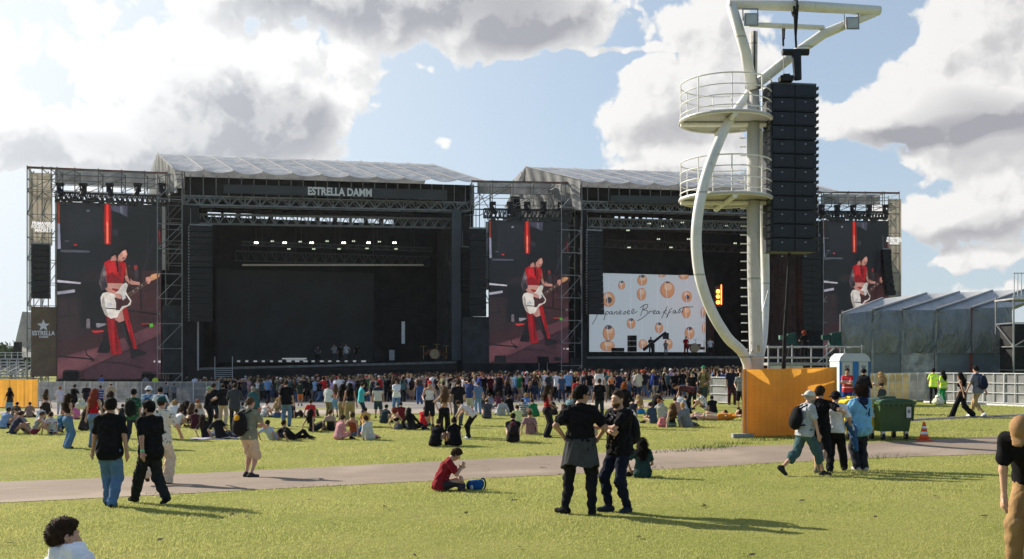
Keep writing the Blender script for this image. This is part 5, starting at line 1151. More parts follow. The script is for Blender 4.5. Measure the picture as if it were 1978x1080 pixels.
for i, (px, d_, h_, r2, lb) in enumerate(((-30, 170, 6.0, 3.4, "leafy tree cut off by the photo's edge behind the grandstand"), (0, 178, 6.2, 3.2, "broad leafy tree over the grandstand rail"), (22, 172, 5.6, 2.7, "smaller tree just beside the striped gable tent"), (44, 185, 5.2, 3.0, "low tree behind the striped gable tent"))):
    p = at(px, 700, d_); tree(p.x, p.y, h_, r2, lb, 20 + i)

def litter():
    r = random.Random(9); m = MB()
    for px, py in ((755, 987), (735, 980), (450, 995), (470, 1002), (890, 996), (1355, 980), (1360, 983), (1560, 970), (1800, 962), (1900, 1000), (1120, 1064), (1450, 1074), (1010, 1060), (800, 1076), (650, 1012), (330, 1046), (20, 1055), (1240, 1040), (1000, 968), (1690, 1002), (600, 968), (1500, 1030), (150, 1010), (1050, 905), (1085, 918)):
        p = on_ground(px, py)
        for _ in range(r.randint(1, 3)):
            a = r.random() * 6.28; l, w_ = r.uniform(.03, .08), r.uniform(.012, .03); q = p + Vector((r.gauss(0, .05), r.gauss(0, .05), .028)); e = Vector((math.cos(a), math.sin(a), .15)) * l; f = Vector((-math.sin(a), math.cos(a), .35)) * w_
            m.add([q - e, q - f * .8, q + e, q + f], [(0, 1, 2, 3)])
    tag(m.build("fallen_leaves", M("dry_leaf", (.055, .038, .022), .9, 0, .3)), "scattered dark dry leaves on the lawn", "leaves", kind='stuff')
    m = MB()
    for px, py, n, h in ((1420, 858, 60, .10), (1390, 865, 50, .12), (1360, 868, 40, .14), (1340, 872, 34, .10), (1300, 873, 24, .09), (1480, 851, 60, .10), (1530, 848, 50, .12), (1250, 876, 30, .09), (1700, 886, 14, .16), (1240, 905, 20, .10), (1030, 880, 26, .07), (1450, 848, 40, .12), (1760, 850, 40, .08), (1890, 832, 30, .06), (820, 890, 20, .06), (500, 905, 16, .05), (650, 939, 18, .05), (330, 955, 16, .05)):
        p = on_ground(px, py)
        for _ in range(n):
            x, y = p.x + r.gauss(0, .28), p.y + r.gauss(0, .10); z = gz(x, y); a = r.random() * 6.28; hh = h * r.uniform(.5, 1.2); l = hh * r.uniform(.3, .9); w_ = .008
            m.add([(x - w_, y, z), (x + w_, y, z), (x + math.cos(a) * l, y + math.sin(a) * l, z + hh)], [(0, 1, 2)])
    tag(m.build("weeds", M("weed_green", (.07, .11, .025), .9, 0, .3, 4, 0, .1, .4)), "taller weeds along the path and the orange box", "weeds", kind='stuff')
litter()

hz = MB(); hz.box((0, 60, 22), 420, 400, 62); hzo = hz.build("haze", None); hzo.data.materials.clear()
hm_ = bpy.data.materials.new("thin_air"); hm_.use_nodes = True; t_ = hm_.node_tree; t_.nodes.remove(t_.nodes['Principled BSDF'])
vs_ = t_.nodes.new('ShaderNodeVolumePrincipled'); vs_.inputs['Color'].default_value = (.92, .95, 1, 1); vs_.inputs['Density'].default_value = .00007; vs_.inputs['Anisotropy'].default_value = .45
t_.links.new(vs_.outputs[0], t_.nodes['Material Output'].inputs['Volume']); hzo.data.materials.append(hm_); tag(hzo, kind='stuff')
# ================================================================== people: smooth bodies grown from a joint skeleton
UPZ = np.array([0., 0., 1.])
class Fld:
    """a field of distances on a grid; limbs are blended into it, then the zero surface is meshed"""
    def __init__(s, lo, hi, h):
        s.h = h; s.o = np.array(lo, float); s.n = np.maximum(4, np.ceil((np.array(hi) - s.o) / h).astype(int) + 1); s.A = np.full(s.n, .5, np.float32)
    def _box(s, lo, hi):
        a = np.clip(np.floor((lo - s.o) / s.h).astype(int), 0, s.n - 1); b = np.clip(np.ceil((hi - s.o) / s.h).astype(int) + 1, 1, s.n)
        if np.any(b <= a): return None
        g = [s.o[i] + s.h * np.arange(a[i], b[i]) for i in range(3)]
        return tuple(slice(a[i], b[i]) for i in range(3)), g[0][:, None, None], g[1][None, :, None], g[2][None, None, :]
    def _blend(s, sl, d, k):
        c = s.A[sl]; h = np.maximum(k - np.abs(c - d), 0) / k; s.A[sl] = np.minimum(c, d) - h * h * k * .25
    def cap(s, a, b, r1, r2, k=.03, sq=None):
        a, b = np.array(a, float), np.array(b, float); m = max(r1, r2) * (1.6 if sq else 1) + k + 2.5 * s.h
        q = s._box(np.minimum(a, b) - m, np.maximum(a, b) + m)
        if q is None: return
        sl, X, Y, Z = q; d = b - a; L = float(d @ d) + 1e-9
        t = np.clip(((X - a[0]) * d[0] + (Y - a[1]) * d[1] + (Z - a[2]) * d[2]) / L, 0, 1)
        ex, ey, ez = X - a[0] - t * d[0], Y - a[1] - t * d[1], Z - a[2] - t * d[2]
        if sq is not None:   # sq: axis and factor that widens the limb along that axis
            ax, f = sq; p = ex * ax[0] + ey * ax[1] + ez * ax[2]; g = 1 / f - 1
            ex, ey, ez = ex + ax[0] * p * g, ey + ax[1] * p * g, ez + ax[2] * p * g
        s._blend(sl, np.sqrt(ex * ex + ey * ey + ez * ez) - (r1 + (r2 - r1) * t), k)
    def ell(s, c, r, ax=None, k=.03):
        c, r = np.array(c, float), np.array(r, float); m = r.max() + k + 2.5 * s.h
        q = s._box(c - m, c + m)
        if q is None: return
        sl, X, Y, Z = q; x, y, z = X - c[0], Y - c[1], Z - c[2]
        if ax is not None: x, y, z = (x * ax[0][0] + y * ax[0][1] + z * ax[0][2]), (x * ax[1][0] + y * ax[1][1] + z * ax[1][2]), (x * ax[2][0] + y * ax[2][1] + z * ax[2][2])
        n = np.sqrt((x / r[0]) ** 2 + (y / r[1]) ** 2 + (z / r[2]) ** 2); g = np.sqrt((x / r[0] ** 2) ** 2 + (y / r[1] ** 2) ** 2 + (z / r[2] ** 2) ** 2) + 1e-6
        s._blend(sl, (n * (n - 1) / g), k)
    def cut(s, p, n):
        """keep what lies on the side of p the normal n points away from"""
        n = np.array(n, float); n /= np.linalg.norm(n); g = [s.o[i] + s.h * np.arange(s.n[i]) for i in range(3)]
        s.A = np.maximum(s.A, ((g[0][:, None, None] - p[0]) * n[0] + (g[1][None, :, None] - p[1]) * n[1] + (g[2][None, None, :] - p[2]) * n[2]).astype(np.float32))
    def carve(s, other): s.A = np.maximum(s.A, -other)
    def crease(s, amp, f, seed=0):
        r = np.random.default_rng(seed); g = [s.o[i] + s.h * np.arange(s.n[i]) for i in range(3)]
        X, Y, Z = g[0][:, None, None], g[1][None, :, None], g[2][None, None, :]; w_ = 0
        for i in range(5):
            v = r.normal(size=3) * f * (1 + .5 * i); v[2] *= .8; w_ = w_ + np.sin(X * v[0] + Y * v[1] + Z * v[2] + r.random() * 6 + 1.5 * np.sin((X * v[1] - Z * v[0]) * .6)) / (1 + .6 * i)
        s.A = s.A + (amp * (w_ - 1.3)).astype(np.float32)
    def mesh(s):
        A = np.pad(s.A, 1, constant_values=.5); o = s.o - s.h; I = A < 0
        nx, ny, nz = A.shape; c = np.zeros((nx - 1, ny - 1, nz - 1), np.int8)
        for dx in (0, 1):
            for dy in (0, 1):
                for dz in (0, 1): c += I[dx:nx - 1 + dx, dy:ny - 1 + dy, dz:nz - 1 + dz]
        cells = np.argwhere((c > 0) & (c < 8))
        if len(cells) == 0: return np.zeros((0, 3)), np.zeros((0, 4), int)
        idx = np.full(c.shape, -1, np.int64); idx[tuple(cells.T)] = np.arange(len(cells))
        S = np.zeros((len(cells), 3)); N = np.zeros(len(cells)); i, j, k = cells.T
        cr = [(0, 0, 0), (1, 0, 0), (0, 1, 0), (1, 1, 0), (0, 0, 1), (1, 0, 1), (0, 1, 1), (1, 1, 1)]
        V = [A[i + a, j + b, k + d] for a, b, d in cr]
        for p in range(8):
            for q in range(p + 1, 8):
                if sum(abs(cr[p][m] - cr[q][m]) for m in range(3)) != 1: continue
                x = (V[p] < 0) != (V[q] < 0)
                t = np.where(x, V[p] / np.where(x, V[p] - V[q], 1), 0)
                for m in range(3): S[:, m] += np.where(x, cr[p][m] + t * (cr[q][m] - cr[p][m]), 0)
                N += x
        P = (cells + S / N[:, None]) * s.h + o; F = []
        for ax in range(3):
            sl0 = [slice(None)] * 3; sl1 = [slice(None)] * 3; sl0[ax] = slice(0, -1); sl1[ax] = slice(1, None)
            e = np.argwhere(I[tuple(sl0)] != I[tuple(sl1)]); b, d = (ax + 1) % 3, (ax + 2) % 3
            e = e[(e[:, b] > 0) & (e[:, d] > 0)]
            e = e[(e[:, b] < A.shape[b] - 1) & (e[:, d] < A.shape[d] - 1)]
            if not len(e): continue
            def ci(db, dd): q = e.copy(); q[:, b] += db; q[:, d] += dd; return idx[tuple(q.T)]
            q = np.stack([ci(-1, -1), ci(0, -1), ci(0, 0), ci(-1, 0)], 1); fl = I[tuple(e.T)]; q[~fl] = q[~fl][:, ::-1]; F.append(q)
        return P, np.concatenate(F)
def arr_mesh(name, parts):
    """parts: [(verts, quads, material slot)] -> mesh datablock"""
    vs = []; fs = []; mi = []; k = 0
    for P, F, m in parts: vs.append(P); fs.append(F + k); mi.append(np.full(len(F), m, np.int32)); k += len(P)
    P = np.concatenate(vs).astype(np.float32); F = np.concatenate(fs).astype(np.int32); mi = np.concatenate(mi)
    me = bpy.data.meshes.new(name); me.vertices.add(len(P)); me.vertices.foreach_set('co', P.ravel()); n = len(F)
    me.loops.add(n * 4); me.loops.foreach_set('vertex_index', F.ravel()); me.polygons.add(n); me.polygons.foreach_set('loop_start', np.arange(0, n * 4, 4, dtype=np.int32))
    try: me.polygons.foreach_set('loop_total', np.full(n, 4, np.int32))
    except Exception: pass
    me.polygons.foreach_set('material_index', mi); me.polygons.foreach_set('use_smooth', np.ones(n, bool)); me.update(calc_edges=True); me.validate(); return me

def V3(*a): return np.array(a, float)
def nrm(v): return v / (np.linalg.norm(v) + 1e-9)
def ik(a, b, l1, l2, pole):
    d = b - a; L = np.linalg.norm(d); Lc = min(max(L, .05), (l1 + l2) * .999); u = d / L
    if Lc < L: b = a + u * Lc
    x = (l1 * l1 - l2 * l2 + Lc * Lc) / (2 * Lc); h = math.sqrt(max(l1 * l1 - x * x, 0)); p = np.array(pole, float); p = nrm(p - u * (p @ u))
    return a + u * x + p * h, b
class Pose:
    """joints of a 1.75 m person facing +Y; feet near z = 0"""
    def __init__(s, pelvis=(0, 0, .93), lean=0., side=0., twist=0., turn=0., nod=0., hl=(-.30, .03, .80), hr=(.30, .03, .80), el=(-.6, -1, -.2), er=(.6, -1, -.2), fl=(-.11, 0, 0), fr=(.11, 0, 0), kl=(-.15, 1, 0), kr=(.15, 1, 0), tl=0., tr=0., pl=0., pr=0., bend=0., fem=False, wid=1.0, belly=0., flatfoot=True, hip=0., neck=.165):
        s.fem = fem; s.wid = wid; s.belly = belly
        s.pel = V3(*pelvis); cl, sl_ = math.cos(lean), math.sin(lean)
        s.up = nrm(V3(math.sin(side), sl_ * math.cos(side), cl * math.cos(side)))
        s.up2 = nrm(s.up + V3(0, bend, 0)); r0 = V3(math.cos(twist), math.sin(twist), 0)
        s.rg = nrm(r0 - s.up2 * (r0 @ s.up2)); s.fw = np.cross(s.up2, s.rg); h0 = V3(math.cos(hip), math.sin(hip), 0); s.hr = h0
        s.wst = s.pel + s.up * .17; s.ch = s.wst + s.up2 * .20; s.nk = s.ch + s.up2 * .17
        sw = (.150 if fem else .172) * wid
        s.shl = s.nk - s.up2 * .055 - s.rg * sw; s.shr = s.nk - s.up2 * .055 + s.rg * sw
        s.hupv = nrm(s.up2 * .75 + UPZ * .5 + s.fw * (.12 + nod)); t = turn; f = s.fw * math.cos(t) - s.rg * math.sin(t)
        s.hf = nrm(f - s.hupv * (f @ s.hupv)); s.hc = s.nk + s.hupv * neck + s.hf * .02; s.hx = np.cross(s.hf, s.hupv)
        hw = .092 if fem else .088
        s.hpl = s.pel - h0 * hw - UPZ * .03; s.hpr = s.pel + h0 * hw - UPZ * .03
        s.legs = []
        for hp, ft, kn, toe, pit in ((s.hpl, fl, kl, tl, pl), (s.hpr, fr, kr, tr, pr)):
            an = V3(*ft) + V3(0, 0, .085); k_, an = ik(hp, an, .44, .42, kn)
            s.legs.append((hp, k_, an, nrm(V3(math.sin(-toe) * math.cos(pit), math.cos(toe) * math.cos(pit), math.sin(pit)))))
        s.arms = []
        for sh, hd, e_ in ((s.shl, hl, el), (s.shr, hr, er)):
            m_, w_ = ik(sh, V3(*hd), .285, .25, e_); s.arms.append((sh, m_, w_))
    def bounds(s, pad=.26):
        P = np.array([s.pel, s.wst, s.nk, s.hc + s.hupv * .02] + [q for l in s.legs for q in l[:3]] + [q for l in s.arms for q in l]); return P.min(0) - pad, P.max(0) + pad
    def fld(s, h, pad=.26): lo, hi = s.bounds(pad); return Fld(lo, hi, h)
    # --- torso shared by body and clothes
    def torso(s, F, g, k=.06, loose=0.0):
        w_ = s.wid; c, rg, up, fw = s.ch, s.rg, s.up2, s.fw; cr = (.088 if s.fem else .100) * (1 + .25 * (w_ - 1)); cw = (.054 if s.fem else .064) * w_
        F.cap(c - rg * cw, c + rg * cw, cr + g, cr + g, k); F.cap(s.shl + rg * .03 - up * .02, s.shr - rg * .03 - up * .02, .046 + g, .046 + g, k)
        for q in (s.shl, s.shr): F.cap(s.nk + up * .02, q - up * .005, .042 + g * .6, .040 + g * .6, .05)
        ww = (.040 if s.fem else .054) * w_ + loose; hr = s.hr; F.cap(s.wst - rg * ww, s.wst + rg * ww, (.082 if s.fem else .094) + g + s.belly * .3, (.082 if s.fem else .094) + g + s.belly * .3, k)
        if s.belly: F.ell(s.wst + fw * .04, (.14, .13 + s.belly, .15), (rg, fw, up), .06)
        F.cap(s.pel - hr * (.076 * w_ + loose), s.pel + hr * (.076 * w_ + loose), .099 + g, .099 + g, k); F.cap(s.pel - fw * .04 - UPZ * .04 - hr * .06, s.pel - fw * .04 - UPZ * .04 + hr * .06, .095 + g, .095 + g, k)
        if s.fem:
            for q in (-1, 1): F.ell(c + rg * .075 * q + fw * .075 - up * .01, (.06 + g, .055 + g, .06 + g), (rg, fw, up), .04)
    def head(s, F, detail=False):
        c, x, f, u = s.hc, s.hx, s.hf, s.hupv
        F.cap(s.nk - u * .02, c - u * .05 - f * .015, .056 if not s.fem else .047, .052 if not s.fem else .045, .035)
        F.ell(c + u * .022 - f * .012, (.073, .094, .096), (x, f, u), .02); F.ell(c - u * .035 + f * .018, (.058, .070, .082), (x, f, u), .03); F.ell(c - u * .088 + f * .052, (.034, .030, .026), (x, f, u), .03)
        if detail or F.h < .016:
            F.cap(c + f * .082 + u * .018, c + f * .104 - u * .026, .011, .016, .012)
            for q in (-1, 1): F.ell(c + x * .074 * q - u * .012 - f * .006, (.012, .026, .034), (x, f, u), .008); F.ell(c + x * .04 * q + f * .062 - u * .022, (.022, .018, .02), (x, f, u), .03)
            F.ell(c - u * .058 + f * .083, (.024, .011, .010), (x, f, u), .010); F.cap(c + x * -.045 + f * .078 + u * .032, c + x * .045 + f * .078 + u * .032, .012, .012, .015)
        else: F.cap(c + f * .08 + u * .01, c + f * .098 - u * .026, .012, .017, .015)
    def hand(s, F, el, wr, fine, side, grip=0.3):
        d = nrm(wr - el); n = nrm(np.cross(d, s.fw + UPZ * .3)) * side; b = nrm(np.cross(n, d))
        kn = wr + d * .085; F.cap(wr, kn, .027, .036, .02, (b, 1.15) if fine else None)
        if fine:
            for i, L in enumerate((.068, .078, .072, .056)):
                o = kn + b * (.027 - .018 * i); m = o + d * L * .5 - n * grip * .03; F.cap(o - d * .01, m, .0115, .0105, .008); F.cap(m, m + nrm(d - n * grip * 1.6) * L * .5, .0105, .0085, .006)
            o = wr + d * .03 + b * .030; m = o + nrm(d * .6 + b * .8 - n * .3) * .042; F.cap(o, m, .0145, .012, .012); F.cap(m, m + nrm(d + b * .15 - n * .4) * .034, .012, .009, .006)
        else: F.cap(kn, kn + nrm(d - n * grip) * .06, .030, .018, .02); F.cap(wr + d * .02, wr + d * .055 + b * .04, .015, .012, .012)
    def body(s, h, fine=False, grip=.3):
        F = s.fld(h); s.torso(F, 0.0); s.head(F, fine); th = .082 if not s.fem else .084
        for hp, k_, an, td in s.legs:
            F.cap(hp, k_, th, .052, .05); F.cap(k_, an, .050, .034, .03); c = k_ + (an - k_) * .32; F.ell(c - td * .012, (.048, .05, .10), None, .04); F.cap(an - td * .02 - UPZ * .045 * 1, an + td * .13 - UPZ * .055, .036, .03, .03)
        for q, (sh, e, w_) in zip((-1, 1), s.arms):
            F.cap(sh, e, .050 if not s.fem else .041, .038 if not s.fem else .032, .05); F.cap(e, w_, .038 if not s.fem else .031, .025 if not s.fem else .022, .02); s.hand(F, e, w_, fine, q, grip)
        return F.mesh()
    def top(s, h, kind='tee', amp=0.0, hem=None, seed=0):
        """kind: tee, long, tank, crop, strap, coat, polo"""
        F = s.fld(h); g = {'coat': .032, 'long': .022, 'tee': .017, 'tank': .012, 'crop': .010, 'strap': .009}.get(kind, .017)
        s.torso(F, g, .06, .004 if kind in ('tee', 'long', 'coat') else 0)
        if kind in ('tee', 'long', 'coat'):
            for q in (-1, 1): F.cap(s.ch + s.rg * .045 * q - s.fw * .005, s.pel + s.rg * .052 * q - s.fw * .03 - s.up * .05, .098 + g * .5, .122 + g * .5, .05)
            F.cap(s.wst - s.rg * .045, s.pel - s.rg * .062 - s.up * .06, .100 + g * .7, .104 + g, .05); F.cap(s.wst + s.rg * .045, s.pel + s.rg * .062 - s.up * .06, .100 + g * .7, .104 + g, .05)
        for sh, e, w_ in s.arms:
            if kind == 'tee': F.cap(sh - (e - sh) * .05, sh + (e - sh) * .64, .058, .066 if not s.fem else .054, .03)
            elif kind in ('long', 'coat'): F.cap(sh, e, .054 + g * .5, .046 + g * .5, .035); F.cap(e, e + (w_ - e) * .97, .048 + g * .5, .036 + g * .5, .02)
        if kind in ('long', 'coat'): F.cap(s.nk - s.up2 * .02, s.nk + s.up2 * .05, .075, .07, .03)
        if amp: F.crease(amp, 26, seed)
        hm = {'crop': .20, 'strap': .24, 'tank': .0, 'coat': -.28}.get(kind, -.10) if hem is None else hem
        F.cut(s.pel + s.up * hm, -s.up)
        if kind in ('tank', 'crop'): F.cut(s.nk - s.up2 * .075, nrm(s.up2 + s.fw * .1))
        elif kind == 'strap': F.cut(s.nk - s.up2 * .15, s.up2)
        else: F.cut(s.nk + s.up2 * (.03 if kind == 'tee' else .05), nrm(s.up2 + s.fw * .45))
        return F.mesh()
    def bottom(s, h, kind='long', amp=0.0, seed=1):
        """kind: long, slim, wide, shorts, skirt, cropped"""
        F = s.fld(h); g = .014; hr = s.hr; w_ = s.wid
        F.cap(s.pel - hr * .076 * w_ + s.up * .03, s.pel + hr * .076 * w_ + s.up * .03, .101 + g * .6, .101 + g * .6, .05); F.cap(s.pel - s.fw * .04 - UPZ * .04 - hr * .06, s.pel - s.fw * .04 - UPZ * .04 + hr * .06, .098 + g, .098 + g, .05)
        for hp, k_, an, td in s.legs:
            if kind == 'skirt': m = (s.legs[0][1] + s.legs[1][1]) / 2; F.cap(hp, k_ * .8 + m * .2, .11, .13, .10)
            else:
                a, b, c = {'slim': (.092, .068, .048), 'long': (.097, .080, .068), 'wide': (.100, .095, .110), 'shorts': (.102, .098, .09), 'cropped': (.100, .086, .075)}[kind]
                end = {'shorts': k_ + (k_ - hp) * .0, 'cropped': k_}.get(kind, k_); F.cap(hp, end, a, b, .05)
                if kind == 'cropped': F.cap(k_, k_ + (an - k_) * .35, b, .075, .03)
                if kind != 'shorts': q = k_ + (an - k_) * .32; F.ell(q - td * .012, (.064, .066, .13), None, .04)
                if kind in ('slim', 'long', 'wide'): F.cap(k_, an - nrm(an - k_) * (-.01 if kind != 'slim' else .02), b, c, .03)
        if amp: F.crease(amp, 24, seed)
        F.cut(s.pel + s.up * .115, s.up); F.cut(V3(0, 0, .025), V3(0, 0, -1))
        return F.mesh()
    def shoes(s, h, side):
        F = s.fld(h, .3)
        for hp, k_, an, td in (s.legs[side],):
            dn = nrm(-UPZ + td * (td @ UPZ)); hl = an - td * .045 + dn * .045; to = an + td * .150 + dn * .052
            F.cap(hl, to, .044, .036, .03, (np.cross(td, dn), 1.12)); F.cap(an + dn * .0, an + dn * .03 + td * .04, .045, .045, .03)
            F.cap(hl + dn * .028, to + dn * .016, .026, .024, .01, (np.cross(td, dn), 1.5))
        zmin = min(l[2][2] for l in s.legs) - .085; F.cut(V3(0, 0, min(zmin, 0.0) + .002), V3(0, 0, -1)); return F.mesh()
    def hair(s, h, kind='short', seed=0):
        """short, crop, long, curly, bun, hood, cap, capback, bucket, beanie"""
        F = s.fld(h); c, x, f, u = s.hc, s.hx, s.hf, s.hupv
        if kind in ('cap', 'capback', 'bucket', 'beanie'):
            F.ell(c + u * .040 - f * .012, (.091, .111, .101), (x, f, u), .01); F.cut(c + u * .028, -u)
            if kind in ('cap', 'capback'): q = f if kind == 'cap' else -f; F.cap(c + u * .034 + q * .07, c + u * .020 + q * .165, .018, .012, .012, (x, 4.2))
            if kind == 'bucket': F.cap(c + u * .015 - f * .01, c + u * .04 - f * .01, .145, .10, .02); F.cut(c + u * .002, -u)
            return F.mesh()
        t = {'crop': .008, 'short': .011, 'curly': .034, 'long': .020, 'bun': .012, 'hood': .035}[kind]
        F.ell(c + u * .026 - f * .016, (.075 + t, .096 + t, .098 + t), (x, f, u), .02)
        if kind == 'short': F.ell(c + u * .062 + f * .012, (.074, .088, .072), (x, f, u), .03)
        if kind == 'curly': F.crease(.010, 60, seed)
        elif kind == 'short' and h < .016: F.crease(.0026, 60, seed)
        B = Fld(F.o, F.o + (F.n - 1) * F.h, F.h); B.A[:] = .5
        n = nrm(f * .85 - u * .52); g = [F.o[i] + F.h * np.arange(F.n[i]) for i in range(3)]
        X, Y, Z = g[0][:, None, None] - c[0], g[1][None, :, None] - c[1], g[2][None, None, :] - c[2]
        face = ((X * n[0] + Y * n[1] + Z * n[2]) - .022).astype(np.float32); low = (-(X * u[0] + Y * u[1] + Z * u[2]) - (.075 if kind != 'curly' else .10)).astype(np.float32)
        F.A = np.maximum(F.A, face); F.A = np.maximum(F.A, low)
        if kind == 'bun': F.ell(c + u * .09 - f * .09, (.045, .045, .045), None, .02)
        if kind in ('long', 'hood'):
            b0 = c - f * .055 - u * .03; b1 = s.nk - s.fw * .085 - s.up2 * .02; b2 = s.ch - s.fw * .125 + s.up2 * (-.03 if kind == 'long' else .08)
            F.cap(b0, b1, .080, .078, .04, (x, 1.25)); F.cap(b1, b2, .068, .040, .05, (s.rg, 1.9))
            if kind == 'long' and h < .03:
                for q in (-1, 1): F.cap(c + x * .07 * q - u * .02 - f * .02, s.nk + s.rg * .085 * q - s.fw * .03, .036, .034, .03)
                F.crease(.004, 55, seed)
        return F.mesh()

def furry(vf, n, L, wd, seed, out=.55, down=.8):
    """fine locks standing off a head of hair so that its outline is not a smooth cap"""
    P, F = vf
    if not len(F): return vf
    r = np.random.default_rng(seed); f = F[r.integers(0, len(F), n)]; a, b, c, d = P[f[:, 0]], P[f[:, 1]], P[f[:, 2]], P[f[:, 3]]
    nn_ = np.cross(c - a, d - b); nn_ /= np.linalg.norm(nn_, axis=1)[:, None] + 1e-9; ce = (a + b + c + d) / 4
    t = r.normal(size=(n, 3)) * .55 + nn_ * out + np.array([0, 0, -down]); t -= nn_ * np.minimum(0, (t * nn_).sum(1) - .12)[:, None]; t /= np.linalg.norm(t, axis=1)[:, None] + 1e-9
    sd_ = np.cross(t, nn_); sd_ /= np.linalg.norm(sd_, axis=1)[:, None] + 1e-9; l = L * r.uniform(.5, 1.2, n)[:, None]; o = ce - nn_ * .004
    V = np.stack([o - sd_ * wd, o + sd_ * wd, o + t * l + sd_ * wd * .3, o + t * l - sd_ * wd * .3], 1).reshape(-1, 3); Q = np.arange(n * 4).reshape(-1, 4) + len(P)
    return np.concatenate([P, V]), np.concatenate([F, Q])
FUR = {'short': (900, .018, .006), 'crop': (500, .012, .004), 'long': (900, .07, .007), 'curly': (1200, .045, .007), 'bun': (500, .025, .005)}
# ---- colours of cloth, skin and hair
def cloth(c, kind=None):
    k = "cloth_%d_%d_%d" % tuple(int(round(x * 999)) for x in c) + (kind or '')
    return k, None
def C(r, g_, b): return M("cloth_%d_%d_%d" % (r, g_, b), lin(r, g_, b), .9, 0, .16, 7.0, .2, .1)
SKINS = [M("skin_%d" % i, c, .55, 0, .10, 9.0, 0, .3) for i, c in enumerate(((.50, .29, .20), (.42, .235, .155), (.33, .18, .115), (.18, .095, .06)))]
HAIRC = {k: M("hair_" + k, c, .75, 0, .35, 30.0, .4, .10) for k, c in dict(black=(.012, .010, .009), brown=(.040, .022, .013), mid=(.10, .055, .028), red=(.26, .045, .022), ginger=(.30, .09, .025), blond=(.42, .28, .13), grey=(.30, .29, .27)).items()}
def patterned(name, base, marks, scale, thr, kind='blot'):
    if name in MATS: return MATS[name]
    m, n, b = base_mat(name); co = n.n('ShaderNodeTexCoord').outputs['Object']; c = c4(base)
    for i, mk in enumerate(marks):
        if kind == 'blot': f = n.ss(n.noise(n.v('ADD', co, (i * 3.1, i * 1.7, 0)), scale, 3, .5), thr, thr + .03)
        elif kind == 'stripe': f = n.ss(n.m('SINE', n.m('MULTIPLY', n.sep(co)[2], scale)), thr, thr + .1)
        elif kind == 'vstripe': f = n.ss(n.m('SINE', n.m('MULTIPLY', n.sep(co)[0], scale)), thr, thr + .1)
        elif kind == 'side': f = n.ss(n.sep(co)[0], thr, thr + .005)
        elif kind == 'topband': f = n.ss(n.sep(co)[2], thr, thr + .005)
        elif kind == 'check': f = n.m('MAXIMUM', n.ss(n.m('SINE', n.m('MULTIPLY', n.sep(co)[2], scale)), thr, thr + .1), n.ss(n.m('SINE', n.m('MULTIPLY', n.sep(co)[0], scale)), thr, thr + .1))
        c = n.mix(f, c, c4(mk))
    n.t.links.new(c, b.inputs['Base Color']); b.inputs['Roughness'].default_value = .9; MATS[name] = m; return m
FLORAL = patterned("floral_shirt", lin(214, 206, 190), [lin(60, 90, 84), lin(96, 104, 88)], 11, .60); GREENP = patterned("green_print_shirt", lin(38, 92, 62), [lin(16, 40, 30), lin(110, 150, 120)], 12, .58)
TIEDYE = patterned("tie_dye_pink", lin(214, 205, 200), [lin(216, 140, 132)], 5, .56); TIEBLUE = patterned("tie_dye_blue", lin(70, 120, 180), [lin(205, 215, 225)], 7, .54); STRIPEBW = patterned("striped_knit", lin(205, 200, 190), [lin(48, 46, 46)], 70, .0, 'stripe')
PINKP = patterned("pink_print", lin(196, 130, 138), [lin(120, 60, 72), lin(226, 190, 190)], 22, .58); BLUESTR = patterned("blue_stripes", lin(42, 70, 140), [lin(20, 30, 70)], 60, .2, 'vstripe'); PLAIDR = patterned("dark_plaid", lin(40, 34, 40), [lin(110, 40, 44)], 60, .72, 'check'); PLAIDG = patterned("green_plaid", lin(40, 92, 86), [lin(150, 178, 160)], 70, .8, 'check')
CAMO = patterned("camo_tee", lin(150, 130, 70), [lin(70, 66, 40)], 14, .54); BWFLOR = patterned("black_white_print", lin(220, 220, 222), [lin(28, 30, 40)], 16, .55); REDPRT = patterned("white_red_print", lin(205, 208, 212), [lin(160, 50, 56), lin(60, 60, 74)], 9, .60); NAVYW = patterned("navy_white_block", lin(206, 204, 196), [lin(26, 34, 58)], 1, 1.33, 'topband'); TANBLK = patterned("tan_black_block", lin(24, 22, 24), [lin(178, 150, 134)], 1, .42, 'topband')
FOOTB = patterned("football_shirt", lin(190, 30, 48), [lin(205, 208, 222)], 1, .075, 'side'); REDBLUE = patterned("red_blue_shirt", lin(186, 34, 48), [lin(206, 206, 214)], 26, .85, 'stripe'); HIVIS = patterned("hi_vis_vest", lin(196, 232, 60), [lin(225, 228, 215)], 42, .86, 'stripe'); STRNAVY = patterned("navy_stripe", lin(46, 60, 110), [lin(190, 195, 205)], 36, .84, 'stripe')
PLAIDV = patterned("plaid_vest", lin(90, 36, 40), [lin(30, 28, 32)], 55, .5, 'check')
TRACK = patterned("track_pants", lin(22, 24, 34), [lin(190, 194, 200)], 1, .172, 'side')

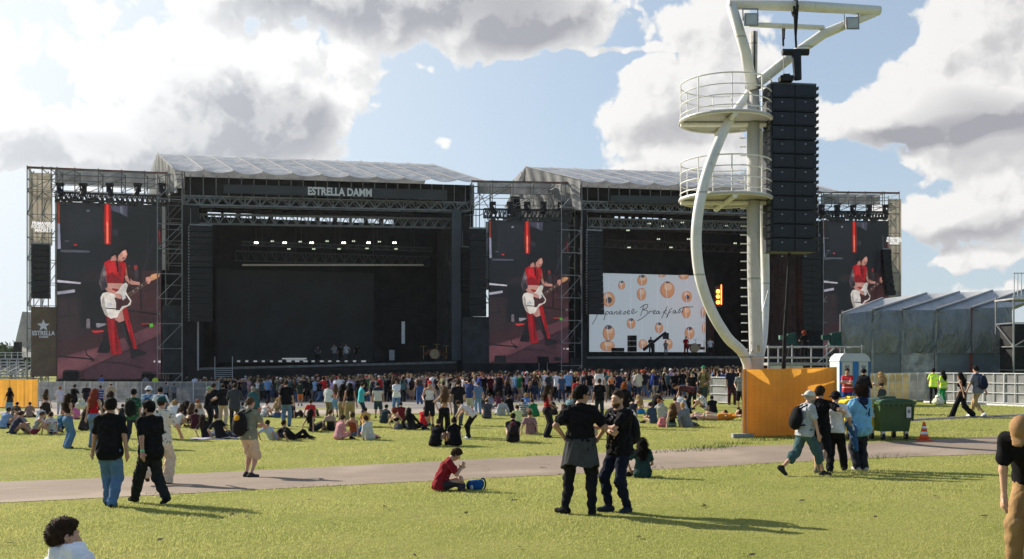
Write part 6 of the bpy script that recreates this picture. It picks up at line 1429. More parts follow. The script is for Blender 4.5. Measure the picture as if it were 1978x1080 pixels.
# ---- poses
PI = math.pi
POSES = {
 'stand': dict(), 'stand2': dict(fl=(-.13, .02, 0), fr=(.10, -.06, 0), hl=(-.22, .20, 1.02), hr=(.20, .22, 1.04), tl=.25, tr=-.2, twist=.08), 'arms': dict(hl=(.10, .22, 1.20), hr=(-.10, .24, 1.17), el=(-1, 0, -.4), er=(1, 0, -.4), fl=(-.12, .03, 0), fr=(.12, -.03, 0)),
 'hip': dict(hl=(-.24, -.02, 1.02), el=(-1, -.5, 0), hr=(.28, .05, .80), fl=(-.14, 0, 0), fr=(.12, .04, 0), side=.04), 'phone': dict(hl=(-.08, .30, 1.26), hr=(.10, .30, 1.22), el=(-.8, -.2, -.8), er=(.8, -.2, -.8), nod=.25),
 'up': dict(hl=(-.12, .02, 1.60), el=(-1, .3, .3), hr=(.30, .05, .80)), 'walk': dict(pelvis=(0, 0, .91), fl=(-.09, .34, 0), fr=(.09, -.36, .07), pr=-.55, hl=(-.28, -.16, .84), hr=(.28, .22, .88), lean=.05), 'walk2': dict(pelvis=(0, 0, .91), fl=(-.09, -.30, .06), pl=-.5, fr=(.09, .30, 0), hl=(-.28, .20, .88), hr=(.28, -.14, .84), lean=.05),
 'bend': dict(pelvis=(0, -.06, .92), lean=1.25, bend=.35, hl=(-.12, .62, .42), hr=(.12, .66, .40), fl=(-.13, 0, 0), fr=(.13, .02, 0), nod=.3), 'stoop': dict(pelvis=(0, -.10, .90), lean=.85, bend=.2, hl=(-.14, .62, .72), hr=(.14, .60, .70), fl=(-.14, .0, 0), fr=(.14, .16, 0), nod=.2),
 'sit': dict(pelvis=(0, 0, .13), lean=.12, bend=.18, fl=(.22, .44, .0), fr=(-.22, .40, .0), kl=(-1, .3, .55), kr=(1, .3, .55), tl=-1.2, tr=1.2, hl=(-.16, .34, .30), hr=(.16, .36, .30), nod=.15),
 'hug': dict(pelvis=(0, 0, .13), lean=.22, bend=.25, fl=(-.14, .60, .0), fr=(.14, .58, .0), kl=(-.25, .3, 1), kr=(.25, .3, 1), hl=(.06, .50, .42), hr=(-.06, .52, .40), el=(-1, 0, -.3), er=(1, 0, -.3), nod=.1),
 'leanb': dict(pelvis=(0, 0, .12), lean=-.42, bend=.12, fl=(-.13, .82, .0), fr=(.14, .72, .0), kl=(-.2, .2, 1), kr=(.2, .2, 1), hl=(-.30, -.34, .10), hr=(.30, -.34, .10), el=(-.8, -1, 0), er=(.8, -1, 0), nod=.3),
 'side': dict(pelvis=(0, 0, .12), lean=-.05, side=-.30, fl=(.40, .40, .0), fr=(.48, .10, .0), kl=(.3, 1, .3), kr=(.3, 1, .2), tl=-1.3, tr=-1.4, hl=(-.36, -.06, .08), hr=(.14, .34, .24), el=(-.8, -.6, 0)),
 'recl': dict(pelvis=(0, 0, .11), lean=-.95, bend=.30, fl=(-.12, .88, .0), fr=(.14, .66, .0), kl=(-.2, .1, 1), kr=(.2, .1, 1), hl=(-.30, -.42, .06), hr=(.30, -.42, .06), el=(-.6, -1, -.3), er=(.6, -1, -.3), nod=.45),
 'lie': dict(pelvis=(0, 0, .12), lean=-1.50, bend=.0, fl=(-.10, .90, .02), fr=(.10, .82, .0), kl=(-.2, .1, 1), kr=(.2, .1, 1), hl=(-.10, -.75, .14), hr=(.10, -.70, .16), el=(-1, -.3, .2), er=(1, -.3, .2), nod=.0),
}
SITTERS = ('sit', 'hug', 'leanb', 'side', 'recl', 'lie')
PCACHE = {}; MCACHE = {}
def pose_of(p, fem): 
    if (p, fem) not in PCACHE: PCACHE[(p, fem)] = Pose(fem=fem, **POSES[p])
    return PCACHE[(p, fem)]
def part_mesh(p, fem, part, kind, h):
    k = (p, fem, part, kind, h)
    if k not in MCACHE:
        ps = pose_of(p, fem); vf = {'body': lambda: ps.body(h), 'top': lambda: ps.top(h, kind), 'bottom': lambda: ps.bottom(h, kind), 'shoe': lambda: ps.shoes(h, kind), 'hair': lambda: furry(ps.hair(h, kind), *((FUR[kind][0] // 2, FUR[kind][1], FUR[kind][2] * 1.4) if kind in FUR else (0, .01, .01)), 3)}[part]()
        MCACHE[k] = arr_mesh("person_" + part, [(vf[0], vf[1], 0)]); MCACHE[k].materials.append(SKINS[0])
    return MCACHE[k]
def part_obj(name, me, mat, parent=None):
    o = bpy.data.objects.new(name, me); col.objects.link(o)
    if not me.materials: me.materials.append(mat)
    o.material_slots[0].link = 'OBJECT'; o.material_slots[0].material = mat
    if parent: o.parent = parent
    return o
ZTOP = {}
def top_z(p, fem):
    if (p, fem) not in ZTOP: q = pose_of(p, fem); ZTOP[(p, fem)] = max(q.hc[2] + .115, q.nk[2] + .06, q.ch[2] + .12)
    return ZTOP[(p, fem)]
TOPNAME = {'tee': 'shirt', 'long': 'long_sleeved_top', 'coat': 'jacket', 'tank': 'sleeveless_top', 'crop': 'cropped_top', 'strap': 'strappy_top'}
BOTNAME = {'long': 'trousers', 'slim': 'trousers', 'wide': 'trousers', 'shorts': 'shorts', 'skirt': 'skirt', 'cropped': 'trousers'}
def person(px, feet, head, pose, yaw, top, bot, hair, skin, label, fem=False, shoe=None, group=None, h=.021, z=None, loc=None, scale=None, smin=.84, smax=1.14):
    """top: (kind, material), bot: (kind, material), hair: (kind, colour or material)"""
    p = on_ground(px, feet) if loc is None else Vector(loc)
    if z is not None: p.z = z
    sc_ = scale or min(max((feet - head) / FPX * p.y / top_z(pose, fem), smin), smax)
    o = part_obj("person", part_mesh(pose, fem, 'body', '', h), SKINS[skin]); o.location = p; o.rotation_euler = (0, 0, R(yaw)); o.scale = (sc_,) * 3
    tag(o, label, "person", group)
    if top: part_obj(TOPNAME[top[0]], part_mesh(pose, fem, 'top', top[0], h), top[1], o)
    if bot: part_obj(BOTNAME[bot[0]], part_mesh(pose, fem, 'bottom', bot[0], h), bot[1], o)
    for q in (0, 1): part_obj("shoe", part_mesh(pose, fem, 'shoe', q, h), shoe or C(40, 40, 42), o)
    hm = HAIRC.get(hair[1], hair[1]); nm_ = {'cap': 'cap', 'capback': 'cap', 'bucket': 'bucket_hat', 'beanie': 'beanie'}.get(hair[0], 'hair')
    part_obj(nm_, part_mesh(pose, fem, 'hair', hair[0], h), hm, o)
    if nm_ != 'hair': part_obj('hair', part_mesh(pose, fem, 'hair', 'crop', h), HAIRC[hair[2] if len(hair) > 2 else 'brown'], o)
    return o
def pack(o, pose, fem, mat, label, s_=1.0, accents=(), straps=True, side=0.0):
    """rucksack worn on a person's back: an object of its own"""
    q = pose_of(pose, fem) if isinstance(pose, str) else pose; T = Matrix.Translation(o.location) @ o.rotation_euler.to_matrix().to_4x4() @ Matrix.Scale(o.scale[0], 4)
    c = q.wst * .45 + q.ch * .55 - q.fw * (.225 + .01 * s_) + q.rg * side; F = Fld(q.ch - .75, q.ch + .65, .020); b = c
    F.ell(b - q.up2 * .03, (.165 * s_, .105 * s_, .245 * s_), (q.rg, q.fw, q.up2), .03); F.ell(b - q.up2 * .10 - q.fw * .05, (.13 * s_, .09 * s_, .15 * s_), (q.rg, q.fw, q.up2), .03)
    P, Q = F.mesh(); me = arr_mesh("backpack", [(P, Q, 0)]); me.materials.append(mat); k = mesh_obj("backpack", me); k.matrix_world = T; tag(k, label, "backpack", "rucksacks worn in the crowd")
    if straps:
        F = Fld(q.ch - .6, q.ch + .6, .014)
        for z_ in (-1, 1):
            pts = [b + q.up2 * .17 + q.rg * .07 * z_ + q.fw * .02, q.nk - q.up2 * .0 + q.rg * .10 * z_ - q.fw * .06, q.nk - q.up2 * .02 + q.rg * .11 * z_ + q.fw * .06, q.ch + q.rg * .13 * z_ + q.fw * .13, q.wst + q.rg * .165 * z_ + q.fw * .04, b - q.up2 * .18 + q.rg * .12 * z_]
            for i in range(5): F.cap(pts[i], pts[i + 1], .016, .016, .01, (q.rg, 1.5))
        P, Q = F.mesh(); me = arr_mesh("strap", [(P, Q, 0)]); me.materials.append(mat); s2 = mesh_obj("strap", me, k)
    for (dz, w_, hh, m2) in accents:
        F = Fld(q.ch - .75, q.ch + .65, .016); F.ell(b + q.up2 * dz - q.fw * .072, (w_, .045, hh), (q.rg, q.fw, q.up2), .02); P, Q = F.mesh(); me = arr_mesh("pocket", [(P, Q, 0)]); me.materials.append(m2); mesh_obj("pocket", me, k)
    return k
# ================================================================== people near the camera
BLK = C(24, 24, 27); WHT = C(226, 226, 228); JEAN = C(74, 100, 138); JEAND = C(44, 56, 84); NAVY = C(34, 42, 70); GREY = C(128, 130, 134); LGREY = C(172, 178, 186); CHARC = C(58, 60, 66); BEIGE = C(188, 168, 142); KHAKI = C(140, 124, 92); TEAL = C(60, 104, 108); MAROON = C(84, 30, 40); REDC = C(196, 36, 44); CREAM = C(214, 202, 180); OLIVE = C(112, 116, 84); LBLUE = C(120, 160, 204)
def hero(px, feet, head, pose, yaw, top, bot, hair, skin, label, shoe=None, amp=.0065, h=.0125, hem=None, grip=.3, extra=None, z=None, smax=1.2, scale=None, seed=0, loc=None, beard=None):
    p = on_ground(px, feet) if loc is None else Vector(loc); zt = max(pose.hc[2] + .13, pose.nk[2] + .05)
    if z is not None: p.z = z
    sc_ = scale or min(max((feet - head) / FPX * p.y / zt, .8), smax)
    def mk(nm, vf, mat, par=None):
        me = arr_mesh(nm, [(vf[0], vf[1], 0)]); me.materials.append(mat); return mesh_obj(nm, me, par)
    o = mk("person", pose.body(h, True, grip), SKINS[skin]); o.location = p; o.rotation_euler = (0, 0, R(yaw)); o.scale = (sc_,) * 3; tag(o, label, "person")
    if top: mk(TOPNAME[top[0]], pose.top(h, top[0], amp, hem, seed), top[1], o)
    if bot: mk(BOTNAME[bot[0]], pose.bottom(h, bot[0], amp, seed + 1), bot[1], o)
    [mk("shoe", pose.shoes(h, q), shoe or BLK, o) for q in (0, 1)]
    nm_ = {'cap': 'cap', 'capback': 'cap', 'bucket': 'bucket_hat', 'beanie': 'beanie'}.get(hair[0], 'hair'); mk(nm_, furry(pose.hair(h, hair[0], seed), *((FUR[hair[0]][0] * 3, FUR[hair[0]][1], FUR[hair[0]][2] * .8) if hair[0] in FUR else (0, .01, .01)), seed), HAIRC.get(hair[1], hair[1]), o)
    if nm_ != 'hair': mk('hair', pose.hair(h, 'crop', seed), HAIRC[hair[2]], o)
    if beard:
        F = pose.fld(h); c, x, f, u = pose.hc, pose.hx, pose.hf, pose.hupv; F.ell(c - u * .060 + f * .030, (.061, .066, .062), (x, f, u), .02); F.ell(c - u * .092 + f * .052, (.040, .036, .034), (x, f, u), .03)
        F.cut(c - u * .052 + f * .04, nrm(u + f * .12)); F.cut(c + f * .0, -f); mk("beard", furry(F.mesh(), 900, .016, .003, seed, .5, .6), HAIRC[beard], o)
    for q in (-1, 1):
        F = Fld(pose.hc - .14, pose.hc + .14, .006); F.ell(pose.hc + pose.hx * .036 * q + pose.hf * .082 - pose.hupv * .012, (.012, .006, .007), (pose.hx, pose.hf, pose.hupv), .004); v = F.mesh()
        if len(v[0]): mk("eye", v, M("eye_dark", (.02, .015, .012), .3), o)
    if extra: extra(o, pose, mk)
    return o
def fx(pose, h, build, pad=.3):
    F = pose.fld(h, pad); build(F); return F.mesh()
def wristband(c, side):
    def f(o, p, mk):
        sh, e, w_ = p.arms[side]; d = nrm(w_ - e); F = p.fld(.010); F.cap(w_ - d * .025, w_ - d * .012, .033, .033, .005); mk("wristband", F.mesh(), c, o)
    return f
# --- pair talking on the near grass
def ex_pair1(o, p, mk):
    up, rg, fw = UPZ, p.rg, p.fw; rows = 16; cl = 40; V = []
    for th in (0, .018):
        for j in range(rows + 1):
            q = j / rows
            for i in range(cl + 1):
                u = i / cl * 2 - 1; a = u * 2.15; drop = .36 + .10 * max(0, -u - .55) * 2.2 + .16 * max(0, u - .62) * 2.6 + .02 * math.sin(u * 7)
                z = .11 - q * drop; fl = .012 * math.sin(u * 19 + q * 2) * q + .008 * math.sin(u * 33 + 4 * q)
                rx, ry = .182 + .055 * q + fl + th, .150 + .050 * q + fl + th
                V.append(p.pel + rg * rx * math.sin(a) - fw * ry * math.cos(a) + up * z)
    n0 = (rows + 1) * (cl + 1); Q = []
    for j in range(rows):
        for i in range(cl): k = j * (cl + 1) + i; Q += [(k, k + 1, k + cl + 2, k + cl + 1), (n0 + k, n0 + k + cl + 1, n0 + k + cl + 2, n0 + k + 1)]
    for i in range(cl): k = rows * (cl + 1) + i; Q += [(k, k + 1, n0 + k + 1, n0 + k), (i, n0 + i, n0 + i + 1, i + 1)]
    for j in range(rows):
        for i in (0, cl): k = j * (cl + 1) + i; Q.append((k, k + cl + 1, n0 + k + cl + 1, n0 + k))
    mk("tied_jacket", (np.array(V), np.array(Q)), C(66, 67, 70), o)
    F = p.fld(.0125); F.cap(p.pel - rg * .09 + up * .10, p.pel + rg * .09 + up * .10, .128, .128, .04); F.crease(.004, 30, 2); F.cut(p.pel + up * .125, up); F.cut(p.pel + up * .065, -up); F.cap(p.pel + fw * .15 + up * .06, p.pel + fw * .17 - up * .22, .030, .022, .02); F.cap(p.pel + fw * .15 + up * .06 - rg * .04, p.pel + fw * .16 - rg * .08 - up * .18, .030, .022, .02); mk("tied_sleeves", F.mesh(), C(66, 67, 70), o)
    c, x, f, u = p.hc, p.hx, p.hf, p.hupv; F = Fld(c - .18, c + .18, .007); F.cap(c + x * -.055 + f * .088 + u * .0, c + x * .055 + f * .088 + u * .0, .016, .016, .004)
    for q in (-1, 1): F.cap(c + x * .06 * q + f * .085 + u * .002, c + x * .078 * q - f * .01 + u * .004, .008, .008, .004)
    mk("sunglasses", F.mesh(), M("lens_black", (.006, .006, .007), .15, 0, .1, 3, 0, .6), o)
P1 = Pose(pelvis=(0, 0, .925), fl=(-.21, .06, 0), fr=(.16, -.04, 0), tl=.95, tr=-.1, hl=(-.205, .0, 1.03), el=(-1, -.9, .1), hr=(.24, .16, 1.04), er=(1, -.75, -.2), turn=-.95, twist=-.05, wid=.98)
man1 = hero(1121, 994, 744, P1, -8, ('tee', BLK), ('slim', C(30, 30, 34)), ('short', 'black'), 1, "man in black T-shirt with a grey jacket tied round his waist, hand on hip", BLK, extra=ex_pair1, grip=.8, seed=3, hem=.075)
def ex_pair2(o, p, mk):
    F = p.fld(.010); c = p.ch + p.up2 * .04; P_ = p
    for i, (a, b) in enumerate(((-.06, .05), (.0, .02), (.05, .07), (-.02, -.03), (.03, -.05), (-.05, -.02))): F.cap(c + p.fw * .121 + p.rg * a + p.up2 * b, c + p.fw * .121 + p.rg * (a + .025) + p.up2 * (b + .02), .010, .008, .006)
    mk("shirt_print", F.mesh(), GREY, o)
P2 = Pose(pelvis=(0, 0, .925), fl=(-.12, -.05, 0), fr=(.13, .08, 0), tl=.15, tr=-.5, hl=(.14, .27, 1.22), el=(-1, .1, -.5), hr=(-.12, .26, 1.16), er=(1, .1, -.45), turn=.12, wid=1.06, belly=.015)
man2 = hero(1196, 989, 753, P2, 128, ('tee', BLK), ('slim', C(26, 32, 48)), ('crop', 'brown'), 0, "bearded man in black printed T-shirt and dark jeans facing the man with sunglasses", C(44, 52, 62), extra=ex_pair2, grip=.9, seed=8, beard='mid')
pack(man2, P2, False, C(30, 31, 34), "black rucksack on the bearded man's back", .95)
def cup(p, label, c=(.75, .76, .74), r=.04, hh=.13):
    p = Vector(p); o = empty("drink_cup", p, label, "cup"); m = MB(); m.bar(p, p + Vector((0, 0, hh)), r * .8, 14, r); m.build("cup_wall", M("cup_plastic", c, .4, 0, .05, 3, 0, .4, .3), o); m = MB(); m.bar(p + Vector((0, 0, hh)), p + Vector((0, 0, hh + .006)), r * .96, 14); m.build("drink_surface", M("beer", (.45, .30, .08), .3), o)
def hand_at(o, pose, side, d=.09):
    sh, e, w_ = pose.arms[side]; q = w_ + nrm(w_ - e) * d; bpy.context.view_layer.update()
    return (Matrix.Translation(o.location) @ o.rotation_euler.to_matrix().to_4x4() @ Matrix.Scale(o.scale[0], 4)) @ Vector(q)
cup(hand_at(man1, P1, 1, .07) + Vector((-.02, .03, .03)), "clear cup held by the man with the tied jacket", (.55, .60, .56))
def back_print(o, p, mk):
    F = p.fld(.010); r = random.Random(2)
    for z_, n_ in ((.085, 7), (.06, 9), (.0, 5)):
        for i in range(n_):
            a = (i - (n_ - 1) / 2) * .024; F.cap(p.ch + p.up2 * z_ - p.fw * .128 + p.rg * a, p.ch + p.up2 * (z_ + r.uniform(.004, .012)) - p.fw * .128 + p.rg * (a + r.uniform(-.006, .006)), .007, .007, .004)
    mk("shirt_print", F.mesh(), C(62, 62, 66), o)
# --- two men in black walking off, and the man in the flowered shirt
PA = Pose(pelvis=(0, 0, .925), fl=(-.07, .16, 0), fr=(.07, -.10, 0), hl=(-.33, .14, .82), el=(-1, -.4, 0), hr=(.30, -.06, .80), er=(1, -.5, 0), turn=.05, lean=.03, wid=1.0)
hero(212, 979, 769, PA, 4, ('tee', BLK), ('long', C(86, 116, 152)), ('short', 'black'), 1, "man in plain black T-shirt and blue jeans walking away, arms hanging wide", C(40, 40, 44), hem=-.17, seed=11, extra=back_print)
PB = Pose(pelvis=(0, 0, .90), fl=(-.06, .38, 0), fr=(.08, -.32, .05), pr=-.45, hl=(-.27, -.20, .82), hr=(.25, .16, .80), el=(-.6, -1, 0), turn=.42, lean=.03)
hero(291, 973, 774, PB, 52, ('tee', BLK), ('long', C(38, 40, 40)), ('short', 'black'), 1, "bearded man in black T-shirt and black trousers striding, face turned sideways", C(36, 36, 38), hem=-.16, extra=wristband(C(120, 210, 160), 0), seed=12, beard='black')
PC = Pose(pelvis=(0, 0, .92), fl=(-.10, -.40, .20), pl=-1.0, fr=(.08, .10, 0), hl=(-.28, .1, .85), hr=(.30, .24, .98), er=(.8, -.6, -.3), turn=-.1)
fm_ = hero(311, 936, 766, PC, -6, ('tee', FLORAL), ('wide', C(214, 196, 170)), ('cap', C(40, 74, 74), 'brown'), 0, "man in flowered shirt, dark green cap and cream trousers behind two men in black", C(70, 62, 58), hem=-.16, seed=13)
# --- man with rucksack and shorts on the path
PD = Pose(pelvis=(0, 0, .925), fl=(-.10, .02, 0), fr=(.10, -.05, 0), tl=.1, tr=-.5, hl=(-.04, .34, 1.12), hr=(.16, .32, 1.10), el=(-.8, -.3, -.7), er=(.9, -.4, -.6), nod=.12, turn=-.05)
md = hero(481, 922, 767, PD, -28, ('tee', C(128, 132, 112)), ('shorts', C(206, 182, 150)), ('crop', 'mid'), 0, "man in grey-green T-shirt and beige shorts with a rucksack, standing on the path", C(62, 62, 60), hem=-.10, grip=.9, seed=14)
pack(md, PD, False, C(34, 32, 34), "black rucksack with yellow and red patches on the man in beige shorts", 1.12, accents=((.08, .09, .10, C(212, 160, 40)), (-.16, .11, .05, C(150, 26, 42))), side=-.05)
# --- red shirt sitting, with a blue bag
PE = Pose(pelvis=(0, 0, .13), lean=.20, bend=.28, fl=(.24, .42, 0), fr=(-.20, .44, 0), kl=(-1, .35, .45), kr=(1, .35, .45), tl=-1.2, tr=1.2, hl=(-.03, .42, .47), hr=(.06, .42, .46), el=(-.8, 0, -.8), er=(.8, 0, -.8), nod=.42)
hero(851, 948, 866, PE, -84, ('tee', C(132, 34, 44)), ('long', C(54, 52, 58)), ('short', 'brown'), 0, "man in red T-shirt sitting cross-legged on the grass, looking at his hands", C(70, 62, 60), hem=-.12, grip=1.1, smax=1.1, seed=15)
p = on_ground(917, 946); o = empty("duffel_bag", p, "small blue bag on the grass beside the man in red", "bag")
def blob(nm, par, mat, fn, lo, hi, h=.012):
    F = Fld(V3(*lo), V3(*hi), h); fn(F); P, Q = F.mesh(); me = arr_mesh(nm, [(P, Q, 0)]); me.materials.append(mat); return mesh_obj(nm, me, par)
def fbag(F): F.cap((-.07, 0, .09), (.08, .02, .10), .07, .08, .04); F.ell((0, 0, .05), (.14, .10, .06), None, .04); F.crease(.003, 40, 2); F.cut((0, 0, .004), (0, 0, -1))
blob("bag_body", o, C(36, 84, 138), fbag, (-.4, -.3, -.05), (.4, .3, .4)); blob("carry_strap", o, C(30, 60, 100), lambda F: [F.cap((.14 + .05 * math.sin(a), -.02, .10 + .10 * math.cos(a)), (.14 + .05 * math.sin(a + .4), -.02, .10 + .10 * math.cos(a + .4)), .014, .014, .01) for a in np.arange(-.4, 3.2, .4)], (-.4, -.3, -.05), (.5, .3, .5)); blob("white_cup", o, LGREY, lambda F: F.cap((-.05, -.14, .035), (-.05, -.14, .07), .03, .03, .01), (-.4, -.4, -.05), (.4, .3, .4))
# --- woman with long dark hair sitting beyond the pair
PH = Pose(pelvis=(0, 0, .13), lean=.05, bend=.10, fem=True, fl=(-.30, .42, 0), fr=(-.34, .20, 0), kl=(.3, 1, .4), kr=(.3, 1, .3), tl=1.2, tr=1.2, hl=(-.30, .18, .20), hr=(.16, .30, .24), el=(-1, -.5, 0), turn=.25, wid=1.1)
hero(1241, 923, 849, PH, -6, ('tee', C(40, 62, 62)), ('skirt', C(36, 54, 56)), ('long', 'black'), 1, "person with long dark hair and dark green dress sitting at the path's edge", BLK, hem=-.14, smax=1.1, seed=16)
# --- four people crossing by the bins
PI1 = Pose(pelvis=(0, 0, .90), fl=(-.10, -.46, .09), pl=-.75, fr=(.09, .34, 0), hl=(-.27, .20, .92), hr=(.27, .14, .84), er=(1, -.8, -.2), lean=.10, turn=-.1, belly=.03, wid=1.02)
i1 = hero(1556, 919, 755, PI1, -78, ('tee', C(164, 170, 176)), ('cropped', C(66, 92, 98)), ('capback', C(196, 196, 190), 'grey'), 0, "man in grey T-shirt, pale cap turned backwards and blue-green trousers striding past the bins", C(48, 50, 52), seed=17, beard='grey')
pack(i1, PI1, False, C(26, 27, 30), "black rucksack on the man with the backward pale cap", 1.0)
PI2 = Pose(pelvis=(0, 0, .92), fl=(-.09, .10, 0), fr=(.10, -.36, .16), pr=-.9, hr=(.44, .12, 1.24), er=(.3, -1, 0), hl=(-.22, .22, 1.02), el=(-1, -.3, -.3), wid=1.10, belly=.02, turn=-.2)
i2 = hero(1583, 915, 746, PI2, -32, ('tee', BLK), ('shorts', C(28, 29, 33)), ('short', 'brown'), 0, "big man in black T-shirt and shorts with an arm round the person in white", C(120, 112, 96), hem=-.18, seed=18)
PI3 = Pose(pelvis=(0, 0, .91), fl=(-.09, -.10, 0), fr=(.12, .36, 0), hl=(-.20, .22, 1.0), hr=(.30, .12, .96), lean=.04)
i3 = hero(1613, 912, 756, PI3, -30, ('tee', C(222, 222, 226)), ('long', C(26, 26, 30)), ('bucket', BLK, 'black'), 1, "person in white T-shirt, black hat and black trousers between two men", C(44, 44, 46), hem=-.06, seed=19)
PI4 = Pose(pelvis=(0, 0, .93), fl=(-.07, .03, 0), fr=(.08, -.02, 0), hl=(-.14, .26, 1.16), el=(-1, -.3, -.6), hr=(.08, .28, 1.12), er=(.9, -.5, -.5), turn=.25)
def ex4(o, p, mk):
    F = p.fld(.0125); F.cap(p.nk - p.rg * .05 - p.fw * .05, p.nk + p.rg * .05 - p.fw * .05, .075, .075, .03); F.ell(p.nk - p.fw * .09 - p.up2 * .04, (.11, .06, .08), (p.rg, p.fw, p.up2), .03); mk("hood", F.mesh(), NAVY, o)
    F = p.fld(.0125); F.cap(p.ch + p.rg * .10 - p.fw * .145 + p.up2 * .0, p.ch + p.rg * .10 - p.fw * .135 - p.up2 * .16, .018, .018, .006); F.cap(p.ch + p.rg * .03 - p.fw * .15 + p.up2 * .02, p.ch + p.rg * .03 - p.fw * .14 - p.up2 * .13, .012, .012, .006); mk("back_number", F.mesh(), C(30, 60, 110), o)
    F = p.fld(.0125); pts = [p.nk - p.rg * .10 - p.fw * .05, p.ch - p.fw * .16 + p.up2 * .03, p.wst + p.rg * .16 - p.fw * .10]; F.cap(pts[0], pts[1], .016, .016, .01); F.cap(pts[1], pts[2], .016, .016, .01); mk("bag_strap", F.mesh(), BLK, o)
i4 = hero(1663, 909, 746, PI4, 14, ('coat', C(120, 176, 214)), ('long', TRACK), ('curly', 'brown'), 1, "person in light blue jacket and black track trousers standing before the yellow bin", C(176, 176, 178), hem=-.24, extra=ex4, seed=20)
cup(hand_at(i2, PI2, 0, .08), "cup of beer held by the big man in black", (.70, .66, .50))
p = hand_at(i3, PI3, 1, .02); o = empty("jacket", p, "blue and white jacket hanging from the arm of the person in white", "jacket")
blob("jacket_cloth", o, C(58, 92, 138), lambda F: (F.cap((-.03, 0, .10), (.05, 0, -.05), .075, .07, .04), F.cap((.05, 0, -.05), (.11, .02, -.42), .065, .035, .05), F.crease(.008, 28, 5)), (-.3, -.3, -.7), (.4, .3, .4)); blob("pale_lining", o, C(190, 198, 206), lambda F: F.cap((.0, -.07, .08), (.07, -.06, -.12), .03, .02, .02), (-.3, -.3, -.7), (.4, .3, .4))
# --- man bending at the frame's edge, boy leaning back on the near grass
PJ = Pose(pelvis=(0, -.16, .92), lean=.50, bend=.35, fl=(-.15, .0, 0), fr=(.15, -.03, 0), hl=(-.20, .12, .60), hr=(.20, .14, .60), el=(-1, -.1, .1), er=(1, -.1, .1), nod=.55, wid=1.1)
hero(1992, 1118, 800, PJ, 138, ('tee', C(22, 22, 25)), ('long', C(146, 118, 82)), ('cap', C(150, 118, 84), 'brown'), 0, "man in black T-shirt, tan cap and tan trousers stooping at the photo's edge", C(60, 50, 44), scale=.97, seed=21, amp=.003)
PK = Pose(neck=.118, pelvis=(0, 0, .12), lean=-.30, side=-.42, bend=.26, fl=(-.13, .80, 0), fr=(.14, .70, 0), kl=(-.2, .2, 1), kr=(.2, .2, 1), hl=(-.50, -.24, .10), hr=(.30, .10, .40), er=(.7, -1, -.4), turn=-.35, nod=.15, wid=.96)
pk = on_ground(105, 1262); hero(98, 1262, 1000, PK, -28, ('tee', C(232, 232, 236)), ('shorts', NAVY), ('short', 'brown'), 0, "boy with dark tousled hair and white T-shirt lolling at the photo's bottom edge", WHT, scale=.98, loc=(pk.x + .235, pk.y, pk.z + .055), seed=22, grip=.8)

# ================================================================== people on the lawn, one line each
N_ = lambda *a, **k: person(*a, **k)
N_(19, 802, 751, 'stand2', 50, ('tee', C(40, 38, 38)), ('shorts', LBLUE), ('long', 'black'), 1, "person with long black hair and pale denim shorts against the orange hoarding", True)
N_(89, 814, 753, 'stand', -5, ('strap', C(34, 30, 32)), ('skirt', C(34, 30, 32)), ('long', 'mid'), 0, "person in short black dress with bare shoulders and brown hair, by the grey barrier", True)
N_(116, 801, 747, 'stand2', 10, ('tee', C(208, 200, 222)), ('long', LGREY), ('short', 'ginger'), 0, "person in lilac and white T-shirt with short reddish hair, by the grey barrier")
N_(143, 800, 743, 'phone', -15, ('tee', BLK), ('long', BLK), ('short', 'brown'), 1, "dark-haired person in black T-shirt before the barrier, beside the lilac T-shirt")
N_(167, 798, 741, 'stand', 20, ('tee', C(30, 32, 40)), ('long', JEAND), ('crop', 'grey'), 0, "grey-haired person in dark T-shirt before the barrier under the biggest screen")
N_(194, 793, 745, 'stand', 0, ('tee', STRNAVY), ('long', BLK), ('short', 'black'), 1, "person in navy T-shirt with white stripes before the grey barrier")
N_(214, 792, 740, 'phone', 10, ('long', C(176, 160, 130)), ('long', C(90, 84, 74)), ('cap', C(200, 186, 160), 'mid'), 0, "person in pale cap and sandy top before the grey barrier")
N_(213, 846, 757, 'stand2', -10, ('strap', C(190, 158, 128)), ('long', CREAM), ('long', 'brown'), 0, "person in tan strappy top partly hidden behind the man in black T-shirt", True)
lw = N_(131, 866, 762, 'stand2', -38, ('crop', C(50, 42, 40)), ('wide', C(88, 122, 158)), ('long', 'brown'), 0, "person with long brown hair, black cropped top and wide blue jeans", True)
N_(182, 865, 753, 'stand', -8, ('tank', C(190, 26, 42)), ('long', C(104, 130, 158)), ('long', 'red'), 0, "person with long bright red hair, red top and blue jeans", True)
gs = N_(257, 864, 752, 'walk2', 0, ('tee', GREENP), ('slim', C(40, 48, 66)), ('cap', BLK, 'black'), 1, "person in green patterned shirt and black cap with a black rucksack", shoe=LGREY)
pack(gs, 'walk2', False, C(28, 32, 30), "black rucksack on the green patterned shirt", 1.05)
wb = N_(287, 846, 747, 'stand', 5, ('tee', C(170, 190, 206)), ('shorts', CHARC), ('bucket', WHT, 'brown'), 0, "person in white bucket hat and pale blue shirt beyond the flowered shirt")
pack(wb, 'stand', False, C(52, 82, 120), "blue rucksack on the person in white bucket hat", .9)
bw_ = N_(310, 848, 748, 'stand2', 38, ('tee', C(220, 224, 228)), ('long', JEAN), ('short', 'black'), 1, "bearded person in white T-shirt with blue straps, beside the white bucket hat")
pack(bw_, 'stand2', False, C(60, 90, 126), "blue rucksack on the bearded person in white", .85)
N_(321, 777, 739, 'stand', 5, ('tee', C(112, 118, 128)), ('long', BLK), ('crop', 'black'), 1, "person in grey T-shirt leaning at the barrier below the black panel")
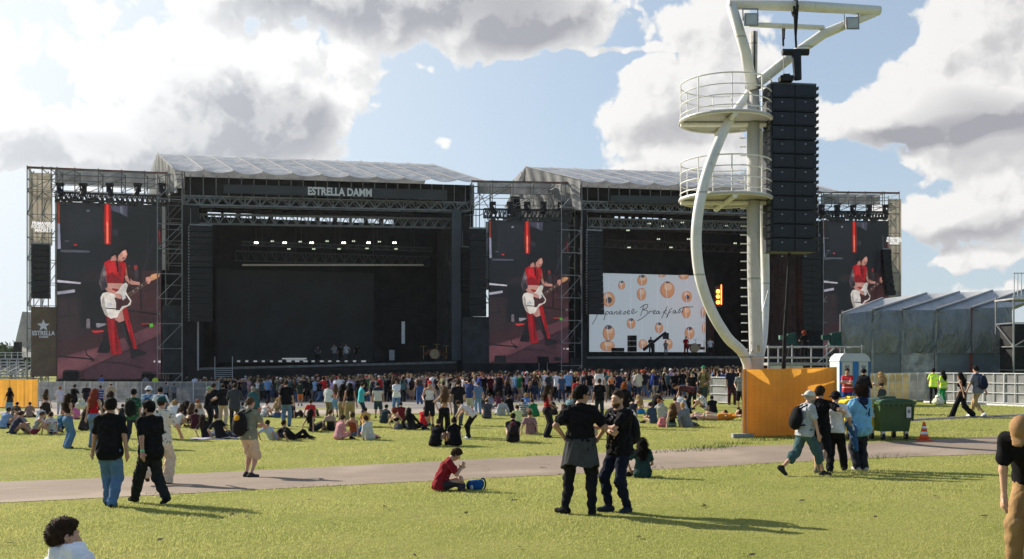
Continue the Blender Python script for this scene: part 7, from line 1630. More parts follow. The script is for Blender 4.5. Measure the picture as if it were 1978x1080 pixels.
N_(336, 777, 742, 'stand2', -5, ('tee', C(104, 110, 116)), ('long', CHARC), ('short', 'brown'), 0, "shorter person in grey beside the barrier below the black panel")
N_(361, 768, 723, 'stand', 8, ('tee', BLK), ('shorts', BLK), ('crop', 'black'), 1, "person all in black beside the white T-shirt at the barrier's end")
N_(377, 768, 726, 'stand2', 5, ('tee', C(214, 222, 240)), ('shorts', BLK), ('crop', 'brown'), 0, "person in bright white T-shirt and black shorts alone at the barrier's end")
N_(401, 826, 748, 'phone', -62, ('tee', C(30, 32, 38)), ('long', BLK), ('cap', C(130, 164, 110), 'grey'), 0, "person in green cap and black T-shirt looking down, side on")
N_(412, 822, 741, 'stand', -8, ('tee', BLK), ('long', JEAND), ('short', 'brown'), 0, "dark-haired person in black T-shirt and dark jeans beside the green cap")
N_(431, 822, 741, 'stand2', 4, ('long', C(34, 34, 38)), ('long', C(196, 176, 156)), ('short', 'brown'), 0, "person in black sweater and beige trousers in the standing group")
N_(453, 832, 741, 'phone', 10, ('coat', C(64, 68, 74)), ('slim', C(40, 40, 48)), ('short', 'brown'), 1, "person in long dark grey coat in the standing group")
N_(489, 826, 747, 'stand', 42, ('long', C(58, 100, 108)), ('long', C(50, 76, 90)), ('crop', 'grey'), 0, "balding person in teal shirt behind the rucksack man")
N_(553, 824, 735, 'stand', 3, ('tee', BLK), ('long', C(98, 126, 158)), ('crop', 'brown'), 0, "man in black T-shirt with a back print and light jeans, seen from behind")
N_(545, 798, 736, 'stand2', -40, ('tee', CHARC), ('long', CHARC), ('short', 'brown'), 1, "person half hidden behind the man in light jeans", False)
N_(580, 784, 736, 'stand2', 0, ('tee', C(34, 54, 44)), ('shorts', C(190, 116, 66)), ('short', 'black'), 1, "person in dark green shirt and orange shorts at the crowd's edge")
wc = N_(634, 808, 742, 'stand2', -30, ('tee', C(224, 226, 230)), ('long', C(120, 112, 84)), ('short', 'brown'), 1, "person in white T-shirt with a black cross-body bag and khaki trousers")
N_(648, 806, 743, 'up', 30, ('tank', C(200, 140, 130)), ('shorts', LBLUE), ('long', 'mid'), 0, "brown-haired person raising a hand beside the white T-shirt", True)
N_(661, 822, 743, 'stand2', -20, ('tank', C(52, 46, 42)), ('wide', C(150, 136, 104)), ('long', 'black'), 0, "dark long-haired person in dark top and khaki trousers beside her twin-like friend".replace(" twin-like", ""), True)
N_(676, 824, 741, 'stand', 14, ('tank', BLK), ('wide', C(166, 148, 108)), ('long', 'black'), 0, "long-haired person in black sleeveless top and wide sand trousers", True)
N_(698, 812, 739, 'phone', -70, ('tee', C(84, 184, 196)), ('slim', C(40, 56, 80)), ('short', 'brown'), 0, "boy in turquoise T-shirt and navy trousers, side on")
N_(730, 808, 738, 'stand', 0, ('tee', NAVYW), ('shorts', C(50, 72, 92)), ('short', 'black'), 1, "person in navy and white block T-shirt and navy shorts, seen from behind")
N_(766, 800, 733, 'arms', 180, ('long', C(232, 232, 238)), ('long', C(96, 130, 166)), ('curly', 'brown'), 1, "curly-haired person in loose white top and blue jeans", True)
N_(811, 781, 722, 'stand', 0, ('tank', C(70, 66, 64)), ('long', C(58, 92, 140)), ('short', 'black'), 1, "person in blue jeans and dark vest at the crowd's edge")
rc = N_(830, 824, 736, 'stand2', 176, ('tank', C(222, 218, 218)), ('shorts', C(26, 27, 32)), ('capback', C(196, 50, 58), 'brown'), 0, "person in red cap, white vest top and black shorts facing the camera")
N_(858, 843, 749, 'hip', 4, ('strap', C(170, 140, 96)), ('wide', C(24, 24, 28)), ('long', 'mid'), 0, "person with long brown hair, bare back and black trousers", True)
N_(856, 800, 738, 'up', -20, ('tee', C(120, 108, 98)), ('long', BLK), ('short', 'brown'), 1, "person shading the eyes with one arm, behind the bare-backed person")
bt = N_(885, 822, 734, 'stand2', -10, ('tee', C(26, 26, 30)), ('long', C(72, 76, 86)), ('short', 'brown'), 0, "man in black T-shirt and grey trousers holding a drink")
cup(hand_at(bt, pose_of('stand2', False), 1, .06), "pale drink cup in the hand of the man in black T-shirt", (.7, .68, .62))
N_(906, 802, 732, 'up', -30, ('tee', BLUESTR), ('shorts', C(180, 176, 166)), ('short', 'black'), 1, "person in blue striped T-shirt with one arm raised")
N_(924, 800, 738, 'stand', 20, ('tee', C(100, 128, 160)), ('long', C(120, 152, 190)), ('short', 'mid'), 0, "person in washed blue behind the striped T-shirt")
N_(909, 848, 779, 'stoop', 72, ('tee', TIEDYE), ('long', C(26, 26, 30)), ('short', 'brown'), 0, "person bending over in pink and white tie-dye shirt and black trousers", shoe=WHT)
N_(1057, 845, 745, 'stand2', -72, ('tank', C(150, 30, 40)), ('wide', C(30, 30, 34)), ('long', 'brown'), 1, "person with long wavy hair, red top and black cargo trousers, side on", True)
N_(1085, 778, 723, 'walk', -170, ('tee', C(58, 78, 110)), ('slim', C(30, 44, 74)), ('short', 'brown'), 1, "person in faded navy T-shirt and navy trousers crossing the asphalt")
N_(1116, 800, 730, 'stand', 0, ('tee', FOOTB), ('shorts', C(60, 60, 70)), ('short', 'brown'), 1, "person in red football shirt with a white panel, seen from behind")
N_(1158, 812, 732, 'stand', 0, ('tee', BLK), ('long', C(36, 46, 58)), ('short', 'brown'), 1, "person in black T-shirt standing behind the talking pair")
ww_ = N_(1206, 828, 741, 'stand2', -8, ('long', C(26, 24, 28)), ('long', C(96, 130, 136)), ('curly', 'ginger'), 0, "person with bushy reddish hair, black top and blue-green trousers", True)
N_(1182, 772, 721, 'stand2', 170, ('tank', C(222, 140, 84)), ('long', BLK), ('short', 'blond'), 0, "person in orange vest top facing away from the stage", True)
N_(1158, 776, 714, 'stand', 0, ('tee', C(226, 222, 216)), ('long', BEIGE), ('curly', 'mid'), 0, "person in white shirt just behind the talking pair")
N_(1334, 799, 741, 'bend', 78, ('tee', PLAIDR), ('slim', C(26, 26, 32)), ('short', 'brown'), 0, "man in dark plaid shirt bending down to the seated group")
gc = N_(1360, 786, 707, 'stand2', 140, ('tee', C(122, 110, 74)), ('shorts', C(60, 70, 60)), ('cap', C(60, 130, 92), 'brown'), 1, "person in bright green cap and olive T-shirt with rucksack straps")
pack(gc, 'stand2', False, C(40, 40, 42), "dark rucksack on the person in green cap", .9)
N_(1337, 786, 718, 'stand', 168, ('tee', C(30, 32, 34)), ('long', BLK), ('cap', C(40, 74, 58), 'brown'), 0, "person in dark green cap and black printed T-shirt, smaller beside the green cap")
N_(1413, 782, 709, 'hip', 178, ('tee', C(36, 38, 54)), ('long', C(70, 34, 40)), ('short', 'brown'), 1, "man in navy T-shirt and dark red trousers facing the camera by the single barrier")
N_(1431, 791, 717, 'stand2', 160, ('tee', C(136, 140, 136)), ('shorts', BLK), ('short', 'brown'), 0, "person in grey T-shirt and black shorts half hidden by the orange box")
N_(1637, 800, 712, 'arms', 150, ('tee', REDBLUE), ('long', C(40, 66, 130)), ('short', 'brown'), 1, "person in red and blue striped shirt beside the orange box")
N_(1668, 800, 713, 'stand2', -50, ('coat', C(32, 33, 38)), ('long', BLK), ('bucket', BLK, 'black'), 0, "person in black hat and black jacket behind the bins")
N_(1704, 800, 720, 'phone', 50, ('strap', C(60, 66, 70)), ('skirt', C(66, 74, 80)), ('long', 'blond'), 0, "blonde person in grey dress behind the green bin", True)
N_(1803, 780, 712, 'stand2', -30, ('tee', HIVIS), ('slim', C(30, 30, 36)), ('short', 'black'), 1, "steward in yellow vest and black trousers by the barrier", True)
N_(1822, 781, 716, 'stand', 20, ('tee', HIVIS), ('long', C(40, 130, 84)), ('long', 'black'), 1, "steward in yellow vest and green trousers holding a white sack", True)
N_(1858, 807, 721, 'walk', 50, ('crop', C(24, 24, 28)), ('wide', C(24, 24, 28)), ('long', 'black'), 1, "person in black cropped top and wide black trousers walking hand in hand", True, shoe=C(60, 44, 36))
mw = N_(1888, 806, 707, 'walk2', 30, ('tee', C(120, 124, 140)), ('slim', C(170, 146, 108)), ('short', 'black'), 0, "man in grey shirt and sand trousers with a navy rucksack", shoe=WHT)
pack(mw, 'walk2', False, C(34, 40, 62), "navy rucksack on the walking man in sand trousers", 1.0)
# sitting and lying groups
S_ = N_
S_(6, 828, 788, 'hug', -20, ('tee', C(130, 156, 196)), ('shorts', NAVY), ('short', 'brown'), 1, "person in light blue shirt sitting at the photo's edge")
S_(26, 839, 795, 'hug', -62, ('tee', C(54, 58, 84)), ('long', C(150, 120, 80)), ('short', 'brown'), 1, "bearded person in navy T-shirt and brown trousers sitting side on")
S_(38, 826, 788, 'sit', 150, ('strap', C(170, 130, 104)), ('shorts', BEIGE), ('short', 'mid'), 0, "bare-shouldered person sitting behind the navy T-shirt")
S_(52, 836, 796, 'hug', 100, ('tee', GREY), ('shorts', CHARC), ('short', 'brown'), 0, "person in grey T-shirt sitting between navy shirt and grey vest")
S_(66, 840, 796, 'hug', -66, ('tank', C(150, 152, 156)), ('shorts', C(120, 48, 64)), ('short', 'mid'), 0, "person in grey vest and maroon shorts, arms round the knees")
S_(77, 816, 789, 'hug', 10, ('tee', C(196, 204, 214)), ('shorts', CHARC), ('short', 'brown'), 0, "person in pale shirt sitting in front of the black dress")
S_(101, 838, 796, 'leanb', 8, ('tee', REDPRT), ('shorts', C(60, 100, 120)), ('short', 'brown'), 0, "person in white T-shirt with red back print sitting on the grass")
S_(113, 834, 793, 'hug', -20, ('tee', C(48, 100, 124)), ('shorts', CHARC), ('short', 'red'), 0, "red-haired person in blue sitting beside the red back print", True)
S_(148, 810, 780, 'hug', 30, ('tee', C(214, 110, 160)), ('long', JEAND), ('short', 'brown'), 0, "person in pink top sitting behind the wide blue jeans", True)
S_(162, 832, 786, 'hug', -10, ('tee', C(60, 50, 50)), ('long', BLK), ('long', 'brown'), 1, "dark-haired person sitting just behind the red-haired one", True)
S_(30, 806, 784, 'sit', 0, ('tee', CHARC), ('long', BLK), ('short', 'black'), 1, "person in charcoal sitting beneath the denim shorts")
S_(57, 806, 783, 'sit', 20, ('tee', C(150, 120, 110)), ('long', BLK), ('short', 'black'), 0, "person in dusty pink sitting far back by the hoarding")
S_(200, 812, 788, 'sit', -20, ('tee', C(150, 130, 120)), ('long', BLK), ('long', 'brown'), 0, "person sitting between the red hair and the man in plain black", True)
S_(336, 814, 775, 'hug', 10, ('tee', C(226, 226, 228)), ('shorts', BEIGE), ('curly', 'blond'), 0, "blond curly-haired person in white sitting beyond the flowered shirt")
S_(342, 826, 798, 'hug', -30, ('tee', C(222, 222, 226)), ('shorts', C(150, 112, 90)), ('short', 'brown'), 0, "person in white sitting low beside the flowered shirt's sleeve")
S_(348, 817, 780, 'sit', -15, ('tee', C(40, 42, 50)), ('long', BLK), ('long', 'brown'), 0, "brown-haired person in dark top sitting second in the back row", True)
S_(359, 812, 775, 'sit', 10, ('tee', C(70, 60, 60)), ('long', BLK), ('long', 'black'), 1, "black-haired person sitting in the middle of the back row", True)
S_(367, 818, 780, 'hug', 0, ('strap', C(60, 40, 42)), ('shorts', BLK), ('long', 'mid'), 0, "bare-armed person with wavy brown hair in the back row", True)
S_(378, 811, 772, 'sit', -10, ('tee', C(190, 170, 140)), ('long', BEIGE), ('short', 'ginger'), 0, "person in sandy T-shirt sitting beside the green cap")
S_(387, 816, 783, 'sit', 30, ('tee', C(206, 200, 190)), ('long', BLK), ('curly', 'blond'), 0, "fair person in cream sitting close to the green cap", True)
S_(376, 829, 793, 'sit', 0, ('tee', C(70, 32, 42)), ('long', BLK), ('short', 'black'), 1, "person in dark maroon T-shirt sitting alone on the grass")
S_(399, 846, 811, 'side', -15, ('tee', C(32, 32, 36)), ('long', LGREY), ('long', 'brown'), 0, "slight person in black leaning on a blanket beside a broad one", True)
S_(427, 847, 800, 'side', -8, ('tee', C(28, 28, 32)), ('long', C(60, 66, 76)), ('short', 'brown'), 0, "broad person in black T-shirt sitting on a blanket", smax=1.3)
b_ = on_ground(412, 848); bl = MB(); n = 10; vs = []
for i in range(n + 1):
    for j in range(5): x = b_.x - .75 + 1.6 * i / n; y = b_.y - .25 + .9 * j / 4; vs.append((x, y, gz(x, y) + .03 + .015 * math.sin(i * 1.7 + j)))
bl.add(vs, [(i * 5 + j, (i + 1) * 5 + j, (i + 1) * 5 + j + 1, i * 5 + j + 1) for i in range(n) for j in range(4)]); tag(bl.build("picnic_blanket", C(176, 170, 190)), "pale lilac blanket on the grass under two people in black", "blanket")
S_(509, 806, 775, 'hug', -30, ('tank', C(214, 216, 220)), ('long', LGREY), ('short', 'brown'), 0, "person in white vest top sitting beside the long blond hair")
S_(535, 807, 770, 'sit', 0, ('crop', C(122, 120, 90)), ('long', JEAN), ('long', 'blond'), 0, "person with long blond hair, olive cropped top and jeans sitting", True)
S_(567, 807, 774, 'leanb', -25, ('tee', C(48, 50, 70)), ('long', CHARC), ('cap', C(180, 160, 130), 'brown'), 0, "person in navy T-shirt sitting beside the man in light jeans")
S_(602, 806, 772, 'leanb', -4, ('tee', C(206, 48, 56)), ('long', C(90, 84, 70)), ('crop', 'brown'), 0, "person in bright red T-shirt sitting on the far grass")
S_(527, 849, 816, 'recl', -18, ('tee', C(176, 190, 216)), ('long', JEAND), ('short', 'black'), 0, "person in pale blue T-shirt lying back on the elbows")
S_(566, 850, 814, 'recl', -50, ('tee', C(28, 28, 32)), ('slim', C(28, 28, 32)), ('short', 'brown'), 0, "person in black lying back on the elbows with knees up")
S_(605, 834, 791, 'leanb', -30, ('tank', C(34, 40, 40)), ('skirt', C(34, 40, 40)), ('long', 'black'), 0, "person in long dark dress with long black hair sitting", True)
S_(640, 832, 793, 'leanb', -8, ('tee', TANBLK), ('long', BLK), ('short', 'mid'), 0, "person in tan and black block T-shirt sitting, leaning back")
S_(654, 849, 812, 'sit', -40, ('tee', PINKP), ('skirt', PINKP), ('short', 'brown'), 0, "person in pink patterned dress sitting, head bowed", True)
S_(684, 843, 797, 'leanb', -15, ('tank', C(140, 74, 50)), ('long', C(70, 100, 130)), ('short', 'brown'), 1, "person in rust-brown vest top sitting, leaning on both arms")
S_(708, 826, 796, 'hug', 20, ('tee', C(206, 164, 80)), ('shorts', CHARC), ('short', 'brown'), 1, "person in mustard T-shirt sitting behind the pale sweater")
S_(714, 849, 812, 'side', 50, ('long', C(196, 196, 194)), ('long', C(206, 150, 160)), ('short', 'brown'), 0, "person in pale sweater sitting at the edge of the four friends")
S_(769, 830, 789, 'side', -40, ('strap', C(28, 26, 28)), ('long', C(84, 88, 96)), ('curly', 'red'), 0, "red-haired person with bare back and grey trousers sitting", True)
S_(797, 830, 793, 'side', -30, ('long', C(36, 36, 36)), ('long', BLK), ('long', 'black'), 1, "person with very long black hair sitting beside the red-haired one", True)
S_(775, 812, 783, 'hug', 10, ('tee', C(110, 30, 34)), ('long', BLK), ('cap', BLK, 'brown'), 0, "person in black cap sitting just behind the red-haired one")
S_(818, 824, 793, 'hug', -10, ('long', C(196, 40, 50)), ('long', C(70, 120, 150)), ('short', 'brown'), 0, "person in red sweater sitting behind the red cap's legs")
S_(840, 863, 811, 'hug', -22, ('long', C(22, 22, 26)), ('long', C(24, 24, 28)), ('cap', BLK, 'brown'), 0, "person in black jacket and black cap sitting hunched")
S_(880, 862, 808, 'hug', 14, ('long', C(20, 20, 24)), ('long', C(24, 24, 28)), ('bun', 'black'), 0, "person in black jacket with hair tied up sitting beside the black cap", True)
S_(931, 792, 764, 'sit', -20, ('tee', C(50, 50, 56)), ('long', BLK), ('short', 'blond'), 0, "fair-haired person sitting at the far end of the row")
S_(941, 809, 771, 'hug', 5, ('tee', C(66, 68, 74)), ('long', BLK), ('cap', C(190, 150, 90), 'brown'), 0, "person in dark grey T-shirt and tan cap sitting")
S_(946, 790, 765, 'sit', 10, ('tee', C(130, 136, 150)), ('long', BLK), ('short', 'black'), 1, "person in slate blue T-shirt sitting behind the tan cap")
S_(963, 787, 767, 'sit', 0, ('tee', C(90, 50, 60)), ('long', BLK), ('curly', 'brown'), 0, "person in wine-red top sitting in the far row")
S_(969, 803, 771, 'leanb', 14, ('long', C(168, 178, 188)), ('long', LGREY), ('short', 'brown'), 0, "person in pale grey sweatshirt sitting, leaning back")
S_(986, 797, 763, 'hug', 20, ('long', C(26, 26, 30)), ('long', BLK), ('crop', 'black'), 1, "person in black sweatshirt sitting beside the pale grey one")
S_(1010, 805, 773, 'hug', 5, ('tee', STRIPEBW), ('shorts', CHARC), ('short', 'brown'), 0, "person in striped T-shirt sitting beside the green shirt")
S_(1015, 791, 765, 'sit', -10, ('tee', TIEBLUE), ('long', JEAN), ('curly', 'blond'), 0, "blond person in blue and white tie-dye sitting", True)
S_(1035, 805, 774, 'hug', 40, ('tee', C(30, 116, 72)), ('long', CHARC), ('short', 'brown'), 0, "person in bright green T-shirt sitting")
sb = S_(991, 855, 800, 'hug', 0, ('long', C(28, 26, 30)), ('long', C(28, 28, 32)), ('beanie', BLK, 'black'), 0, "person in black beanie and black jacket sitting on the near lawn")
pack(sb, 'hug', False, C(40, 34, 38), "black rucksack with a dark red patch on the person in beanie", .9, accents=((.06, .08, .07, C(104, 40, 52)),))
S_(1001, 822, 791, 'hug', 10, ('tee', C(206, 214, 150)), ('long', CREAM), ('short', 'brown'), 1, "person in pale lime T-shirt sitting behind the beanie")
S_(1024, 839, 793, 'leanb', -6, ('tee', C(150, 116, 126)), ('long', BLK), ('crop', 'mid'), 0, "person in mauve T-shirt sitting, leaning back on both arms")
S_(1071, 802, 778, 'sit', 60, ('tee', C(40, 36, 40)), ('shorts', C(110, 60, 70)), ('short', 'brown'), 0, "small person sitting just behind the black cargo trousers")
S_(1099, 797, 772, 'sit', -30, ('tee', C(120, 150, 160)), ('long', C(110, 140, 130)), ('short', 'blond'), 0, "fair person sitting at the feet of the football shirt")
S_(1238, 800, 764, 'sit', 30, ('strap', C(222, 190, 70)), ('skirt', C(40, 130, 190)), ('long', 'blond'), 0, "blonde person in yellow top and blue skirt sitting", True)
S_(1264, 790, 755, 'hug', -50, ('coat', C(22, 22, 26)), ('long', BLK), ('beanie', BLK, 'black'), 0, "person hunched in a black hooded coat, sitting")
S_(1280, 808, 777, 'side', -30, ('long', C(172, 172, 166)), ('long', C(130, 128, 110)), ('short', 'ginger'), 0, "person in pale grey sweater lounging on the grass")
S_(1297, 825, 780, 'leanb', 10, ('tank', C(34, 28, 30)), ('long', PLAIDG), ('long', 'mid'), 0, "person in black vest top and green plaid trousers sitting", True)
S_(1311, 803, 772, 'hug', 30, ('tee', C(180, 140, 120)), ('shorts', BEIGE), ('bun', 'brown'), 0, "person in tan top with tied-up hair sitting in the cluster", True)
S_(1327, 825, 778, 'side', 24, ('coat', C(112, 122, 134)), ('long', C(96, 104, 116)), ('short', 'blond'), 0, "blond person in grey denim jacket sitting in the cluster")
S_(1312, 790, 765, 'hug', -20, ('tee', C(212, 214, 218)), ('shorts', CHARC), ('short', 'brown'), 1, "person in white T-shirt sitting at the back of the cluster")
S_(1329, 797, 768, 'hug', 20, ('tee', C(150, 168, 186)), ('shorts', CHARC), ('short', 'black'), 0, "person in pale blue shirt sitting beneath the plaid shirt")
S_(1363, 792, 755, 'hug', 70, ('tee', BWFLOR), ('shorts', C(120, 90, 80)), ('short', 'brown'), 0, "person in black and white patterned shirt sitting, side on")
S_(1378, 800, 765, 'hug', 4, ('tee', C(26, 26, 30)), ('long', C(50, 54, 60)), ('short', 'black'), 0, "person in black T-shirt sitting with back to us, by the single barrier")
S_(1391, 812, 790, 'lie', 80, ('tee', C(206, 130, 50)), ('shorts', C(200, 160, 140)), ('short', 'brown'), 0, "person in orange T-shirt lying flat on the grass")
S_(1366, 812, 792, 'lie', 84, ('tee', C(60, 120, 90)), ('shorts', C(200, 170, 160)), ('short', 'brown'), 0, "person in green lying beside the orange T-shirt", True)
S_(463, 811, 778, 'hug', -15, ('long', C(120, 124, 130)), ('long', BLK), ('short', 'brown'), 0, "person in grey sweatshirt sitting just beyond the teal shirt")
S_(479, 814, 783, 'sit', 20, ('tee', C(36, 38, 44)), ('shorts', KHAKI), ('curly', 'brown'), 1, "curly-haired person in black T-shirt sitting past the rucksack man's shoulder")
S_(494, 805, 775, 'hug', 0, ('tee', C(150, 80, 84)), ('long', JEAND), ('long', 'brown'), 0, "long-haired person in faded red top sitting beside the white vest top", True)
S_(741, 818, 788, 'hug', -20, ('tee', C(44, 60, 66)), ('long', BLK), ('short', 'black'), 1, "person in dark petrol T-shirt sitting at the navy shorts' feet")
S_(1092, 822, 790, 'sit', 15, ('tee', C(34, 34, 40)), ('long', JEAND), ('long', 'mid'), 0, "person in black sitting in front of the football shirt", True)
S_(1222, 806, 776, 'hug', -10, ('tee', C(46, 48, 56)), ('long', BLK), ('short', 'brown'), 0, "person in charcoal T-shirt sitting beside the yellow top")
S_(1262, 818, 786, 'sit', 30, ('tee', C(60, 76, 96)), ('shorts', BEIGE), ('cap', NAVY, 'brown'), 1, "person in navy cap and slate T-shirt sitting near the pink bag")
S_(234, 812, 784, 'hug', 5, ('tee', C(40, 42, 46)), ('long', BLK), ('short', 'brown'), 0, "person in charcoal sitting behind the walking men in black")
S_(275, 826, 796, 'sit', -25, ('tee', C(160, 164, 170)), ('long', JEAN), ('long', 'brown'), 0, "person in grey T-shirt and jeans sitting past the green patterned shirt", True)
# bags beside people
for px, fy, k, c_, lb in ((1280, 825, .9, C(206, 130, 140), "pink bag on the grass beside the green plaid trousers"), (1251, 808, .75, BLK, "small black bag on the grass beside the blonde in yellow"), (1221, 825, 1.25, C(214, 212, 214), "white tote bag beside the person with bushy hair"), (158, 817, 1.3, C(204, 200, 186), "patterned white tote bag beside the red-haired person"), (1813, 782, 1.25, C(226, 222, 206), "big white sack held by the steward in green trousers"), (144, 800, 1.0, BLK, "black bag hanging beside the wide blue jeans")):
    p = on_ground(px, fy); lift = {1221: .05, 158: .62, 144: .62}.get(px, 0); o = empty("tote_bag", p + Vector((0, -.05 if lift else 0, lift)), lb, "bag")
    blob("bag_body", o, c_, lambda F: (F.cap((-.07 * k, 0, .12 * k), (.07 * k, 0, .12 * k), .12 * k, .12 * k, .05), F.cap((-.04 * k, 0, .30 * k), (.04 * k, 0, .30 * k), .06 * k, .06 * k, .06), F.crease(.01, 24, int(px)), F.cut((0, 0, .004), (0, 0, -1))), (-.5, -.4, -.05), (.5, .4, .8), .02)
    blob("bag_handle", o, c_, lambda F: [F.cap((.06 * k * math.cos(a), 0, .34 * k + .10 * k * math.sin(a)), (.06 * k * math.cos(a + .4), 0, .34 * k + .10 * k * math.sin(a + .4)), .014, .014, .01) for a in np.arange(0, 2.8, .4)], (-.5, -.4, -.05), (.5, .4, .9), .014)
# camera operator and stage crew
N_(1554, 700, 637, 'phone', 10, ('tee', BLK), ('long', BLK), ('curly', 'red'), 0, "camera operator with bushy red hair, in black, on the scaffold platform", True, z=zt_riser if False else at(0, 699, DRZ).z, loc=tuple(at(1554, 699, DRZ + 1.3)), scale=1.05)
def crew(F, px, py, hp, t, pose, yaw, top, bot, label, hair=('short', 'black')):
    p = F.pt(px, py, t); s_ = min(max(hp / FPX * p.y / 1.75, .85), 1.15); N_(px, py, py - hp, pose, yaw, top, bot, hair, 1, label, loc=tuple(p), scale=s_, h=.035)
crew(FL, 614, 701, 34, 3, 'stand2', 0, ('tee', CHARC), ('long', BLK), "stagehand in charcoal on the lettered stage, first of the row")
crew(FL, 646, 700, 36, 3.2, 'phone', 170, ('tee', GREY), ('long', CHARC), "stagehand in grey at the middle of the lettered stage")
crew(FL, 658, 700, 34, 3.6, 'stand', 0, ('tee', BLK), ('long', BLK), "stagehand in black with bent head on the lettered stage", ('cap', BLK, 'black'))
crew(FL, 669, 700, 36, 2.9, 'hip', 160, ('tee', LGREY), ('long', CHARC), "stagehand in pale shirt on the lettered stage")
crew(FL, 690, 699, 34, 3.4, 'stand2', 20, ('tee', BLK), ('long', CHARC), "stagehand farthest along the row on the lettered stage")
crew(FR, 1325, 684, 34, 4, 'stand2', 180, ('tee', C(160, 30, 40)), ('long', C(140, 30, 40)), "performer in red standing before the fruit backdrop")
crew(FR, 1372, 687, 34, 3, 'hip', 180, ('tee', C(214, 214, 220)), ('long', BLK), "performer in white shirt beside the fruit backdrop's edge")
crew(FR, 1257, 685, 34, 3.4, 'phone', 180, ('tee', C(60, 40, 44)), ('long', BLK), "performer in dark red before the fruit backdrop, by the crane")
crew(FR, 1286, 686, 28, 2.8, 'stand2', 180, ('tee', GREY), ('long', GREY), "performer in grey at the crane's foot before the fruit backdrop")
for x, fy, hp, c_, lb in ((158, 742, 26, BLK, "dark figure under the biggest screen, beside the monitor box"), (196, 745, 24, C(60, 90, 160), "figure in blue under the middle of the biggest screen"), (281, 745, 24, C(120, 120, 126), "figure in grey behind the barrier under the biggest screen"), (300, 752, 26, C(196, 226, 70), "figure in yellow vest behind the grey barrier"), (64, 746, 24, C(50, 60, 90), "figure in navy under the brown banner")):
    p = at(x, 0, 84); N_(x, fy, fy - hp, 'stand2', x * 7 % 90 - 45, ('tee', c_), ('long', BLK), ('short', 'brown'), 1, lb, loc=(p.x, 84, gz(p.x, 84) + .25), scale=1.0, h=.035)

# ================================================================== the crowd before the stages
NEAR = len([o for o in bpy.data.objects if o.name.startswith("person") and o.parent is None and o.type == 'MESH'])
def crowd_parts(pose, fem, top, bot, hair, h):
    q = pose_of(pose, fem); return [q.body(h), q.top(h, top), q.bottom(h, bot), q.hair(h, hair)]
KINDS = [('stand', False, 'tee', 'long', 'short', 'T-shirt', 'trousers', 'short-haired'), ('stand2', False, 'tee', 'shorts', 'short', 'T-shirt', 'shorts', 'short-haired'), ('arms', False, 'long', 'long', 'short', 'sweater', 'trousers', 'short-haired'), ('phone', True, 'tee', 'long', 'long', 'top', 'trousers', 'long-haired'), ('stand', True, 'tank', 'shorts', 'long', 'sleeveless top', 'shorts', 'long-haired'),
         ('stand2', True, 'tee', 'skirt', 'long', 'top', 'skirt', 'long-haired'), ('hip', False, 'tee', 'long', 'cap', 'T-shirt', 'trousers', 'capped'), ('up', False, 'tee', 'long', 'short', 'T-shirt', 'trousers', 'arm-raising'), ('hip', True, 'tank', 'slim', 'bun', 'vest top', 'slim trousers', 'hair-tied'), ('stand2', False, 'coat', 'long', 'short', 'jacket', 'trousers', 'short-haired'), ('walk', False, 'tee', 'long', 'curly', 'T-shirt', 'trousers', 'curly-haired'), ('stand', False, 'tee', 'shorts', 'bucket', 'T-shirt', 'shorts', 'sun-hatted')]
TOPC = [('black', BLK, 44), ('white', WHT, 16), ('charcoal', CHARC, 18), ('navy', NAVY, 10), ('grey', GREY, 10), ('pale blue', LBLUE, 4), ('cream', CREAM, 6), ('maroon', MAROON, 4), ('olive', OLIVE, 4), ('red', REDC, 2), ('royal blue', C(40, 80, 176), 3), ('green', C(36, 110, 66), 3), ('pink', C(206, 160, 166), 2), ('mustard', C(186, 156, 90), 1), ('lilac', C(176, 160, 206), 3), ('teal', TEAL, 3), ('brown', C(110, 80, 58), 3)]
BOTC = [('black', BLK, 10), ('denim', JEAN, 6), ('dark blue', JEAND, 6), ('beige', BEIGE, 3), ('grey', GREY, 2), ('khaki', KHAKI, 2), ('white', WHT, 1)]
rc_ = random.Random(41)
def pick(t): return rc_.choices(t, [q[2] for q in t])[0]
CM = {}
def crowd_mesh(i):
    if i not in CM:
        k = KINDS[i]; CM[i] = arr_mesh("crowd_person", [(v[0], v[1], j) for j, v in enumerate(crowd_parts(*k[:5], .042))])
        for q in (SKINS[0], BLK, BLK, HAIRC['brown']): CM[i].materials.append(q)
    return CM[i]
spots = []; tries = 0
def near_edge(px): return float(np.interp(px, [380, 440, 500, 560, 700, 800, 900, 1000, 1100, 1250, 1330, 1440], [84, 79, 74, 71, 68, 64, 61, 60, 61, 62, 66, 68]))
def far_edge(x, y): return min(float(FL.o[1] + math.tan(R(17)) * (x - FL.o[0])) if x < -4.5 else 98.0, float(FR.o[1] + math.tan(R(17)) * (x - FR.o[0])) if x > 6 else 98.0) - 3.2
cells = {}
while tries < 90000 and len(spots) < 1500:
    tries += 1; px = rc_.uniform(382, 1446); ne = near_edge(px); y = ne + (98 - ne) * rc_.random() ** .9; x = (px - CX) / FPX * y
    if y > far_edge(x, y): continue
    dens = min(1.0, .50 + (y - ne) / 4.0)
    if px < 470: dens *= .45
    if rc_.random() > dens: continue
    k = (int(x // .52), int(y // .52))
    if any((x - a) ** 2 + (y - b) ** 2 < .46 ** 2 for i in (-1, 0, 1) for j in (-1, 0, 1) for a, b in cells.get((k[0] + i, k[1] + j), ())): continue
    cells.setdefault(k, []).append((x, y)); spots.append((y, x, px))
spots.sort(); NI = max(0, 298 - NEAR)
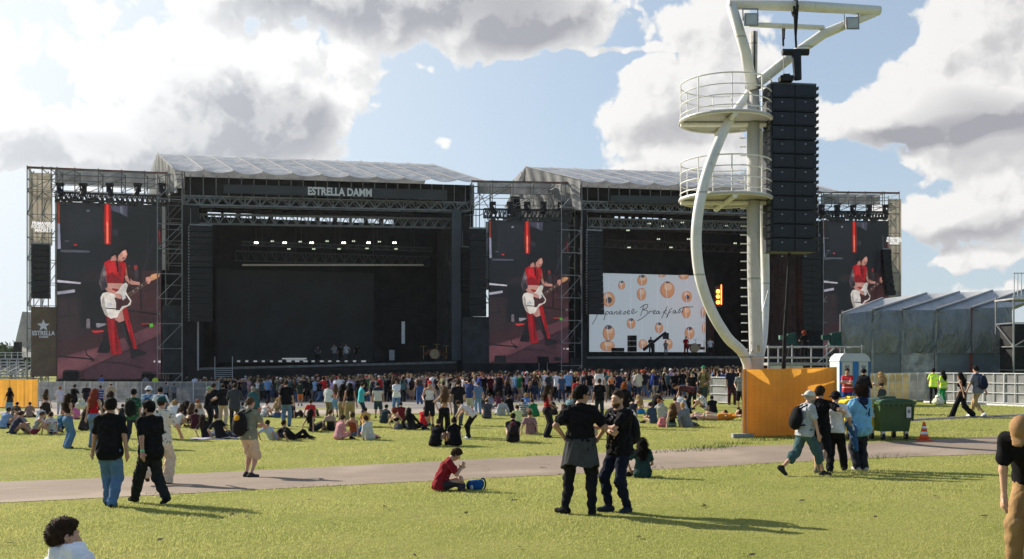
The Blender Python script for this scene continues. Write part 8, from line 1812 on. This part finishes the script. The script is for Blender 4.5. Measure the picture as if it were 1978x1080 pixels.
LM = [(470, "near the pale stage stairs"), (560, "below the row of footlights"), (650, "below the lettered stage's dark screen"), (740, "below the stagehands"), (830, "below the lettered stage's far side"), (905, "below the slate pillar"), (965, "below the near edge of the middle screen"), (1035, "below the middle screen's guitarist"), (1105, "below the far edge of the middle screen"), (1170, "below the fruit backdrop's near edge"), (1260, "below the handwriting"), (1350, "below the fruit backdrop's far edge"), (1460, "below the glowing orange lamps")]
used = {}; recs = []
for n, (y, x, px) in enumerate(spots[:NI]):
    i = rc_.randrange(len(KINDS)); k = KINDS[i]; t = pick(TOPC); b = pick(BOTC); s_ = rc_.uniform(.93, 1.06) * (.95 if k[1] else 1.0)
    hc = rc_.choice(['black', 'brown', 'brown', 'mid', 'black', 'blond', 'ginger']) if k[4] not in ('cap', 'bucket') else rc_.choice(['white', 'black', 'red', 'navy'])
    hm = HAIRC[hc] if k[4] not in ('cap', 'bucket') else {'white': WHT, 'black': BLK, 'red': REDC, 'navy': NAVY}[hc]; recs.append((i, k, t, b, s_, hc, hm, x, y, px))
for n, (i, k, t, b, s_, hc, hm, x, y, px) in enumerate(recs):
    o = bpy.data.objects.new("person", crowd_mesh(i)); col.objects.link(o); o.location = (x, y, gz(x, y)); o.rotation_euler = (0, 0, R(rc_.gauss(0, 28) if rc_.random() < .86 else rc_.uniform(90, 270))); o.scale = (s_,) * 3
    for j, mt in enumerate((SKINS[rc_.choice((0, 0, 1, 1, 2, 3))], t[1], b[1], hm)): o.material_slots[j].link = 'OBJECT'; o.material_slots[j].material = mt
    lm = next(q[1] for q in LM if px <= q[0]); hd = ("%s-haired person" % hc if k[4] not in ('cap', 'bucket') else "person in %s %s" % (hc, 'cap' if k[4] == 'cap' else 'sun hat'))
    lb = "%s, %s %s, %s %s, %s" % (hd, t[0], k[5], b[0], k[6], lm)
    if lb in used:
        m_ = min((q for q in recs if q[7] != x), key=lambda q: (q[7] - x) ** 2 + (q[8] - y) ** 2); lb = "%s, %s %s, %s %s, beside someone in %s" % (hd, t[0], k[5], b[0], k[6], m_[2][0])
    if len(lb.split()) > 16: lb = lb.replace("person in ", "").replace("below the ", "by ")
    used[lb] = 1; tag(o, lb, "person", "people standing in the crowd before the stages")
# the deeper crowd reads as one mass
vs = []; fs = []; ms = []; base = 0; slots = []; low = {}
def slot(m):
    if m not in slots: slots.append(m)
    return slots.index(m)
for (y, x, px) in spots[NI:]:
    i = rc_.randrange(len(KINDS)); k = KINDS[i]
    if i not in low: low[i] = crowd_parts(*k[:5], .055)
    a = rc_.gauss(0, .5); ca, sa = math.cos(a), math.sin(a); s_ = rc_.uniform(.92, 1.07); t = pick(TOPC); b = pick(BOTC); hm = HAIRC[rc_.choice(['black', 'brown', 'brown', 'mid', 'blond'])] if k[4] not in ('cap', 'bucket') else rc_.choice([WHT, BLK, REDC, NAVY])
    for v, mt in zip(low[i], (SKINS[rc_.choice((0, 1, 1, 2))], t[1], b[1], hm)):
        P = v[0] * s_; Q = np.empty_like(P); Q[:, 0] = P[:, 0] * ca - P[:, 1] * sa + x; Q[:, 1] = P[:, 0] * sa + P[:, 1] * ca + y; Q[:, 2] = P[:, 2] + gz(x, y); vs.append((Q, v[1], slot(mt)))
me = arr_mesh("crowd", vs)
for m_ in slots: me.materials.append(m_)
tag(mesh_obj("crowd", me), "dense far crowd pressed up to the two stages", "crowd", kind='stuff')
